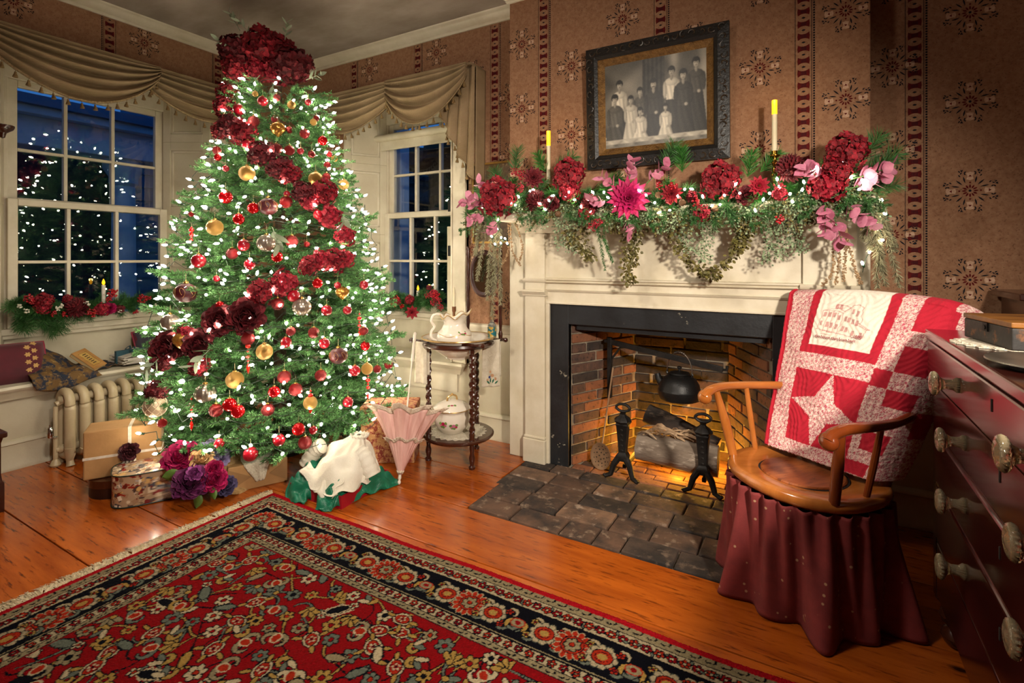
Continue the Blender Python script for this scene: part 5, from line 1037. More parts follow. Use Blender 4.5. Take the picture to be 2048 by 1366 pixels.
for p, zt in ((PA, 1.215), (PB, 1.20)):
    m = MB(); P0 = p-Vector((WX, WY, 0)); prof = [(.011, .675), (.014, .70), (.009, .715)]
    z = .715
    while z < zt-.06: prof += [(.0085, z+.02), (.012, z+.055), (.0085, z+.09)]; z += .1
    prof += [(.009, zt-.03), (.012, zt-.015), (.006, zt)]; m.lathe(prof, 12, c=(P0.x, P0.y, 0)); m.build('mirror_post', mahog, ws)
cm = (PA+PB)/2; cm.z = 1.055; ax_ = (PB-PA); ax_.z = 0; hw = ax_.length/2-.012; ax_.normalize(); nn_ = Vector((ax_.y, -ax_.x, 0)); MM = Matrix((ax_, Vector((0, 0, 1)), nn_)).transposed() @ Matrix.Rotation(rad(-4), 3, 'X')
mir = obj('mirror_frame', None, ws); mir.location = cm-Vector((WX, WY, 0)); frm = mat('mirror_frame_wood', '4a2f2b', '3a2320', ns=10, rough=.4)
P = [(.78, -.01), (.80, .012), (.9, .018), (1.0, .012), (1.0, -.01)]; n = 48; rg = MB(); vs = [MM @ Vector((hw*r*cos(2*PI*j/n), .14*r*sin(2*PI*j/n), z)) for r, z in P for j in range(n)]; K = len(P)
rg.add(vs, [(i*n+j, i*n+(j+1) % n, ((i+1) % K)*n+(j+1) % n, ((i+1) % K)*n+j) for i in range(K) for j in range(n)]); rg.build('rim', frm, mir)
glassmir = mat('mirror_glass', 'c9d0c8', rough=.03, metal=1)
MB().add([MM @ Vector((hw*.79*cos(2*PI*j/n), .14*.79*sin(2*PI*j/n), .002)) for j in range(n)]+[MM @ Vector((hw*.79*cos(2*PI*j/n), .14*.79*sin(2*PI*j/n), -.006)) for j in range(n)], [tuple(range(n)), tuple(range(n, 2*n))[::-1]]+[(j, n+j, n+(j+1) % n, (j+1) % n) for j in range(n)]).build('glass', glassmir, mir, 0)
bs = thing('wash_basin', 'white china wash basin with gold rim set in the washstand ring', 'basin', (WX, WY, .0))
sc_ = lambda a, t: 1+.012*cos(10*a)*max(0, t-.3)
MB().lathe([(.0001, .578), (.075, .58), (.078, .588), (.12, .615), (.165, .655), (.176, .684), (.205, .692), (.209, .697), (.2, .699), (.17, .69), (.115, .63), (.07, .605), (.0001, .6)], 60, fl=lambda a, t: 1+.008*cos(12*a)).build('bowl', china, bs)
n = 60; rg = MB().tube([(.206*(1+.008*cos(12*a))*cos(a), .206*(1+.008*cos(12*a))*sin(a), .697) for a in np.linspace(0, 2*PI, n)], .0045, 6, cap=False); rg.build('gold_rim', goldrim, bs)
pt = thing('water_pitcher', 'white ruffled china pitcher with roses standing in the basin', 'pitcher', (WX-.022, WY-.01, .609), rad(40))
def pl(a, t): return 1+(.05*cos(6*a)*t**3)+(.22*t**6*max(0, cos(a))**3)
def body(z): return float(np.interp(z, [0, .01, .03, .06, .09, .115, .13, .16, .19, .205], [.062, .078, .09, .095, .098, .092, .072, .055, .062, .078]))
K = 26; nseg = 48; vs = []
for i in range(K+1):
    t = i/K; z0 = .205*t
    for j in range(nseg):
        a = 2*PI*j/nseg; r = body(z0)*pl(a, t); vs.append((r*cos(a), r*sin(a), z0+(.012*cos(6*a)+.03*max(0, cos(a))**2)*t**5))
m = MB().add(vs, [(i*nseg+j, i*nseg+(j+1) % nseg, (i+1)*nseg+(j+1) % nseg, (i+1)*nseg+j) for i in range(K) for j in range(nseg)]+[tuple(range(nseg))[::-1]]); m.build('body', china, pt, 60, solid=.004)
MB().tube([vs[K*nseg+j] for j in range(nseg)]+[vs[K*nseg]], .0028, 6, cap=False).build('gold_rim', goldrim, pt)
hp = smooth_path([(-.055, 0, .175), (-.075, 0, .215), (-.115, 0, .215), (-.13, 0, .18), (-.112, 0, .15), (-.13, 0, .12), (-.128, 0, .085), (-.095, 0, .065)], 6)
MB().tube(hp, [.008]*len(hp), 10, flat=.7).build('handle', china, pt)
MB().tube([(body(.105+.006*sin(4*a))*cos(a)*1.012, body(.105+.006*sin(4*a))*sin(a)*1.012, .105+.006*sin(4*a)) for a in np.linspace(0, 2*PI, 50)], .0022, 5, cap=False).build('gold_line', goldrim, pt)
def rose_spray(parent, fn, spots, nm='painted_spray'):
    for a, z, k in spots:
        m = MB(); c = Vector(fn(a, z)); e = 1e-3; ta = (Vector(fn(a+e, z))-c).normalized(); tz = (Vector(fn(a, z+e))-c).normalized(); nrm = ta.cross(tz).normalized()
        if nrm.dot(c-Vector((0, 0, c.z))) < 0: nrm = -nrm
        M = Matrix((ta, tz, nrm)).transposed()
        def disc(x, y, r, mi, h=.0012): m.add([c+M @ Vector((x+r*cos(t), y+r*sin(t), h-((x*x+y*y)*3))) for t in np.linspace(0, 2*PI, 9)[:-1]]+[c+M @ Vector((x, y, h+.0008))], [(i, (i+1) % 8, 8) for i in range(8)], mi)
        for x, y, r, mi in ((-.016, .004, .009, 1), (.016, .006, .009, 1), (.004, -.014, .008, 1), (-.008, -.012, .007, 1), (0, .002, .011, 0 if k else 2), (.014, -.006, .008, 2 if k else 0), (-.014, -.006, .006, 2)): disc(x, y, r, mi)
        m.build(nm, [rosem, greenm, pinkm], parent, 60)
PF = lambda a, z: (body(z)*pl(a, z/.205)*1.004*cos(a), body(z)*pl(a, z/.205)*1.004*sin(a), z)
view = lambda off, rz: math.atan2(-WY, -WX)+off-rz
rose_spray(pt, PF, [(view(-.55, rad(40)), .055, 1), (view(.55, rad(40)), .12, 0), (view(-.95, rad(40)), .04, 0)])
dl = thing('doily', 'white lace doily under the chamber pot on the washstand shelf', 'doily', (WX, WY, .158)); lace = mat('lace_white', 'd9d0bd', 'c4b89f', ns=120, rough=.9, bump=.8, bs=160)
def doily(parent, R_, n=24, m_=lace, h=.0025):
    vs = [(R_*(1+.05*cos(n*a))*cos(a), R_*(1+.05*cos(n*a))*sin(a), .001) for a in np.linspace(0, 2*PI, 97)[:-1]]; MB().prism([(x, y) for x, y, z in vs], .0004, h, 0).build('lace', m_, parent, 0)
    m = MB()
    for k in range(n): a = 2*PI*k/n; m.tube([(R_*(.86+.05*cos(t))*cos(a+.1*sin(t)/1), R_*(.86+.05*cos(t))*sin(a+.1*sin(t)), h+.0008) for t in np.linspace(0, 2*PI, 9)], .0014, 4, cap=False)
    m.build('scallops', m_, parent, 180)
doily(dl, .155)
cp_ = thing('chamber_pot', 'lidded white china chamber pot with roses on the washstand lower shelf', 'chamber pot', (WX-.03, WY-.02, .1615), rad(60))
pb = lambda z: float(np.interp(z, [0, .01, .03, .06, .09, .115, .125], [.062, .07, .09, .1, .1, .096, .102]))
MB().lathe([(.0001, 0), (.062, 0)]+[(pb(z), z) for z in np.linspace(.008, .125, 14)]+[(.095, .124), (.09, .1), (.0001, .02)], 48, fl=lambda a, t: 1+.01*cos(8*a)).build('body', china, cp_)
ld = MB().lathe([(.104, .126), (.108, .131), (.104, .138), (.085, .155), (.05, .17), (.02, .176), (.0001, .178)], 48).build('lid', china, cp_)
MB().tube([(.106*cos(a), .106*sin(a), .131) for a in np.linspace(0, 2*PI, 50)], .003, 6, cap=False).build('gold_rim', goldrim, ld)
MB().tube(smooth_path([(-.03, 0, .172), (-.025, 0, .195), (0, 0, .204), (.025, 0, .195), (.03, 0, .172)], 5), .0055, 8).ball((0, 0, .207), .008, 8).build('lid_handle', goldrim, ld)
MB().tube(smooth_path([(.092, 0, .1), (.125, 0, .108), (.138, 0, .075), (.122, 0, .045), (.094, 0, .05)], 6), .007, 8, flat=.7).build('handle', china, cp_)
rose_spray(cp_, lambda a, z: (pb(z)*1.005*cos(a), pb(z)*1.005*sin(a), z), [(view(-.5, rad(60)), .065, 1), (view(.1, rad(60)), .055, 0)]); rose_spray(cp_, lambda a, z: ((.1-(z-.138)*1.5)*cos(a), (.1-(z-.138)*1.5)*sin(a), z+.002), [(view(0, rad(60)), .155, 1)])
towel = mat('linen_towel', 'd2c8b4', 'c2b69e', ns=40, rough=.95, bump=.4, bs=200)
def hang(name, label, p, q, L, seed, emb=False):
    p, q = Vector(p), Vector(q); d = q-p; n = Vector((d.y, -d.x, 0)).normalized(); t = thing(name, label, 'towel', (0, 0, 0))
    def fn(s_, u):
        k = 1 if u < .5 else -1; dn = abs(u-.5)*2; w = .008*sin(s_*9+seed)*dn; return tuple(p+d*s_+n*(.013*k*min(1, dn*9)+w)+Vector((0, 0, .013*(1-min(1, dn*6))-L*dn*(1 if k > 0 else .8))))
    cloth('cloth', 18, 48, fn, towel, t, solid=.002)
    if emb:
        m = MB(); lc = lambda s_, dn: Vector(fn(s_, .5-dn/2 if False else .5+0))  # embroidery on the outer fall
        o = lambda s_, dn: Vector(fn(s_, .5-.5*dn))+n*.003
        blue = mat('embroidery_blue', '22306e', rough=.8); tan = mat('embroidery_tan', 'b58a66', rough=.8); gr = mat('embroidery_green', '16543a', rough=.8)
        for s_, dn, r, mi in ((.45, .78, .008, 0), (.3, .84, .007, 1), (.62, .74, .010, 1), (.78, .82, .009, 1), (.5, .66, .008, 1)): c = o(s_, dn); m.add([c+d.normalized()*r*cos(a)+Vector((0, 0, r*sin(a))) for a in np.linspace(0, 2*PI, 9)[:-1]], [tuple(range(8))], mi)
        for s_, dn, an in ((.35, .92, .6), (.5, .9, 1.5), (.62, .91, 1.2), (.75, .93, .7), (.45, .93, 2.3)): c = o(s_, dn); pts = leafpts(0, 0, an, .028, .005); m.add([c+d.normalized()*x+Vector((0, 0, z)) for x, z in pts], [tuple(range(len(pts)))], 2)
        m.build('embroidered_flowers', [blue, tan, gr], t, 0)
    return t
W0 = Vector((WX, WY, 0))
hang('hand_towel', 'plain white hand towel on the washstand rail nearer the tree', at(834, 682, 2.92), at(856, 684, 2.885), .235, 1)
hang('hand_towel', 'white towel embroidered with blue flowers on the washstand rail by the chimney', at(966, 684, 2.98), at(1000, 681, 2.95), .26, 2, True)
cd = thing('chamber_candle', 'white taper candle in small wooden holder beside the pitcher', 'candle', at(908, 618, 3.09)-Vector((0, 0, .17)))
MB().lathe([(.0001, 0), (.022, 0), (.022, .006), (.008, .012), (.007, .15), (.012, .158), (.0125, .185), (.0001, .185)], 14).build('holder', mat('holder_wood', '7a4a26', '633a1c', ns=20, rough=.5), cd); MB().lathe([(.0001, .18), (.0095, .18), (.009, .25), (.006, .288), (.0015, .302), (.0001, .303)], 14).build('candle', wax, cd)
bt = thing('perfume_bottle', 'small green and gold perfume bottle with cork on the washstand', 'bottle', at(984, 676, 2.99)+Vector((0, 0, .0)))
clear = mat('clear_glass', 'e8ede8', rough=.05, trans=.85); MB().lathe([(.0001, 0), (.024, 0), (.025, .07), (.018, .085), (.01, .092), (.01, .108), (.0001, .108)], 20).build('glass_body', clear, bt); MB().lathe([(.0256, .006), (.0258, .068)], 20).build('label_band', mat('bottle_label', '0f6068', 'b09040', ns=55, nd=2, rough=.4, lo=.48, hi=.55), bt); MB().lathe([(.0001, .106), (.008, .106), (.0095, .122), (.0001, .123)], 12).build('cork', mat('cork', '9c6a3c', rough=.9), bt)
# gold framed picture on the back wall
gp = thing('gilt_framed_picture', 'narrow gold framed print half hidden behind the mantel garland', 'picture', (-1.745, YW-.002, 1.24)); gfm = mat('gold_moulding', 'b8904a', '9c7430', ns=20, rough=.4, metal=.5); m = MB()
def rf(w0, h0, w1, h1, ya, yb, cz): ringframe(m, w0, h0, w1, h1, ya, yb, cz)
rf(.30, .512, .276, .488, -.016, -.02, .256); m.build('frame', gfm, gp, 0); MB().bb(-.138, .138, -.010, -.004, .012, .5).build('print', mat('brown_landscape_print', '6d5236', '3d3020', ns=14, nd=6, rough=.5, c3='8a7048'), gp, 0)
# ================================================================ RADIATOR
rad_m = mat('radiator_paint', 'c7b593', 'b5a27e', ns=5, rough=.4, bump=.08, bs=60)
rdt = thing('radiator', 'cream cast iron column radiator under the window seat', 'radiator', (-3.6, 1.245, 0))
def column(y, leg):
    m = MB(); n = 14
    for dx in (-.055, .055):
        pts = smooth_path([(dx, y, .07), (dx, y, .2), (dx, y, .33)], 4); m.tube(pts, .026, n, flat=.8)
    arc = smooth_path([(-.055, y, .33), (-.05, y, .372), (-.02, y, .397), (.02, y, .397), (.05, y, .372), (.055, y, .33)], 4); m.tube(arc, .0265, n, flat=.85)
    arc = smooth_path([(-.055, y, .09), (-.035, y, .062), (0, y, .055), (.035, y, .062), (.055, y, .09)], 4); m.tube(arc, .0265, n, flat=.85)
    m.tube([(0, y-.034, .36), (0, y+.034, .36)], .022, 12).tube([(0, y-.034, .09), (0, y+.034, .09)], .022, 12)
    s_ = m.build('section', rad_m, rdt, 180)
    if leg: MB().tube([(.055, y, .1), (.056, y, .06), (.052, y, .03), (.058, y, .008), (.06, y, 0)], [.026, .024, .016, .018, .021], 12).tube([(-.055, y, .1), (-.055, y, 0)], [.024, .016], 10).build('leg', rad_m, s_)
for k in range(9): column(k*.068, k in (0, 8))
MB().tube([(0, -.045, .0), (0, -.045, .06), (0, -.045, .33)], .011, 10).lathe([(.02, 0), (.026, .01), (.018, .03), (.011, .04)], 12, c=(0, -.045, 0)).tube([(0, -.045, .09), (0, .0, .09)], .016, 10).tube([(0, -.045, .34), (0, .0, .355)], .016, 10).build('pipe', rad_m, rdt)
chrome = mat('chrome', 'c8c8c8', rough=.12, metal=1); MB().lathe([(.0001, 0), (.012, 0), (.015, .008), (.015, .05), (.010, .058), (.006, .062), (.006, .07), (.0001, .07)], 16, c=(.02, -.075, .17)).tube([(.02, -.075, .17), (.02, -.045, .165)], .005, 8).build('air_vent', chrome, rdt)
# ================================================================ WINDOW SEAT THINGS
cush_m = mat('maroon_velvet', '5e0f22', '470a18', ns=5, rough=.8, sheen=.3); pip = mat('maroon_piping', '8a2038', rough=.6); appl = mat('cushion_applique', 'c49a5c', rough=.8)
def cushion(name, label, M, w, h, th, m_, sprays=False):
    t = thing(name, label, 'cushion', (0, 0, 0)); t.matrix_world = M
    def pt(a, b, s_):
        e = (1-abs(a)**4)*(1-abs(b)**4); return (w/2*a*(1-.05*(1-b*b)*0), h/2*b, s_*th/2*max(0, e)**.5)
    m = MB(); N_ = 17
    for s_ in (-1, 1): m.grid(N_, N_, lambda a, b: pt(a*2-1, b*2-1, s_))
    m.build('cover', m_, t, 180)
    rim = [(w/2*x, h/2*y, 0) for x, y in [(-1+2*k/12, -1) for k in range(12)]+[(1, -1+2*k/12) for k in range(12)]+[(1-2*k/12, 1) for k in range(12)]+[(-1, 1-2*k/12) for k in range(13)]]; MB().tube(rim, .005, 6, cap=False).build('piping', pip, t, 180)
    if sprays:
        for k in range(9):
            q = MB()
            for j in range(6):
                a = j*PI/3; pts = leafpts(0, 0, a, .016, .0045); cx, cy_ = .32*w-.02*(k % 2)*1.4, h*(-.38+.76*k/8); z = pt(cx/(w/2), cy_/(h/2), 1)[2]; q.add([(cx+x, cy_+y, z+.0015) for x, y in pts], [tuple(range(len(pts)))])
            q.build('applique_flower', appl, t, 0)
    return t
Mc = Matrix.Translation((-3.84, 1.08, .558)) @ Matrix.Rotation(rad(82), 4, 'Z') @ Matrix.Rotation(rad(58), 4, 'X')
cushion('velvet_cushion', 'maroon velvet cushion with gold flower edging on the window seat', Mc, .30, .24, .11, cush_m, True)
pais = mat('paisley_shawl', '1c2436', '6b4e26', ns=16, nd=3, rough=.85, c3='9a7a44', lo=.46, hi=.54, bump=.2, bs=90)
sh = thing('paisley_shawl', 'blue and gold paisley shawl crumpled over the window seat', 'shawl', (0, 0, 0))
def shf(s_, t):
    y = 1.145+.30*s_; prof_z = ZL+.012; x = -3.98+.33*t
    hump = .155*math.exp(-((s_-.18)/.28)**2)*math.exp(-((t-.25)/.45)**2)+.05*math.exp(-((s_-.6)/.25)**2)*(1-t*.5)
    z = prof_z+hump+.012*sin(13*s_+5*t)*(.4+s_)+.010*sin(17*t-6*s_)
    if t > .82: k = (t-.82)/.18; x = -3.682+.016*k+.01*sin(14*s_)*k; z = prof_z+hump*.4*(1-k)-.075*k*(1-.9*abs(s_-.35)**1.0*1.2)
    return (x, y+.02*sin(6*t), max(z, ZL+.004) if t <= .82 else z)
cloth('cloth', 44, 40, shf, pais, sh, solid=.003)
sh2 = cloth('trailing_end', 30, 14, lambda s_, t: (-3.97+.2*t+.02*sin(9*s_), 1.42+.28*s_, ZL+.008+.01*sin(14*s_+8*t)**2+.004*(1-t)), pais, sh, solid=.003)
def block(name, label, cat, M, size, m_side, m_cover, nm1='pages', nm2='cover'):
    t = thing(name, label, cat, (0, 0, 0)); t.matrix_world = M; a, b, c = size; MB().bb(-a/2+.003, a/2-.003, -b/2+.003, b/2-.003, -c/2+.003, c/2-.003).build(nm1, m_side, t, 0); MB().bb(-a/2, a/2, -b/2, b/2, c/2-.003, c/2).bb(-a/2, a/2, -b/2, b/2, -c/2, -c/2+.003).bb(-a/2, -a/2+.003, -b/2, b/2, -c/2, c/2).build(nm2, m_cover, t, 0, bevel=.001); return t
Mb = Matrix.Translation((-3.80, 1.425, ZL+.067)) @ Matrix.Rotation(rad(38), 4, 'Z') @ Matrix.Rotation(rad(38), 4, 'Y') @ Matrix.Rotation(rad(12), 4, 'X')
bk_ = block('book', 'tan covered old book lying tilted on the paisley shawl', 'book', Mb, (.16, .10, .024), mat('book_pages', 'c9b184', rough=.9), mat('book_cover', 'b8864c', 'a3743c', ns=10, rough=.6))
MB().bb(-.06, .06, -.032, .032, .0121, .0124).build('title_panel', mat('title_paper', 'caa75e', 'b38c44', ns=30, rough=.7), bk_, 0); ttl = MB()
for x0, x1, y0, y1 in ((-.056, .056, .028, .030), (-.056, .056, -.030, -.028), (-.056, -.054, -.03, .03), (.054, .056, -.03, .03)): ttl.bb(x0, x1, y0, y1, .0124, .0127)
ttl.build('title_border', mat('title_red', '7a2a1c', rough=.7), bk_, 0); q = MB()
for k in range(6): q.bb(-.042+.015*k, -.036+.015*k, -.012, .012, .0124, .0127)
q.build('title_lettering', mat('title_ink', '3a2414', rough=.7), bk_, 0)
paperm = mat('cream_letter_paper', 'd5cec4', 'c2b9ad', ns=6, rough=.8)
pp = thing('letter_bundle', 'bundle of cream letters tied with blue ribbon on the window seat', 'letters', (-3.82, 1.655, ZL+.012))
for k in range(6): MB().bb(-.10, .10, -.075, .075, 0, .006).build('envelope', paperm, pp, 0, loc=(-.01+.006*k, .0, .002+.0068*k)).rotation_euler = (0, 0, .12*sin(k*2.1))
MB().add([(-.1, -.075, 0), (.1, -.075, .0), (.1, .075, .03), (-.1, .075, .03), (-.1, -.075, .004), (.1, -.075, .004), (.1, .075, .034), (-.1, .075, .034)], [(0,3,2,1), (4,5,6,7), (0,1,5,4), (1,2,6,5), (2,3,7,6), (3,0,4,7)]).build('envelope', paperm, pp, 0, loc=(0, 0, .044))
rb = mat('teal_ribbon', '1d4654', rough=.5); MB().bb(-.012, .012, -.082, .082, .0, .083).build('ribbon', rb, pp, 0)
for s_ in (-1, 1): MB().tube(smooth_path([(0, 0, .086), (s_*.03, .01, .1), (s_*.05, .0, .088), (s_*.03, -.012, .082), (0, 0, .086)], 5), .006, 6, flat=.3).build('bow_loop', rb, pp, 180)
Mc2 = Matrix.Translation((-3.95, 1.83, ZL+.1)) @ Matrix.Rotation(rad(100), 4, 'Z') @ Matrix.Rotation(rad(68), 4, 'X')
cushion('small_cushion', 'charcoal and maroon cushion leaning behind the letters', Mc2, .2, .18, .07, mat('charcoal_cloth', '3a3740', '5a1826', ns=2.5, rough=.9, lo=.49, hi=.51))
# dark furniture at the picture's left edge
st = thing('footstool', 'dark wooden stool with turned leg at the edge by the radiator', 'stool', (-3.30, .80, 0))
for x in (-.12, .12):
    for y in (-.05, .05): MB().lathe([(.03, 0), (.03, .13), (.022, .14), (.017, .17), (.017, .31), (.024, .33), (.026, .34)], 4, c=(x, y, 0), ax=rot('Z', 45)).build('leg', mahog, st, 30, bevel=.003)
MB().bb(-.15, .15, -.08, .08, .335, .362).build('seat', mahog, st, 0, bevel=.006)
br_ = thing('curtain_bracket', 'small dark carved bracket on the tall window casing', 'bracket', tuple(onX(4, 258, XL+.03))); MB().lathe([(.0001, -.05), (.012, -.045), (.018, -.02), (.045, 0), (.05, .012), (.05, .02), (.0001, .02)], 20).build('cup', mahog, br_); MB().tube([(0, 0, -.01), (-.05, -.02, -.01)], .01, 8).build('stem', mahog, br_)
# ================================================================ PARCELS AND TREASURES UNDER THE TREE
kraft = mat('kraft_paper', 'ad8352', '987043', ns=5, rough=.75, bump=.12, bs=25); ribw = mat('white_ribbon', 'd8ccbc', 'c2b5a2', ns=60, rough=.7)
def rbox(name, m_, parent, a, b, c, bev=.006, loc=(0, 0, 0)): return MB().bb(-a/2, a/2, -b/2, b/2, 0, c).build(name, m_, parent, 0, bevel=bev, loc=loc)
hb = thing('hat_box', 'low dark brown round box under the kraft gift', 'box', (-2.98, 1.24, 0)); MB().lathe([(.0001, 0), (.115, 0), (.115, .07), (.0001, .07)], 32).build('body', mat('dark_leather', '1c0d09', '2c140d', ns=8, rough=.4), hb); MB().lathe([(.119, .05), (.119, .086), (.0001, .088)], 32).build('lid', mahog, hb)
gk = thing('kraft_gift', 'kraft paper gift box tied with white ribbon and burgundy flower', 'gift', (-2.985, 1.275, .0885), rad(60))
rbox('box', kraft, gk, .31, .17, .23)
MB().bb(-.1565, .1565, -.0865, .0865, .095, .107).build('ribbon', ribw, gk, 0); MB().bb(.018, .032, -.0868, .0868, .0, .2312).build('ribbon', ribw, gk, 0)
FM['B'] = peony(9).mesh('petals', mat('gift_burgundy', '4a0c18', '330710', ns=8, rough=.7, island=.3), 40)
flower('B', Vector((.025, -.10, .112)), .042, (0, -1, .1), None, gk, None, 'gift_flower')
for k in range(4): MB().tube([(.01+.012*k, -.095, .09), (.0+.016*k, -.10, .05), (.0+.018*k, -.105, .015)], [.007, .008, .007], 6, flat=.25).build('ribbon_tail', ribw, gk, 180)
tn = thing('printed_tin', 'oval Christmas storage tin printed with vintage holiday pictures', 'tin', (-2.755, 1.325, 0), math.atan2(.9, .42))
a_, b_, c_ = .19, .115, .148; ov = [(a_*abs(cos(t))**.55*(1 if cos(t) > 0 else -1), b_*abs(sin(t))**.55*(1 if sin(t) > 0 else -1)) for t in np.linspace(0, 2*PI, 65)[:-1]]
nu, nz_ = 260, 64; tt = np.linspace(0, 2*PI, nu); ox = np.array([a_*np.abs(np.cos(tt))**.55*np.sign(np.cos(tt)), b_*np.abs(np.sin(tt))**.55*np.sign(np.sin(tt))]).T
peri = np.concatenate([[0], np.cumsum(np.linalg.norm(np.diff(ox, axis=0), axis=1))]); PU = np.repeat(peri[:, None], nz_, 1); PZ = np.repeat(np.linspace(.004, c_, nz_)[None], nu, 0)
def collage(PU, PZ, n, seed):
    r = np.random.default_rng(seed); pal = [hx(h) for h in ('b79a78', 'd0bc9c', '8c2018', 'a9a198', '4a3a34', 'c9a060', '6e1512', 'e0d2b8', '3c4550', '9a7a5c')]; C = np.ones(PU.shape+(3,))*hx('a58a6c')
    for k in range(n):
        u0, z0 = r.uniform(0, PU.max()), r.uniform(0, PZ.max()); w, h = r.uniform(.006, .03), r.uniform(.006, .028); an = r.uniform(-.5, .5); x = (PU-u0)*cos(an)+(PZ-z0)*sin(an); y = -(PU-u0)*sin(an)+(PZ-z0)*cos(an)
        mk = ((np.abs(x) < w/2) & (np.abs(y) < h/2)) if k % 2 else ((x/w)**2+(y/h)**2 < .3); C[mk] = pal[r.integers(len(pal))]
        if k % 3 == 0: mk2 = mk & (np.sin(y*900) > .3) & (np.abs(x) < w*.35); C[mk2] = hx('3a2a22')
    return C
V3 = np.stack([np.repeat(ox[:, :1], nz_, 1), np.repeat(ox[:, 1:], nz_, 1), PZ], -1).reshape(-1, 3); pm = mat('printed_tin', attr='dye', rough=.3, coat=.3)
obj('printed_side', npmesh('printed_side', V3, gridfaces(nu, nz_), pm, 1, collage(PU, PZ, 520, 3).reshape(-1, 3)), tn)
g_ = 130; GX, GY_ = np.meshgrid(np.linspace(-1, 1, g_), np.linspace(-1, 1, 80), indexing='ij'); rr_ = np.maximum(np.abs(GX), np.abs(GY_)); th_ = np.arctan2(GY_, GX); sx_ = np.abs(np.cos(th_))**.55*np.sign(np.cos(th_)); sy_ = np.abs(np.sin(th_))**.55*np.sign(np.sin(th_)); LX, LY = a_*sx_*rr_, b_*sy_*rr_
obj('printed_lid', npmesh('printed_lid', np.stack([LX, LY, c_+.004*(1-rr_**6)], -1).reshape(-1, 3), gridfaces(g_, 80), pm, 1, collage(LX+a_, LY+b_, 380, 4).reshape(-1, 3)), tn)
for z in (.004, c_): MB().tube([(x*1.008, y*1.008, z) for x, y in ov]+[(ov[0][0]*1.008, ov[0][1]*1.008, z)], .003, 5, cap=False).build('rim', mat('tin_rim_green', '16281f', rough=.35), tn, 180)
# straw hat smothered in silk flowers
ht = thing('flowered_hat', 'straw hat covered with magenta and purple silk flowers on the floor', 'hat', (-2.56, 1.53, 0)); straw = mat('straw', 'b08d5c', '8c6c40', ns=60, rough=.85, bump=.6, bs=120)
HT = Vector((-2.56, 1.53, 0)); tl = rot('X', 24) @ rot('Y', 8)
MB().lathe([(.0001, .012), (.09, .012), (.155, .006), (.165, .0), (.163, .004), (.15, .012), (.088, .02), (.08, .07), (.06, .09), (.0001, .095)], 40).xf(Matrix.Translation((0, 0, .055)) @ (rot('Z', 30) @ rot('Y', 24)).to_4x4()).build('straw_brim', straw, ht)
FM['y'] = peony(11).mesh('petals', mat('silk_cream', 'd8b98a', 'c6925c', ns=6, rough=.6, island=.25), 40); FM['l'] = peony(12).mesh('petals', mat('silk_lavender', 'b0a2c8', '9486b4', ns=6, rough=.6, island=.2), 40); FM['w'] = peony(13).mesh('petals', mat('silk_mauve', '5a5072', '463c5c', ns=6, rough=.6, island=.2), 40); FM['q'] = peony(14, 5).mesh('petals', mat('silk_orchid_purple', '7d2f6e', '9c4a8a', ns=6, rough=.6, island=.25), 40)
for u, v, pr_, k, dep in ((362, 916, 33, 'k', 2.44), (402, 922, 24, 'y', 2.45), (420, 904, 24, 'l', 2.52), (382, 966, 34, 'v', 2.36), (388, 948, 20, 'q', 2.34), (427, 962, 25, 'k', 2.40), (428, 938, 17, 'k', 2.42), (452, 972, 20, 'w', 2.44), (440, 915, 20, 'l', 2.55)):
    p = at(u, v, dep); flower(k, p-HT, pr_*dep/FPX, (_C-p).normalized()+Vector((0, 0, .5)), None, ht, None, 'silk_flower_on_hat')
for u, v, an, L in ((345, 950, 3.3, .075), (396, 1000, 4.6, .06), (425, 985, 5.2, .055), (372, 990, 4.0, .05)):
    p = at(u, v, 2.36)-HT; m = MB(); X = (_R*cos(an)+_U*sin(an)-_F*.2).normalized(); Y = X.cross(-_F).normalized(); petal(m, Matrix((X, Y, X.cross(Y))).transposed(), p-X*L*.4, L, L*.36, cup=.1, tip=.5, n=5); m.build('silk_leaf', mat('silk_leaf_green', '5f7d33', '4c6a2a', ns=10, rough=.5), ht, 60, solid=.001)
# kraft parcel with lace handkerchief
kp = thing('kraft_parcel', 'plain folded kraft paper parcel at the rug corner', 'parcel', (-2.505, 1.655, 0), math.atan2(.25, .125)-PI/2+rad(90))
rbox('box', kraft, kp, .27, .25, .125, .004)
MB().add([(-.134, -.1265, .01), (-.03, -.1268, .062), (-.134, -.1265, .115), (-.134, -.1262, .062)], [(0, 1, 2, 3)]).add([(.134, -.1265, .01), (.05, -.1268, .06), (.134, -.1265, .115)], [(0, 1, 2)]).build('folded_flap', mat('kraft_fold', '8c6840', rough=.8), kp, 0, solid=.0015)
hk = thing('lace_handkerchief', 'white lace handkerchief hanging over the kraft parcel', 'handkerchief', (0, 0, 0)); Mk = kp.matrix_basis.copy(); Mk = Matrix.Translation(kp.location) @ Matrix.Rotation(kp.rotation_euler.z, 4, 'Z')
def hkf(s_, t):
    w = .075*(1-.75*max(0, t-.35)/.65); x = .0+(s_-.5)*2*w+.006*sin(8*t); y0 = .08-.21*t*1.2; 
    if t < .5: p = Vector((x, .09-.44*t, .129+.003*sin(16*s_)))
    else: p = Vector((x, -.130-.004*sin(13*s_), .129-.19*(t-.5)))
    return tuple(Mk @ p)
cloth('lace_cloth', 26, 26, hkf, lace, hk, solid=.0015)
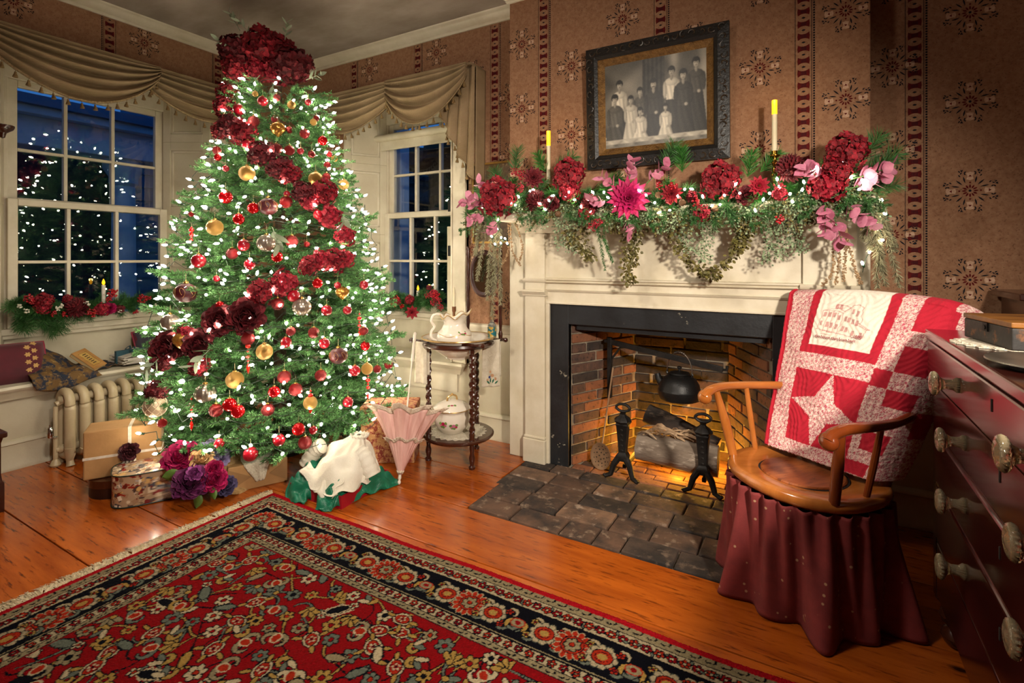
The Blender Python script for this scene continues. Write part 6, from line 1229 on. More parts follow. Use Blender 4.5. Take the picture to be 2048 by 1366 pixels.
# red box, emerald tissue and white christening gown
rb_ = thing('red_gift_box', 'shallow open red box under the white christening gown', 'box', (-2.03, 1.80, 0), rad(4)); redc = mat('red_card', 'a50f22', '8c0b1b', ns=6, rough=.5)
MB().bb(-.165, .165, -.165, .165, 0, .006).bb(-.165, .165, -.165, -.160, .006, .06).bb(-.165, .165, .16, .165, .006, .06).bb(-.165, -.16, -.16, .16, .006, .06).bb(.16, .165, -.16, .16, .006, .06).build('tray', redc, rb_, 0)
tiss = mat('emerald_tissue', '0c6a4c', '0a5a40', ns=7, rough=.45, bump=.6, bs=30, c3='2a8a68')
def crumple(name, label, pts, seed, w, cat='tissue paper'):
    """crumpled sheet tucked over the box side and spilling on to the floor"""
    t = thing(name, label, cat, (0, 0, 0)); P = smooth_path(pts, 6); rs = np.random.default_rng(seed); n = len(P); ph_ = rs.uniform(0, 6, 9)
    def fn(s_, u):
        i = min(n-2, int(s_*(n-1))); f_ = s_*(n-1)-i; c = P[i].lerp(P[i+1], f_); d = (P[i+1]-P[i]); d.z = 0; d.normalize(); side = Vector((d.y, -d.x, 0)); e = sin(PI*min(1, max(0, s_)))**.4
        x = -.035+.035*u*0+(w*1.5*u)*(.75+.25*sin(6*s_+ph_[0])); z = c.z+.105*e*(1-u**1.6)*(.85+.2*sin(9*s_+ph_[1]))+.045*sin(PI*u)*e; z += .016*sin(15*s_+ph_[2]+5*u)*u+.012*sin(27*s_-9*u+ph_[3])+.008*sin(41*s_+17*u+ph_[4]); q = c+side*(x-.02); q.z = max(z, .004); return tuple(q+d*.012*sin(11*u+ph_[5]+8*s_))
    cloth('sheet', 80, 30, fn, tiss, t, solid=.0012); return t
crumple('tissue_paper', 'crumpled emerald tissue paper at the parcel side of the red box', [(-2.17, 1.96, .0), (-2.205, 1.82, .0), (-2.20, 1.68, .0), (-2.14, 1.635, .0), (-2.04, 1.625, .0)], 1, .075)
crumple('tissue_paper', 'crumpled emerald tissue paper spilling toward the parasol', [(-1.965, 1.63, .0), (-1.89, 1.635, .0), (-1.86, 1.71, .0), (-1.855, 1.85, .0), (-1.86, 1.98, .0)], 2, .075)
gown_m = mat('white_muslin', 'd9d2c2', 'cbc2af', ns=9, rough=.9, bump=.3, bs=160, sub=0)
gw = thing('christening_gown', 'crumpled white lace christening gown heaped over the red box', 'gown', (-2.03, 1.80, 0)); rs_ = np.random.default_rng(3); ph_ = rs_.uniform(0, 6, 10)
def gown(s_, t):
    a = 2*PI*s_; r = .012+.185*t; zz = .07+.18*(1-t**1.5)+.020*sin(3*a+ph_[0]+7*t)*t+.020*sin(5*a-9*t+ph_[1])*t+.012*sin(11*a+6*t+ph_[2])*t+.006*sin(23*t+4*a)*t; rr2 = r*(1+.16*sin(2*a+ph_[3])+.10*sin(5*a+ph_[4]+5*t)*t+.04*sin(13*a+ph_[5])*t); return (rr2*cos(a)*1.05+.05*(1-t)*cos(.6), rr2*sin(a)*.95+.07*(1-t)+.01, max(zz, .064))
V = np.array([gown(i/150, j/39) for i in range(150) for j in range(40)]); ff = np.array([(i*40+j, ((i+1) % 150)*40+j, ((i+1) % 150)*40+j+1, i*40+j+1) for i in range(150) for j in range(39)]); obj('skirt', npmesh('skirt', V, ff, gown_m, 1), gw)
def ruffle(name, c, R_, h, n, parent, amp=.008, m_=gown_m, M=None, sx=1):
    K = n*8; vs = []
    for lv, (rr3, z) in enumerate(((R_*.86, 0), (R_, h*.5), (R_*1.04, h))):
        for j in range(K): a = 2*PI*j/K; q = rr3+amp*sin(n*a)*lv/2; p = Vector((q*cos(a)*sx, q*sin(a), z+.3*amp*cos(n*a)*lv)); vs.append(Vector(c)+(M @ p if M else p))
    return MB().add(vs, [(i*K+j, i*K+(j+1) % K, (i+1)*K+(j+1) % K, (i+1)*K+j) for i in range(2) for j in range(K)]).build(name, m_, parent, 180, solid=.0015)
ruffle('lace_collar', (.042, .085, .232), .042, .020, 14, gw, .006)
for p, q, r in (((-.11, -.02, .2), (-.19, -.05, .1), .04), ((.10, .02, .2), (.185, .03, .09), .042)):
    P = smooth_path([p, ((p[0]+q[0])/2, (p[1]+q[1])/2, (p[2]+q[2])/2+.02), q], 8); MB().tube(P, [r*(.8+.25*abs(sin(k*1.1))) for k in range(len(P))], 12).build('sleeve', gown_m, gw, 180)
def panel(s_, t): return (-.12+.27*s_+.012*sin(9*t), -.10-.075*t-.016*sin(7*s_+3*t), .13-.08*t+.016*sin(11*s_+2*t)+.01*sin(21*s_))
cloth('skirt_panel', 50, 22, panel, gown_m, gw, solid=.002)
# parasol standing on its tip against the washstand
pa = thing('parasol', 'pale pink lace-edged parasol standing point down against the washstand', 'parasol', (-1.806, 1.975, .002)); silkp = mat('parasol_pink', 'd3a79c', 'c09086', ns=10, rough=.6, bump=.25, bs=14, stretch=(3, 3, .6)); ivory = mat('ivory_handle', 'd8cfc0', 'c9bda8', ns=10, rough=.35)
axd = (Vector((-1.925, 2.235, .72))-Vector((-1.806, 1.975, 0))); AL = axd.length; MP = axd.to_track_quat('Z', 'Y').to_matrix()
Tp = lambda p: MP @ Vector(p)
def can(s_, t):
    a = 2*PI*s_; r = .012+.14*t**1.15; fl = 1+.20*t*cos(8*a)*(.4+.6*t)+.05*sin(24*a)*t; return tuple(Tp((r*fl*cos(a), r*fl*sin(a)*.8, .045+.30*t+.012*t*cos(8*a))))
V = np.array([can(i/160, j/25) for i in range(160) for j in range(26)]); ff = np.array([(i*26+j, ((i+1) % 160)*26+j, ((i+1) % 160)*26+j+1, i*26+j+1) for i in range(160) for j in range(25)]); o = obj('canopy', npmesh('canopy', V, ff, silkp, 1), pa); d = o.modifiers.new('thick', 'SOLIDIFY'); d.thickness = .0015
lacep = mat('parasol_lace', 'dcccb8', 'c8b49c', ns=90, rough=.9, bump=.8, bs=140)
def frillring(t0, t1, amp, nm):
    def fn(s_, t): p = Vector(can(s_, t0)); q = Vector(can(s_, max(0, t0-.02))); c = Tp((0, 0, p.dot(axd)/AL)); o_ = (p-c).normalized(); return tuple(p+(p-q).normalized()*t*t1+o_*(.004+.012*t+amp*sin(s_*2*PI*40)*t))
    V = np.array([fn(i/330, j/4) for i in range(330) for j in range(5)]); ff = np.array([(i*5+j, ((i+1) % 330)*5+j, ((i+1) % 330)*5+j+1, i*5+j+1) for i in range(330) for j in range(4)]); o = obj(nm, npmesh(nm, V, ff, lacep, 1), pa); d = o.modifiers.new('thick', 'SOLIDIFY'); d.thickness = .001
frillring(1.0, .028, .006, 'lace_edge'); frillring(.52, .016, .004, 'lace_band')
MB().tube([Tp((0, 0, 0)), Tp((0, 0, .3)), Tp((0, 0, AL*.8)), Tp((0, 0, AL*.8)), Tp((0, 0, AL))], [.005, .0045, .0045, .008, .009], 10).ball(Tp((0, 0, AL)), .0095, 8).build('shaft', ivory, pa); MB().lathe([(.0001, 0), (.008, .004), (.009, .012), (.005, .02), (.009, .028), (.007, .05)], 12, ax=MP).build('ferrule', ivory, pa); ruffle('tip_ruffle', Tp((0, 0, .05)), .016, .014, 9, pa, .004, lacep, MP)
# tapestry covered box behind
tb = thing('tapestry_box', 'tapestry-patterned box behind the parasol and gown', 'box', (-2.10, 2.23, 0), rad(32)); tapm = mat('tapestry', 'a8794c', '7a2a1c', ns=45, nd=4, rough=.85, c3='d0b080', lo=.45, hi=.55, bump=.3, bs=120)
rbox('body', tapm, tb, .30, .2, .27, .006); rbox('lid', tapm, tb, .308, .208, .045, .006, (0, 0, .271))
# ================================================================ ROCKING CHAIR, QUILT
maple = mat('maple_varnish', 'b86f32', '99551f', ns=3.5, nd=7, rough=.22, stretch=(5, 1, 1), bump=.03, bs=20, coat=.4); maple_r = mat('reddish_maple', '7d3a14', '5e260c', ns=5, nd=7, rough=.25, stretch=(1, 1, .3), coat=.4)
maple_lid = mat('lid_pine', 'ad6233', '7d3c18', ns=6, nd=7, rough=.35, stretch=(6, 1, 1), bump=.05, bs=20, c3='3a1608'); gap = mat('dark_gap', '140a06', rough=.9)
OX, OY = -.02, 2.03; CB = math.atan2(.776, .633)            # chair looks away from this heading
ch = thing('rocking_chair', 'varnished maple rocking chair with gathered burgundy skirt', 'chair', (OX, OY, 0), CB-PI/2)
ZT = .425                                                 # seat top; local -Y is the front
def seat_r(a): return .24*(1/(abs(cos(a))**2.3+abs(sin(a)/.92)**2.3))**(1/2.3)
n = 64; vs = []; rim = [(0.94, -.042), (1.0, -.03), (1.01, -.015), (.99, -.003), (.95, .001), (.86, 0), (.7, -.006), (.58, -.0115), (.55, -.012)]
for k, z in rim:
    for j in range(n): a = 2*PI*j/n; vs.append((seat_r(a)*k*cos(a), seat_r(a)*k*sin(a), ZT+z))
K = len(rim); MB().add(vs, [(i*n+j, i*n+(j+1) % n, (i+1)*n+(j+1) % n, (i+1)*n+j) for i in range(K-1) for j in range(n)]+[tuple(range(n))[::-1]]).build('seat', maple, ch, 60)
MB().lathe([(.0001, -.02), (.137, -.02), (.137, -.0105), (.0001, -.0105)], 48, c=(0, -.01, ZT)).build('lid_gap', gap, ch, 0)
MB().lathe([(.0001, -.02), (.130, -.02), (.130, -.008), (.126, -.004), (.0001, -.004)], 48, c=(0, -.01, ZT)).build('seat_lid', maple_lid, ch)
lean = 23
def bp_(x, h): return (x*(1+.12*h), .135+h*math.tan(rad(lean)), ZT+h)
for s_ in (-1, 1):
    MB().tube([bp_(s_*.175, -.01), bp_(s_*.19, .2), bp_(s_*.2, .4), bp_(s_*.21, .56)], [.018, .017, .016, .013], 12).build('back_post', maple_r, ch)
for k in range(5): x = -.12+.06*k; MB().tube([bp_(x, -.005), bp_(x*1.02, .25), bp_(x*1.05, .5)], [.009, .0075, .006], 8).build('back_spindle', maple_r, ch)
MB().tube(smooth_path([bp_(-.245, .52), bp_(-.12, .545), bp_(0, .55), bp_(.12, .545), bp_(.245, .52)], 5), .034, 10, flat=.45).build('crest_rail', maple_r, ch)
for s_ in (-1, 1):
    A = ZT+.225; m_ = maple if s_ < 0 else maple_r
    P = smooth_path([bp_(s_*.195, .215), (s_*.222, .17, A-.004), (s_*.252, .06, A), (s_*.262, -.05, A+.006), (s_*.256, -.14, A+.008), (s_*.25, -.19, A-.002), (s_*.25, -.212, A-.022)], 6); L_ = len(P)
    MB().tube(P, [.019+.009*max(0, (k/L_-.5))*2 for k in range(L_)], 12, flat=.75).ball((s_*.25, -.207, A-.02), .0285, 12, sc=(1, .85, .95)).build('arm', m_, ch)
    MB().tube([(s_*.200, -.12, ZT-.005), (s_*.222, -.135, A*.5+ZT*.5), (s_*.247, -.155, A-.004)], [.0155, .017, .012], 12).build('arm_post', m_, ch)
    MB().tube([(s_*.212, .0, ZT-.005), (s_*.236, .0, (A+ZT)/2), (s_*.256, .0, A-.006)], [.0095, .0105, .009], 10).build('arm_spindle', m_, ch)
    MB().tube([(s_*.16, -.13, ZT-.03), (s_*.15, -.145, .05)], [.02, .016], 10).build('leg', maple_r, ch); MB().tube([(s_*.16, .13, ZT-.03), (s_*.15, .15, .05)], [.02, .016], 10).build('leg', maple_r, ch)
    MB().tube(smooth_path([(s_*.15, -.165, .055), (s_*.15, -.1, .03), (s_*.15, .03, .0185), (s_*.15, .14, .03), (s_*.15, .21, .06)], 5), .018, 8).build('rocker', maple_r, ch)
skm = mat('burgundy_cotton', '7d2a28', '69201f', ns=14, rough=.85, bump=.1, bs=200)
N, Lk, B = nodes_of(skm); vo = N.new('ShaderNodeTexVoronoi'); vo.inputs['Scale'].default_value = 34; tc = N.new('ShaderNodeTexCoord'); Lk.new(tc.outputs['Object'], vo.inputs['Vector']); mr = N.new('ShaderNodeMapRange'); mr.inputs[1].default_value = .12; mr.inputs[2].default_value = .17; Lk.new(vo.outputs['Distance'], mr.inputs[0])
vc = N.new('ShaderNodeSeparateColor'); Lk.new(vo.outputs['Color'], vc.inputs[0]); gt = N.new('ShaderNodeMath'); gt.operation = 'LESS_THAN'; gt.inputs[1].default_value = .55; Lk.new(vc.outputs[0], gt.inputs[0]); mxm = N.new('ShaderNodeMath'); mxm.operation = 'MAXIMUM'; Lk.new(gt.outputs[0], mxm.inputs[0]); Lk.new(mr.outputs[0], mxm.inputs[1])
mx = N.new('ShaderNodeMix'); mx.data_type = 'RGBA'; old = B.inputs['Base Color'].links[0].from_socket; mx.inputs[6].default_value = hx('a88060')+(1,); Lk.new(mxm.outputs[0], mx.inputs[0]); Lk.new(old, mx.inputs[7]); Lk.new(mx.outputs[2], B.inputs['Base Color'])
r0 = np.random.default_rng(4); phs = r0.uniform(0, 6, 8)
def skirt(s_, t):
    a = 2*PI*s_; k = seat_r(a)*.93; fl = t**1.25; g_ = sin(26*a+phs[0])*.011*(1-t)**.6+sin(11*a+phs[1]+.8*t)*.030*fl+sin(6*a+phs[2])*.022*fl+.008*sin(17*a+phs[3]+2*t)*t; r = k*(1+.08*fl)+.012+g_*1.1+.03*fl*max(0, cos(a+2.4)); z = ZT-.042-(ZT-.046)*t+.012*sin(5*a+phs[4])*t*0
    return (r*cos(a), r*sin(a)+.03*t, max(.004, z))
NU, NVV = 260, 34; V = np.array([skirt(i/NU, j/(NVV-1)) for i in range(NU) for j in range(NVV)]); ff = np.array([(i*NVV+j, ((i+1) % NU)*NVV+j, ((i+1) % NU)*NVV+j+1, i*NVV+j+1) for i in range(NU) for j in range(NVV-1)]); o = obj('gathered_skirt', npmesh('gathered_skirt', V, ff, skm, 1), ch); d = o.modifiers.new('thick', 'SOLIDIFY'); d.thickness = .002
# ---- quilt: coloured patch by patch on a fine cloth
QW, QH = .60, .70                                         # cloth width, length of the front fall; plus the fold over the back
NQ, NT = 230, 340; FRONT = .76
cw = Matrix.Translation((OX, OY, 0)) @ Matrix.Rotation(CB-PI/2, 4, 'Z')
qs, qt = np.meshgrid(np.linspace(0, 1, NQ), np.linspace(0, 1, NT), indexing='ij')
X = np.zeros_like(qs); Y = X.copy(); Z = X.copy()
topz = ZT+.565; fl = np.clip(qt/FRONT, 0, 1)              # 0 bottom (seat) .. 1 crest, then over the back
hgt = .02+(topz-ZT-.02)*fl; back = np.clip((qt-FRONT)/(1-FRONT), 0, 1)
xl = -.19+(-.33+.19)*fl**.8; xr = .16+(.235-.16)*fl; qq = np.clip(qs/.82, 0, 1)
xx = xl+(xr-xl)*qq; yy = .03+.05*qs*(1-fl)+(.315-.03)*fl**.9-.03*np.sin(PI*fl)*np.sin(PI*qs)
wr = np.clip((qs-.82)/.18, 0, 1); xx = xx+.045*np.sin(wr*1.5); yy = yy+.11*(1-np.cos(wr*1.5))        # near edge rolls round the post
X = xx; Y = yy; Z = ZT+hgt+.016*np.sin(PI*np.clip(qs*1.15, 0, 1))*fl-.05*wr*wr*fl
ang = back*PI; over = back > 0
Y = np.where(over, yy+.045*(1-np.cos(np.minimum(ang*1.6, PI)))+.045+(.0)-.045*np.where(over, 1, 0), Y); Z = np.where(over, Z+.022*np.sin(np.minimum(ang*1.6, PI))-np.clip(back-.3, 0, 1)*.26, Z); Y = np.where(over, Y+np.clip(back-.3, 0, 1)*(-.06), Y)
puff = .0022*(np.sin(qs*95+4*np.sin(qt*31))*np.sin(qt*120+4*np.sin(qs*27)))+.004*np.sin(qs*23+qt*9)*np.sin(qt*17); Y = Y-puff
r_ = np.random.default_rng(6); red_ = np.array(hx('ab0a26')); wht = np.array(hx('e2d6c6')); prw = np.array(hx('dcc0b4')); prr = np.array(hx('b0485a'))
u_ = qs; v_ = 1-fl; C3 = np.zeros(qs.shape+(3,))
pat = (np.sin(qs*330+5*np.sin(qt*140))*np.sin(qt*330*1.15+5*np.sin(qs*120)))[..., None]; prn = np.where(pat > .12, prr, prw); C3[:] = prn
def rect(a, b, c, d, col): mk = (u_ >= a) & (u_ < b) & (v_ >= c) & (v_ < d) & ~over; C3[mk] = col if np.ndim(col) == 1 else col[mk]
C3[over] = np.where((u_ < .025)[over][:, None], red_, prn[over])
top_mk = over & (u_ > .16) & (u_ < .65); C3[top_mk] = red_; C3[over & (u_ > .21) & (u_ < .595)] = wht; C3[over & (u_ > .745) & (u_ < .9)] = red_
rect(.16, .65, 0, .385, red_); rect(.21, .595, 0, .33, wht); rect(0, .022, 0, 1, red_); rect(.16, .65, .49, .93, red_); rect(.65, .745, .40, .50, red_); rect(.745, .93, 0, .16, red_); rect(.745, .90, .25, .40, red_); rect(.745, .90, .50, .60, red_); rect(.70, .86, .75, .86, red_); rect(.62, .80, .93, 1, red_); rect(.93, 1, .6, .75, red_)
mk = (u_ > .745) & (v_ > .16) & (v_ < .25) & ((v_-.16) < (u_-.745)*.5) & ~over; C3[mk] = prn[mk]
def inpoly(pts):
    ins = np.zeros(u_.shape, bool); k = len(pts)
    for i in range(k):
        x1, y1 = pts[i]; x2, y2 = pts[(i+1) % k]; c_ = ((y1 > v_) != (y2 > v_)) & (u_ < (x2-x1)*(v_-y1)/(y2-y1+1e-12)+x1); ins ^= c_
    return ins
cx_, cy_ = .405, .71; star = []
for k in range(8): a = -PI/2+k*PI/4+.12; R_ = (.245 if k % 2 == 0 else .095); star.append((cx_+R_*cos(a), cy_+R_*.92*sin(a)))
mk = inpoly(star) & ~over & (u_ > .16) & (u_ < .65) & (v_ > .49) & (v_ < .93); C3[mk] = prn[mk]
def stitch(pts, w=.0028):
    for (x1, y1), (x2, y2) in zip(pts, pts[1:]):
        dx, dy = x2-x1, y2-y1; L2 = dx*dx+dy*dy+1e-12; t = np.clip(((u_-x1)*dx+(v_-y1)*dy)/L2, 0, 1); dd = np.hypot(u_-x1-t*dx, v_-y1-t*dy); mk = (dd < w) & ~over; C3[mk] = .45*C3[mk]+.55*np.array(hx('a01830'))
# the stitched house
h = lambda x, y: (.235+.34*x, .035+.225*y)
for pl_ in ([(0.03, .85), (.06, .3), (.3, .3), (.42, .36), (.4, .95)], [(.06, .3), (.30, .22), (.42, .3)], [(0, .85), (.85, 1.0), (.9, .72), (.70, .62)], [(.42, .3), (.5, .2), (.55, .1), (.65, .08), (.72, .15), (.74, .4), (.78, .45), (.76, .6)], [(.9, .72), (.94, .72), (.74, .58)], [(.22, .92), (.24, .32)], [(.14, .9), (.16, .32)], [(.31, .93), (.33, .35)], [(.24, .22), (.27, .12), (.42, .13), (.5, .18)], [(.15, .88), (.3, .93)], [(.12, .97), (.3, 1.0)]): stitch([h(*q) for q in pl_], .0022)
for x, y in ((.10, .42), (.19, .42), (.27, .42), (.36, .48), (.08, .68), (.19, .7), (.27, .72), (.36, .74), (.48, .5), (.55, .52), (.63, .55), (.7, .58), (.48, .78), (.55, .8), (.68, .86), (.58, .28), (.66, .32), (.82, .88), (.27, .18), (.34, .18)): mk = (np.abs(u_-h(x, y)[0]) < .0085) & (np.abs(v_-h(x, y)[1]) < .016) & ~over; C3[mk] = .4*C3[mk]+.6*np.array(hx('9c1c30'))
qm = mat('quilt_cotton', attr='dye', rough=.9, bump=.25, bs=120); qt_ = thing('quilt', 'red and white patchwork star quilt draped over the rocking chair back', 'quilt', (0, 0, 0))
P4 = np.stack([X, Y, Z], -1).reshape(-1, 3); R3 = np.array(cw.to_3x3()); P4 = P4 @ R3.T+np.array(cw.translation); o = obj('patchwork', npmesh('patchwork', P4, gridfaces(NQ, NT), qm, 1, C3.reshape(-1, 3)), qt_); d = o.modifiers.new('thick', 'SOLIDIFY'); d.thickness = .008; d.offset = -1
PQ = P4.reshape(NQ, NT, 3)
redm = mat('quilt_binding', 'ab0a26', rough=.85)
MB().tube([PQ[0, j] for j in range(0, NT, 4)], .006, 6).build('binding', redm, qt_, 180)
MB().tube([PQ[0, j]+np.array([.008, .018, -.0]) for j in range(0, int(NT*FRONT), 4)], .006, 6).build('binding', redm, qt_, 180)
def qtext(body, u0, v0, size, ang=0):
    i = int(u0*(NQ-1)); j = int((1-v0)*FRONT*(NT-1)); p = Vector(PQ[i, j]); dx = (Vector(PQ[min(NQ-1, i+45), j])-p).normalized(); dz = (Vector(PQ[i, j+20])-p).normalized(); nz_ = dx.cross(dz).normalized()
    if nz_.dot(_C-p) < 0: nz_ = -nz_
    f = bpy.data.curves.new('stitched_words', 'FONT'); f.body = body; f.size = size; f.extrude = .0004; tmp = obj('stitched_words_curve', f); bpy.context.view_layer.update(); me = bpy.data.meshes.new_from_object(tmp.evaluated_get(bpy.context.evaluated_depsgraph_get())); bpy.data.objects.remove(tmp); me.materials.clear(); me.materials.append(mat('red_thread', '8e2436', rough=.8)); o = obj('stitched_words', me, qt_); M = Matrix((dx, nz_.cross(dx), nz_)).transposed().to_4x4(); M.translation = p+nz_*.0085; o.matrix_world = M
qtext('the house that Love built', .25, .285, .0165); qtext('- 1880', .47, .255, .0165)
# ================================================================ DRESSER
drm = mat('dresser_mahogany', '1e0907', '3a130c', ns=3, nd=8, rough=.2, stretch=(1, .35, 2.2), coat=.5, lo=.3, hi=.75, bump=.02, bs=30)
ds = thing('dresser', 'dark mahogany chest of drawers with pressed glass knobs', 'dresser', (.33, 2.03, 0))
y0, y1, xd = -1.33, 0.0, .52; HT_ = .90
MB().bb(.012, xd, y0, y1, .12, HT_).build('carcass', drm, ds, 0, bevel=.003); MB().bb(-.022, xd+.01, y0-.02, y1+.02, HT_, HT_+.028).build('top', drm, ds, 0, bevel=.005)
MB().bb(-.005, .02, y1-.045, y1, .12, .76).bb(-.005, .02, y0, y0+.045, .12, .76).build('corner_stile', drm, ds, 0, bevel=.004)
knob_g = mat('pressed_glass', 'cdbb98', 'a8956e', ns=40, rough=.05, trans=.72, spec=.9)
KN = MB().lathe([(.0001, 0), (.017, 0), (.018, .004), (.012, .012), (.0105, .026), (.015, .036), (.026, .042), (.0285, .047), (.026, .053), (.019, .056), (.014, .0545), (.007, .0575), (.0001, .058)], 40, fl=lambda a, t: 1+.05*cos(20*a)).mesh('knob', knob_g, 50)
for za, zb, pro in ((.782, .896, -.012), (.632, .770, .0), (.478, .620, .0), (.312, .466, .0)):
    dr = MB().bb(pro-.008, .02, y0+.05, y1-.05 if pro > -.01 else y1-.008, za, zb).build('drawer', drm, ds, 0, bevel=.005)
    for yy_ in (1.63-2.03, 1.10-2.03):
        k = obj('knob', KN, dr); k.location = (pro-.008, yy_, (za+zb)/2); k.rotation_euler = (0, -PI/2, 0)
    MB().bb(pro-.0095, pro-.007, -.668, -.662, (za+zb)/2+.005, (za+zb)/2+.03).build('keyhole', gap, dr, 0)
    MB().bb(pro-.003, .018, y0+.05, y1-.05, za-.012, za-.006).build('drawer_bead', mahog, dr, 0)
MB().bb(-.004, .02, y0+.045, y1-.045, .135, .296).build('apron', drm, ds, 0, bevel=.004)
for yy_ in (y1-.05, y0+.05):
    for xx_ in (.04, xd-.05): MB().lathe([(.018, 0), (.03, .012), (.036, .03), (.03, .048), (.02, .056), (.034, .07), (.04, .088), (.034, .105), (.024, .112), (.04, .122)], 20, c=(xx_, yy_, 0)).build('foot', mahog, ds)
ZD = HT_+.0285
bx_ = thing('document_box', 'old black painted wooden box with worn golden lid on the dresser', 'box', (.515, 1.775, ZD+.003), rad(10)); blk = mat('worn_black_paint', '1c1a18', '2a2420', ns=10, rough=.55, c3='7a4a20', bump=.1, bs=40); gl = mat('worn_golden_wood', '8a5820', '5a3410', ns=7, rough=.4, stretch=(1, 3, 1), nd=7)
MB().bb(-.13, .15, -.118, .118, 0, .052).build('body', blk, bx_, 0, bevel=.003); MB().bb(-.132, .152, -.12, .12, .0525, .066).build('lid', gl, bx_, 0, bevel=.003); MB().bb(-.1335, -.13, -.012, .012, .03, .052).lathe([(.0001, 0), (.006, 0), (.006, .004), (.0001, .004)], 10, c=(-.132, 0, .04), ax=rot('Y', -90)).build('lock_plate', iron, bx_, 0)
d1 = thing('doily', 'cream lace doily peeping out under the black box on the dresser', 'doily', (.43, 1.75, ZD)); doily(d1, .11, 22)
pw_ = thing('pewter_plate', 'flat pewter plate on the dresser in front of the box', 'plate', (.435, 1.42, ZD)); MB().lathe([(r_*.82, z_) for r_, z_ in [(.0001, .004), (.10, .004), (.105, .002), (.145, .010), (.15, .012), (.149, .015), (.14, .013), (.10, .0075), (.0001, .0075)]], 48).build('dish', mat('pewter', '8d877c', '6e685e', ns=9, rough=.32, metal=.85), pw_)
d2 = thing('doily', 'white lace doily at the near edge of the dresser top', 'doily', (.362, 1.115, ZD)); doily(d2, .052, 18)
sm = thing('pedestal_stand', 'dark wooden stand in the corner behind the dresser', 'stand', (.80, 2.58, 0)); MB().bb(-.155, .155, -.14, .14, .05, 1.0).build('body', mahog, sm, 0, bevel=.004); MB().bb(-.18, .18, -.165, .165, 1.0, 1.025).build('top', mahog, sm, 0, bevel=.004); MB().bb(-.165, .165, -.15, .15, 0, .05).build('plinth', mahog, sm, 0, bevel=.004)
dp = MB().bb(-.13, .13, -.146, -.14, .55, .97).build('door', mahog, sm, 0, bevel=.003); MB().ball((-.10, -.155, .93), .014, 12).build('knob', brass, dp)
# ================================================================ RUG
RX0, RY1 = -2.262, 1.586; RX1, RY0 = .35, .12; st_ = .0034
nx_, ny_ = int((RX1-RX0)/st_)+1, int((RY1-RY0)/st_)+1
gx = np.linspace(RX0, RX1, nx_); gy = np.linspace(RY0, RY1, ny_); UX, UY = np.meshgrid(gx, gy, indexing='ij'); r_ = np.random.default_rng(5)
cRED, cNAVY, cTAN, cCRM, cGOLD, cGREY, cRUST = (np.array(hx(h_)) for h_ in ('6e060b', '04050c', '75684d', '9a8a6c', '876a34', '52564a', '85200f'))
C = np.ones(UX.shape+(3,))*cRED
dX = UX-RX0; dY = RY1-UY; dE = np.minimum(dX, dY); alongv = np.where(dX < dY, RY1-UY, UX-RX0)      # distance from the edge, position along it
def band(a, b, col): C[(dE >= a) & (dE < b)] = col
def ell(x, y, rx, ry, an, col, outline=None, ow=.004, clip=None):
    R_ = max(rx, ry)+ow+.004; i0, i1 = np.searchsorted(gx, (x-R_, x+R_)); j0, j1 = np.searchsorted(gy, (y-R_, y+R_))
    if i1 <= i0 or j1 <= j0: return
    sx, sy = UX[i0:i1, j0:j1]-x, UY[i0:i1, j0:j1]-y; a = sx*cos(an)+sy*sin(an); b = -sx*sin(an)+sy*cos(an); q = (a/rx)**2+(b/ry)**2; sub = C[i0:i1, j0:j1]; ok = np.ones(q.shape, bool)
    if clip: ok = (dE[i0:i1, j0:j1] > clip[0]) & (dE[i0:i1, j0:j1] < clip[1])
    if outline is not None: sub[((a/(rx+ow))**2+(b/(ry+ow))**2 < 1) & ok] = outline
    sub[(q < 1) & ok] = col
def flowr(x, y, r, col, eye, n=6, an=0, out=cNAVY, clip=None):
    for k in range(n): a = an+2*PI*k/n; ell(x+r*.62*cos(a), y+r*.62*sin(a), r*.42, r*.33, a, out, None, 0, clip) if False else ell(x+r*.6*cos(a), y+r*.6*sin(a), r*.40, r*.30, a, col, out, .0036, clip)
    for k in range(n): a = an+2*PI*k/n; ell(x+r*.58*cos(a), y+r*.58*sin(a), r*.36, r*.24, a, col, None, 0, clip)
    ell(x, y, r*.27, r*.27, 0, eye, out, .003, clip)
def curl(x, y, L, an, k, w, col, out=cNAVY, clip=None, taper=.9):
    n = max(5, int(L/.005)); pts = []; a = an
    for i in range(n): pts.append((x, y, w*(1-taper*i/n))); x += L/n*cos(a); y += L/n*sin(a); a += k/n
    if out is not None:
        for px_, py_, pw in pts: ell(px_, py_, pw+.0036, pw+.0036, 0, out, None, 0, clip)
    for px_, py_, pw in pts: ell(px_, py_, max(pw, .0028), max(pw, .0028), 0, col, None, 0, clip)
    return x, y, a
def leafr(x, y, L, an, col, out=cNAVY, clip=None): ell(x+L/2*cos(an), y+L/2*sin(an), L/2, L*.2, an, col, out, .0034, clip)
def lobed(x, y, L, an, col, out=cNAVY, clip=None):
    for k in range(5):
        t = .15+.2*k
        for s_ in (-1, 1): leafr(x+L*t*cos(an), y+L*t*sin(an), L*.38*(1-.4*t), an+s_*.85, col, out, clip)
    leafr(x, y, L, an, col, out, clip)
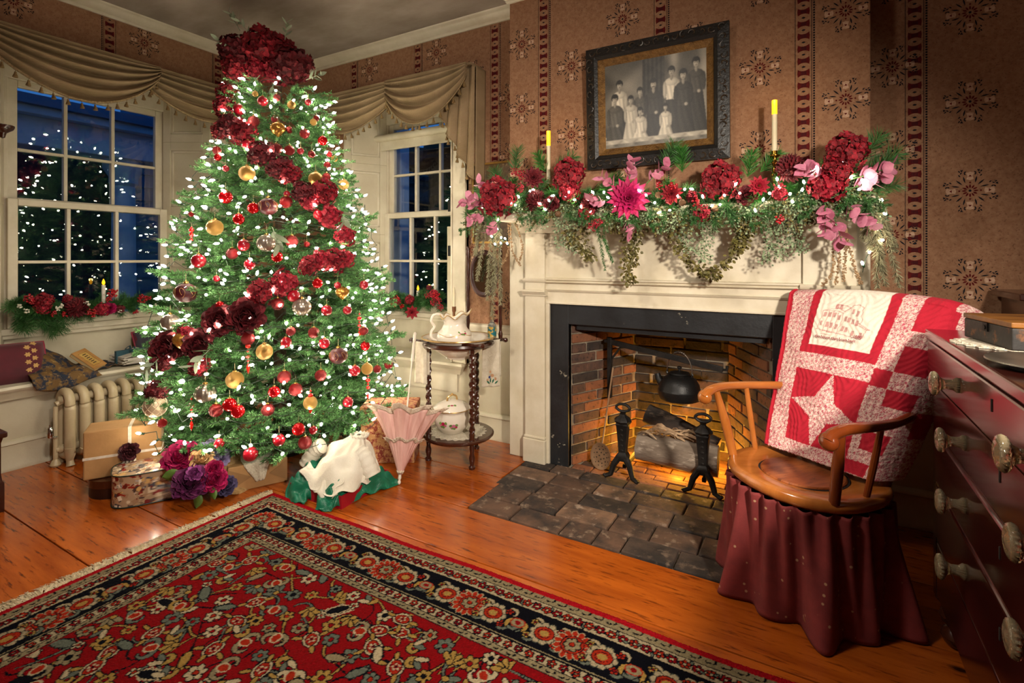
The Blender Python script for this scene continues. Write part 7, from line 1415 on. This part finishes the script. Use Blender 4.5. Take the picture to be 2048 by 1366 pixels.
# field sprays
F0 = .312; fc = (F0+.006, 9); pl5 = [cCRM, cGOLD, cGREY, cTAN]
pts = []
tries = 0
while tries < 14000 and len(pts) < 900:
    tries += 1; x = r_.uniform(RX0+F0+.03, RX1); y = r_.uniform(RY0, RY1-F0-.03)
    if all((x-a)**2+(y-b)**2 > .055**2 for a, b in pts): pts.append((x, y))
for i, (x, y) in enumerate(pts):                         # vines first, then blossoms on them
    an = r_.uniform(0, 6.28); col = pl5[r_.integers(4)]; curl(x, y, r_.uniform(.08, .14), an, r_.uniform(-4, 4), .0045, (cGOLD, cGREY, cNAVY)[i % 3], cNAVY if i % 3 != 2 else None, fc)
for i, (x, y) in enumerate(pts):
    k = i % 9; an = r_.uniform(0, 6.28); col = pl5[r_.integers(4)]
    if k in (0, 3, 6): flowr(x, y, r_.uniform(.020, .03), col, (cRUST, cRED, cNAVY)[r_.integers(3)], 6, an, cNAVY, fc)
    elif k in (1,):
        lobed(x, y, .075, an, cNAVY if r_.random() < .5 else cGREY, cCRM if r_.random() < .4 else cNAVY, fc); flowr(x-.012*cos(an), y-.012*sin(an), .016, cCRM, cRUST, 5, an, cNAVY, fc)
    elif k == 2:
        for s_ in (-1, 1): curl(x, y, .085, an+s_*.5, s_*4.5, .010, col, cNAVY, fc, .75)
        ell(x, y, .016, .012, an, cRUST, cCRM, .005, fc)
    elif k == 4: [leafr(x, y, .042, an+q, col, cNAVY, fc) for q in (-1.0, -.35, .35, 1.0)]; ell(x, y, .009, .009, 0, cGOLD, cNAVY, .003, fc)
    elif k == 5: lobed(x, y, .06, an, col, cNAVY, fc)
    elif k == 7:
        ell(x, y, .032, .024, an, cCRM, cNAVY, .004, fc); ell(x, y, .024, .016, an, cRUST, cNAVY, .003, fc); flowr(x, y, .014, cCRM, cNAVY, 5, an, None if False else cRED, fc); [leafr(x+.03*cos(an+q), y+.024*sin(an+q), .03, an+q, cGOLD, cNAVY, fc) for q in (0, 1.2, -1.2, 3.1)]
    else: curl(x, y, .07, an, 5, .009, cGOLD, cNAVY, fc, .6); leafr(x, y, .04, an+2.4, cGREY, cNAVY, fc); leafr(x, y, .04, an+3.4, cCRM, cNAVY, fc)
# borders
band(0, .024, np.array(hx('8a0a14'))); C[(dX < .012)] = np.array(hx('8a0a14'))
band(.024, .056, cTAN); band(.056, .060, cNAVY); band(.060, .106, cCRM*.85); band(.106, .113, cNAVY); band(.113, .247, cNAVY); band(.247, .251, cTAN); band(.251, .256, cNAVY); band(.256, .288, cCRM*.85); band(.288, .292, cNAVY); band(.292, .312, cTAN); band(.312, .316, cNAVY)
def put_b(s_, e, fn):
    """place a motif at distance s_ along and e in from the edge, on both rug edges"""
    if RX0+s_ < RX1: fn(RX0+s_, RY1-e, 0)
    if RY1-s_ > RY0: fn(RX0+e, RY1-s_, PI/2)
for k in range(200):
    s_ = .03+k*.021
    put_b(s_, .040, lambda x, y, a: curl(x, y, .018, a+(.7 if k % 2 else -.7), 2, .0028, cNAVY, None, (.026, .055)))
    if s_ > .3: put_b(s_, .302, lambda x, y, a: curl(x, y, .016, a+(.6 if k % 2 else -.6), 2, .0026, cNAVY, None, (.293, .312)))
for k in range(120):
    s_ = .082+k*.036
    put_b(s_, .083, lambda x, y, a: flowr(x, y, .0155, (cRUST, cRED)[k % 2], cCRM, 5, k, cNAVY, (.061, .106))); put_b(s_+.018, .083+(.008 if k % 2 else -.008), lambda x, y, a: leafr(x, y, .014, a+k, cGREY, cNAVY, (.061, .106)))
    if s_ > .25: put_b(s_, .272, lambda x, y, a: flowr(x, y, .0125, (cRED, cRUST)[k % 2], cCRM, 5, k, cNAVY, (.257, .288)))
bc = (.1135, .2465)
for k in range(40):
    s_ = .18+k*.092; e = .18
    def mot(x, y, a, k=k):
        if k % 4 == 0:
            for q in range(14): b = 2*PI*q/14; ell(x+.040*cos(b), y+.040*sin(b), .017, .009, b, cRUST, cCRM*.8, .003, bc)
            ell(x, y, .033, .033, 0, cRUST, cNAVY, .003, bc); flowr(x, y, .026, cTAN, cRUST, 7, k, cNAVY, bc)
        elif k % 2 == 1:
            for q in range(10): b = 2*PI*q/10; ell(x+.034*cos(b), y+.034*sin(b), .012, .011, b, cCRM*.8, cGREY*.5, .002, bc)
            ell(x, y, .030, .026, a, cRUST, cNAVY, .003, bc); ell(x, y, .021, .018, a, cNAVY, None, 0, bc); ell(x, y, .015, .012, a, cGOLD, cRUST, .004, bc)
        else:
            for s2 in (-1, 1): curl(x, y, .07, a+PI/2+s2*.9, s2*3.8, .010, cGOLD, cNAVY, bc, .6); curl(x, y, .06, a-PI/2+s2*.9, -s2*3.6, .009, cGREY, cNAVY, bc, .6)
            ell(x, y, .022, .016, a, cTAN, cRUST, .004, bc); ell(x, y+0, .010, .008, a, cRED, None, 0, bc)
    put_b(s_, e, mot)
    def fil(x, y, a, k=k):
        for s2, cc in ((-1, cGREY), (1, cCRM*.8)): nrm_ = a+PI/2; curl(x+s2*.045*cos(nrm_), y+s2*.045*sin(nrm_), .05, a+s2*.4, -s2*3, .006, cc, cNAVY, bc, .5); flowr(x+s2*.03*cos(nrm_), y+s2*.03*sin(nrm_), .013, (cGOLD, cRUST)[k % 2], cRED, 5, k, cNAVY, bc)
    put_b(s_+.046, e, fil)
C *= (1+.13*r_.standard_normal(UX.shape))[..., None]; C = np.clip(C, .002, 1)
Zr = .008+.0009*r_.standard_normal(UX.shape)+.0012*np.sin(UX*7)*np.sin(UY*9); Zr[:, -1] = .002; Zr[0, :] = .002; wob = .004*np.sin(UX*5)+.003*np.sin(UX*11+1); UYw = UY+wob*(np.clip(1-dY/.3, 0, 1))
rug = thing('rug', 'red and navy oriental rug with floral borders and cream fringe', 'rug', (0, 0, 0))
rugm = mat('rug_wool', attr='dye', rough=.95, bump=.5, bs=260, spec=.05)
obj('pile', npmesh('pile', np.stack([UX, UYw, Zr], -1).reshape(-1, 3), gridfaces(nx_, ny_), rugm, 1, C.reshape(-1, 3)), rug)
MB().bb(RX0, 1.0, -1.3, RY0+.001, .0005, .008).bb(RX1-.001, 1.0, RY0, RY1-.02, .0005, .008).build('plain_pile', mat('rug_red_wool', '7d0c10', '0d0e18', ns=30, rough=.95), rug, 0)
frm_ = mat('rug_fringe', 'c4b394', 'a8946f', ns=50, rough=.95, island=.25); V = []; Fc = []; o_ = 0
nf = 1500; yb = np.linspace(RY0-.6, RY1, nf); L_ = r_.uniform(.045, .075, nf); an_ = r_.normal(0, .35, nf); bx = r_.uniform(-.004, .004, nf)
for s0, s1, w0, w1, z0, z1 in ((0, .5, .0016, .0022, .006, .009), (.5, 1, .0022, .001, .009, .0015)):
    px0 = RX0-L_*s0*np.cos(an_); px1 = RX0-L_*s1*np.cos(an_+.0); py0 = yb+L_*s0*np.sin(an_)+bx; py1 = yb+L_*s1*np.sin(an_*1.4)+bx; zr0 = z0+r_.uniform(0, .004, nf)*(s0 > 0); zr1 = np.full(nf, z1)+r_.uniform(0, .006, nf)*(s1 < 1)
    quad = np.stack([np.stack([px0, py0-w0, zr0], -1), np.stack([px0, py0+w0, zr0], -1), np.stack([px1, py1+w1, zr1], -1), np.stack([px1, py1-w1, zr1], -1)], 1).reshape(-1, 3); V.append(quad); Fc.append(np.arange(nf*4).reshape(-1, 4)+o_); o_ += nf*4
o = obj('fringe', npmesh('fringe', np.concatenate(V), np.concatenate(Fc), frm_), rug); o['kind'] = 'stuff'
for ob in list(S.objects):
    if ob.type == 'EMPTY': ob.hide_render = False
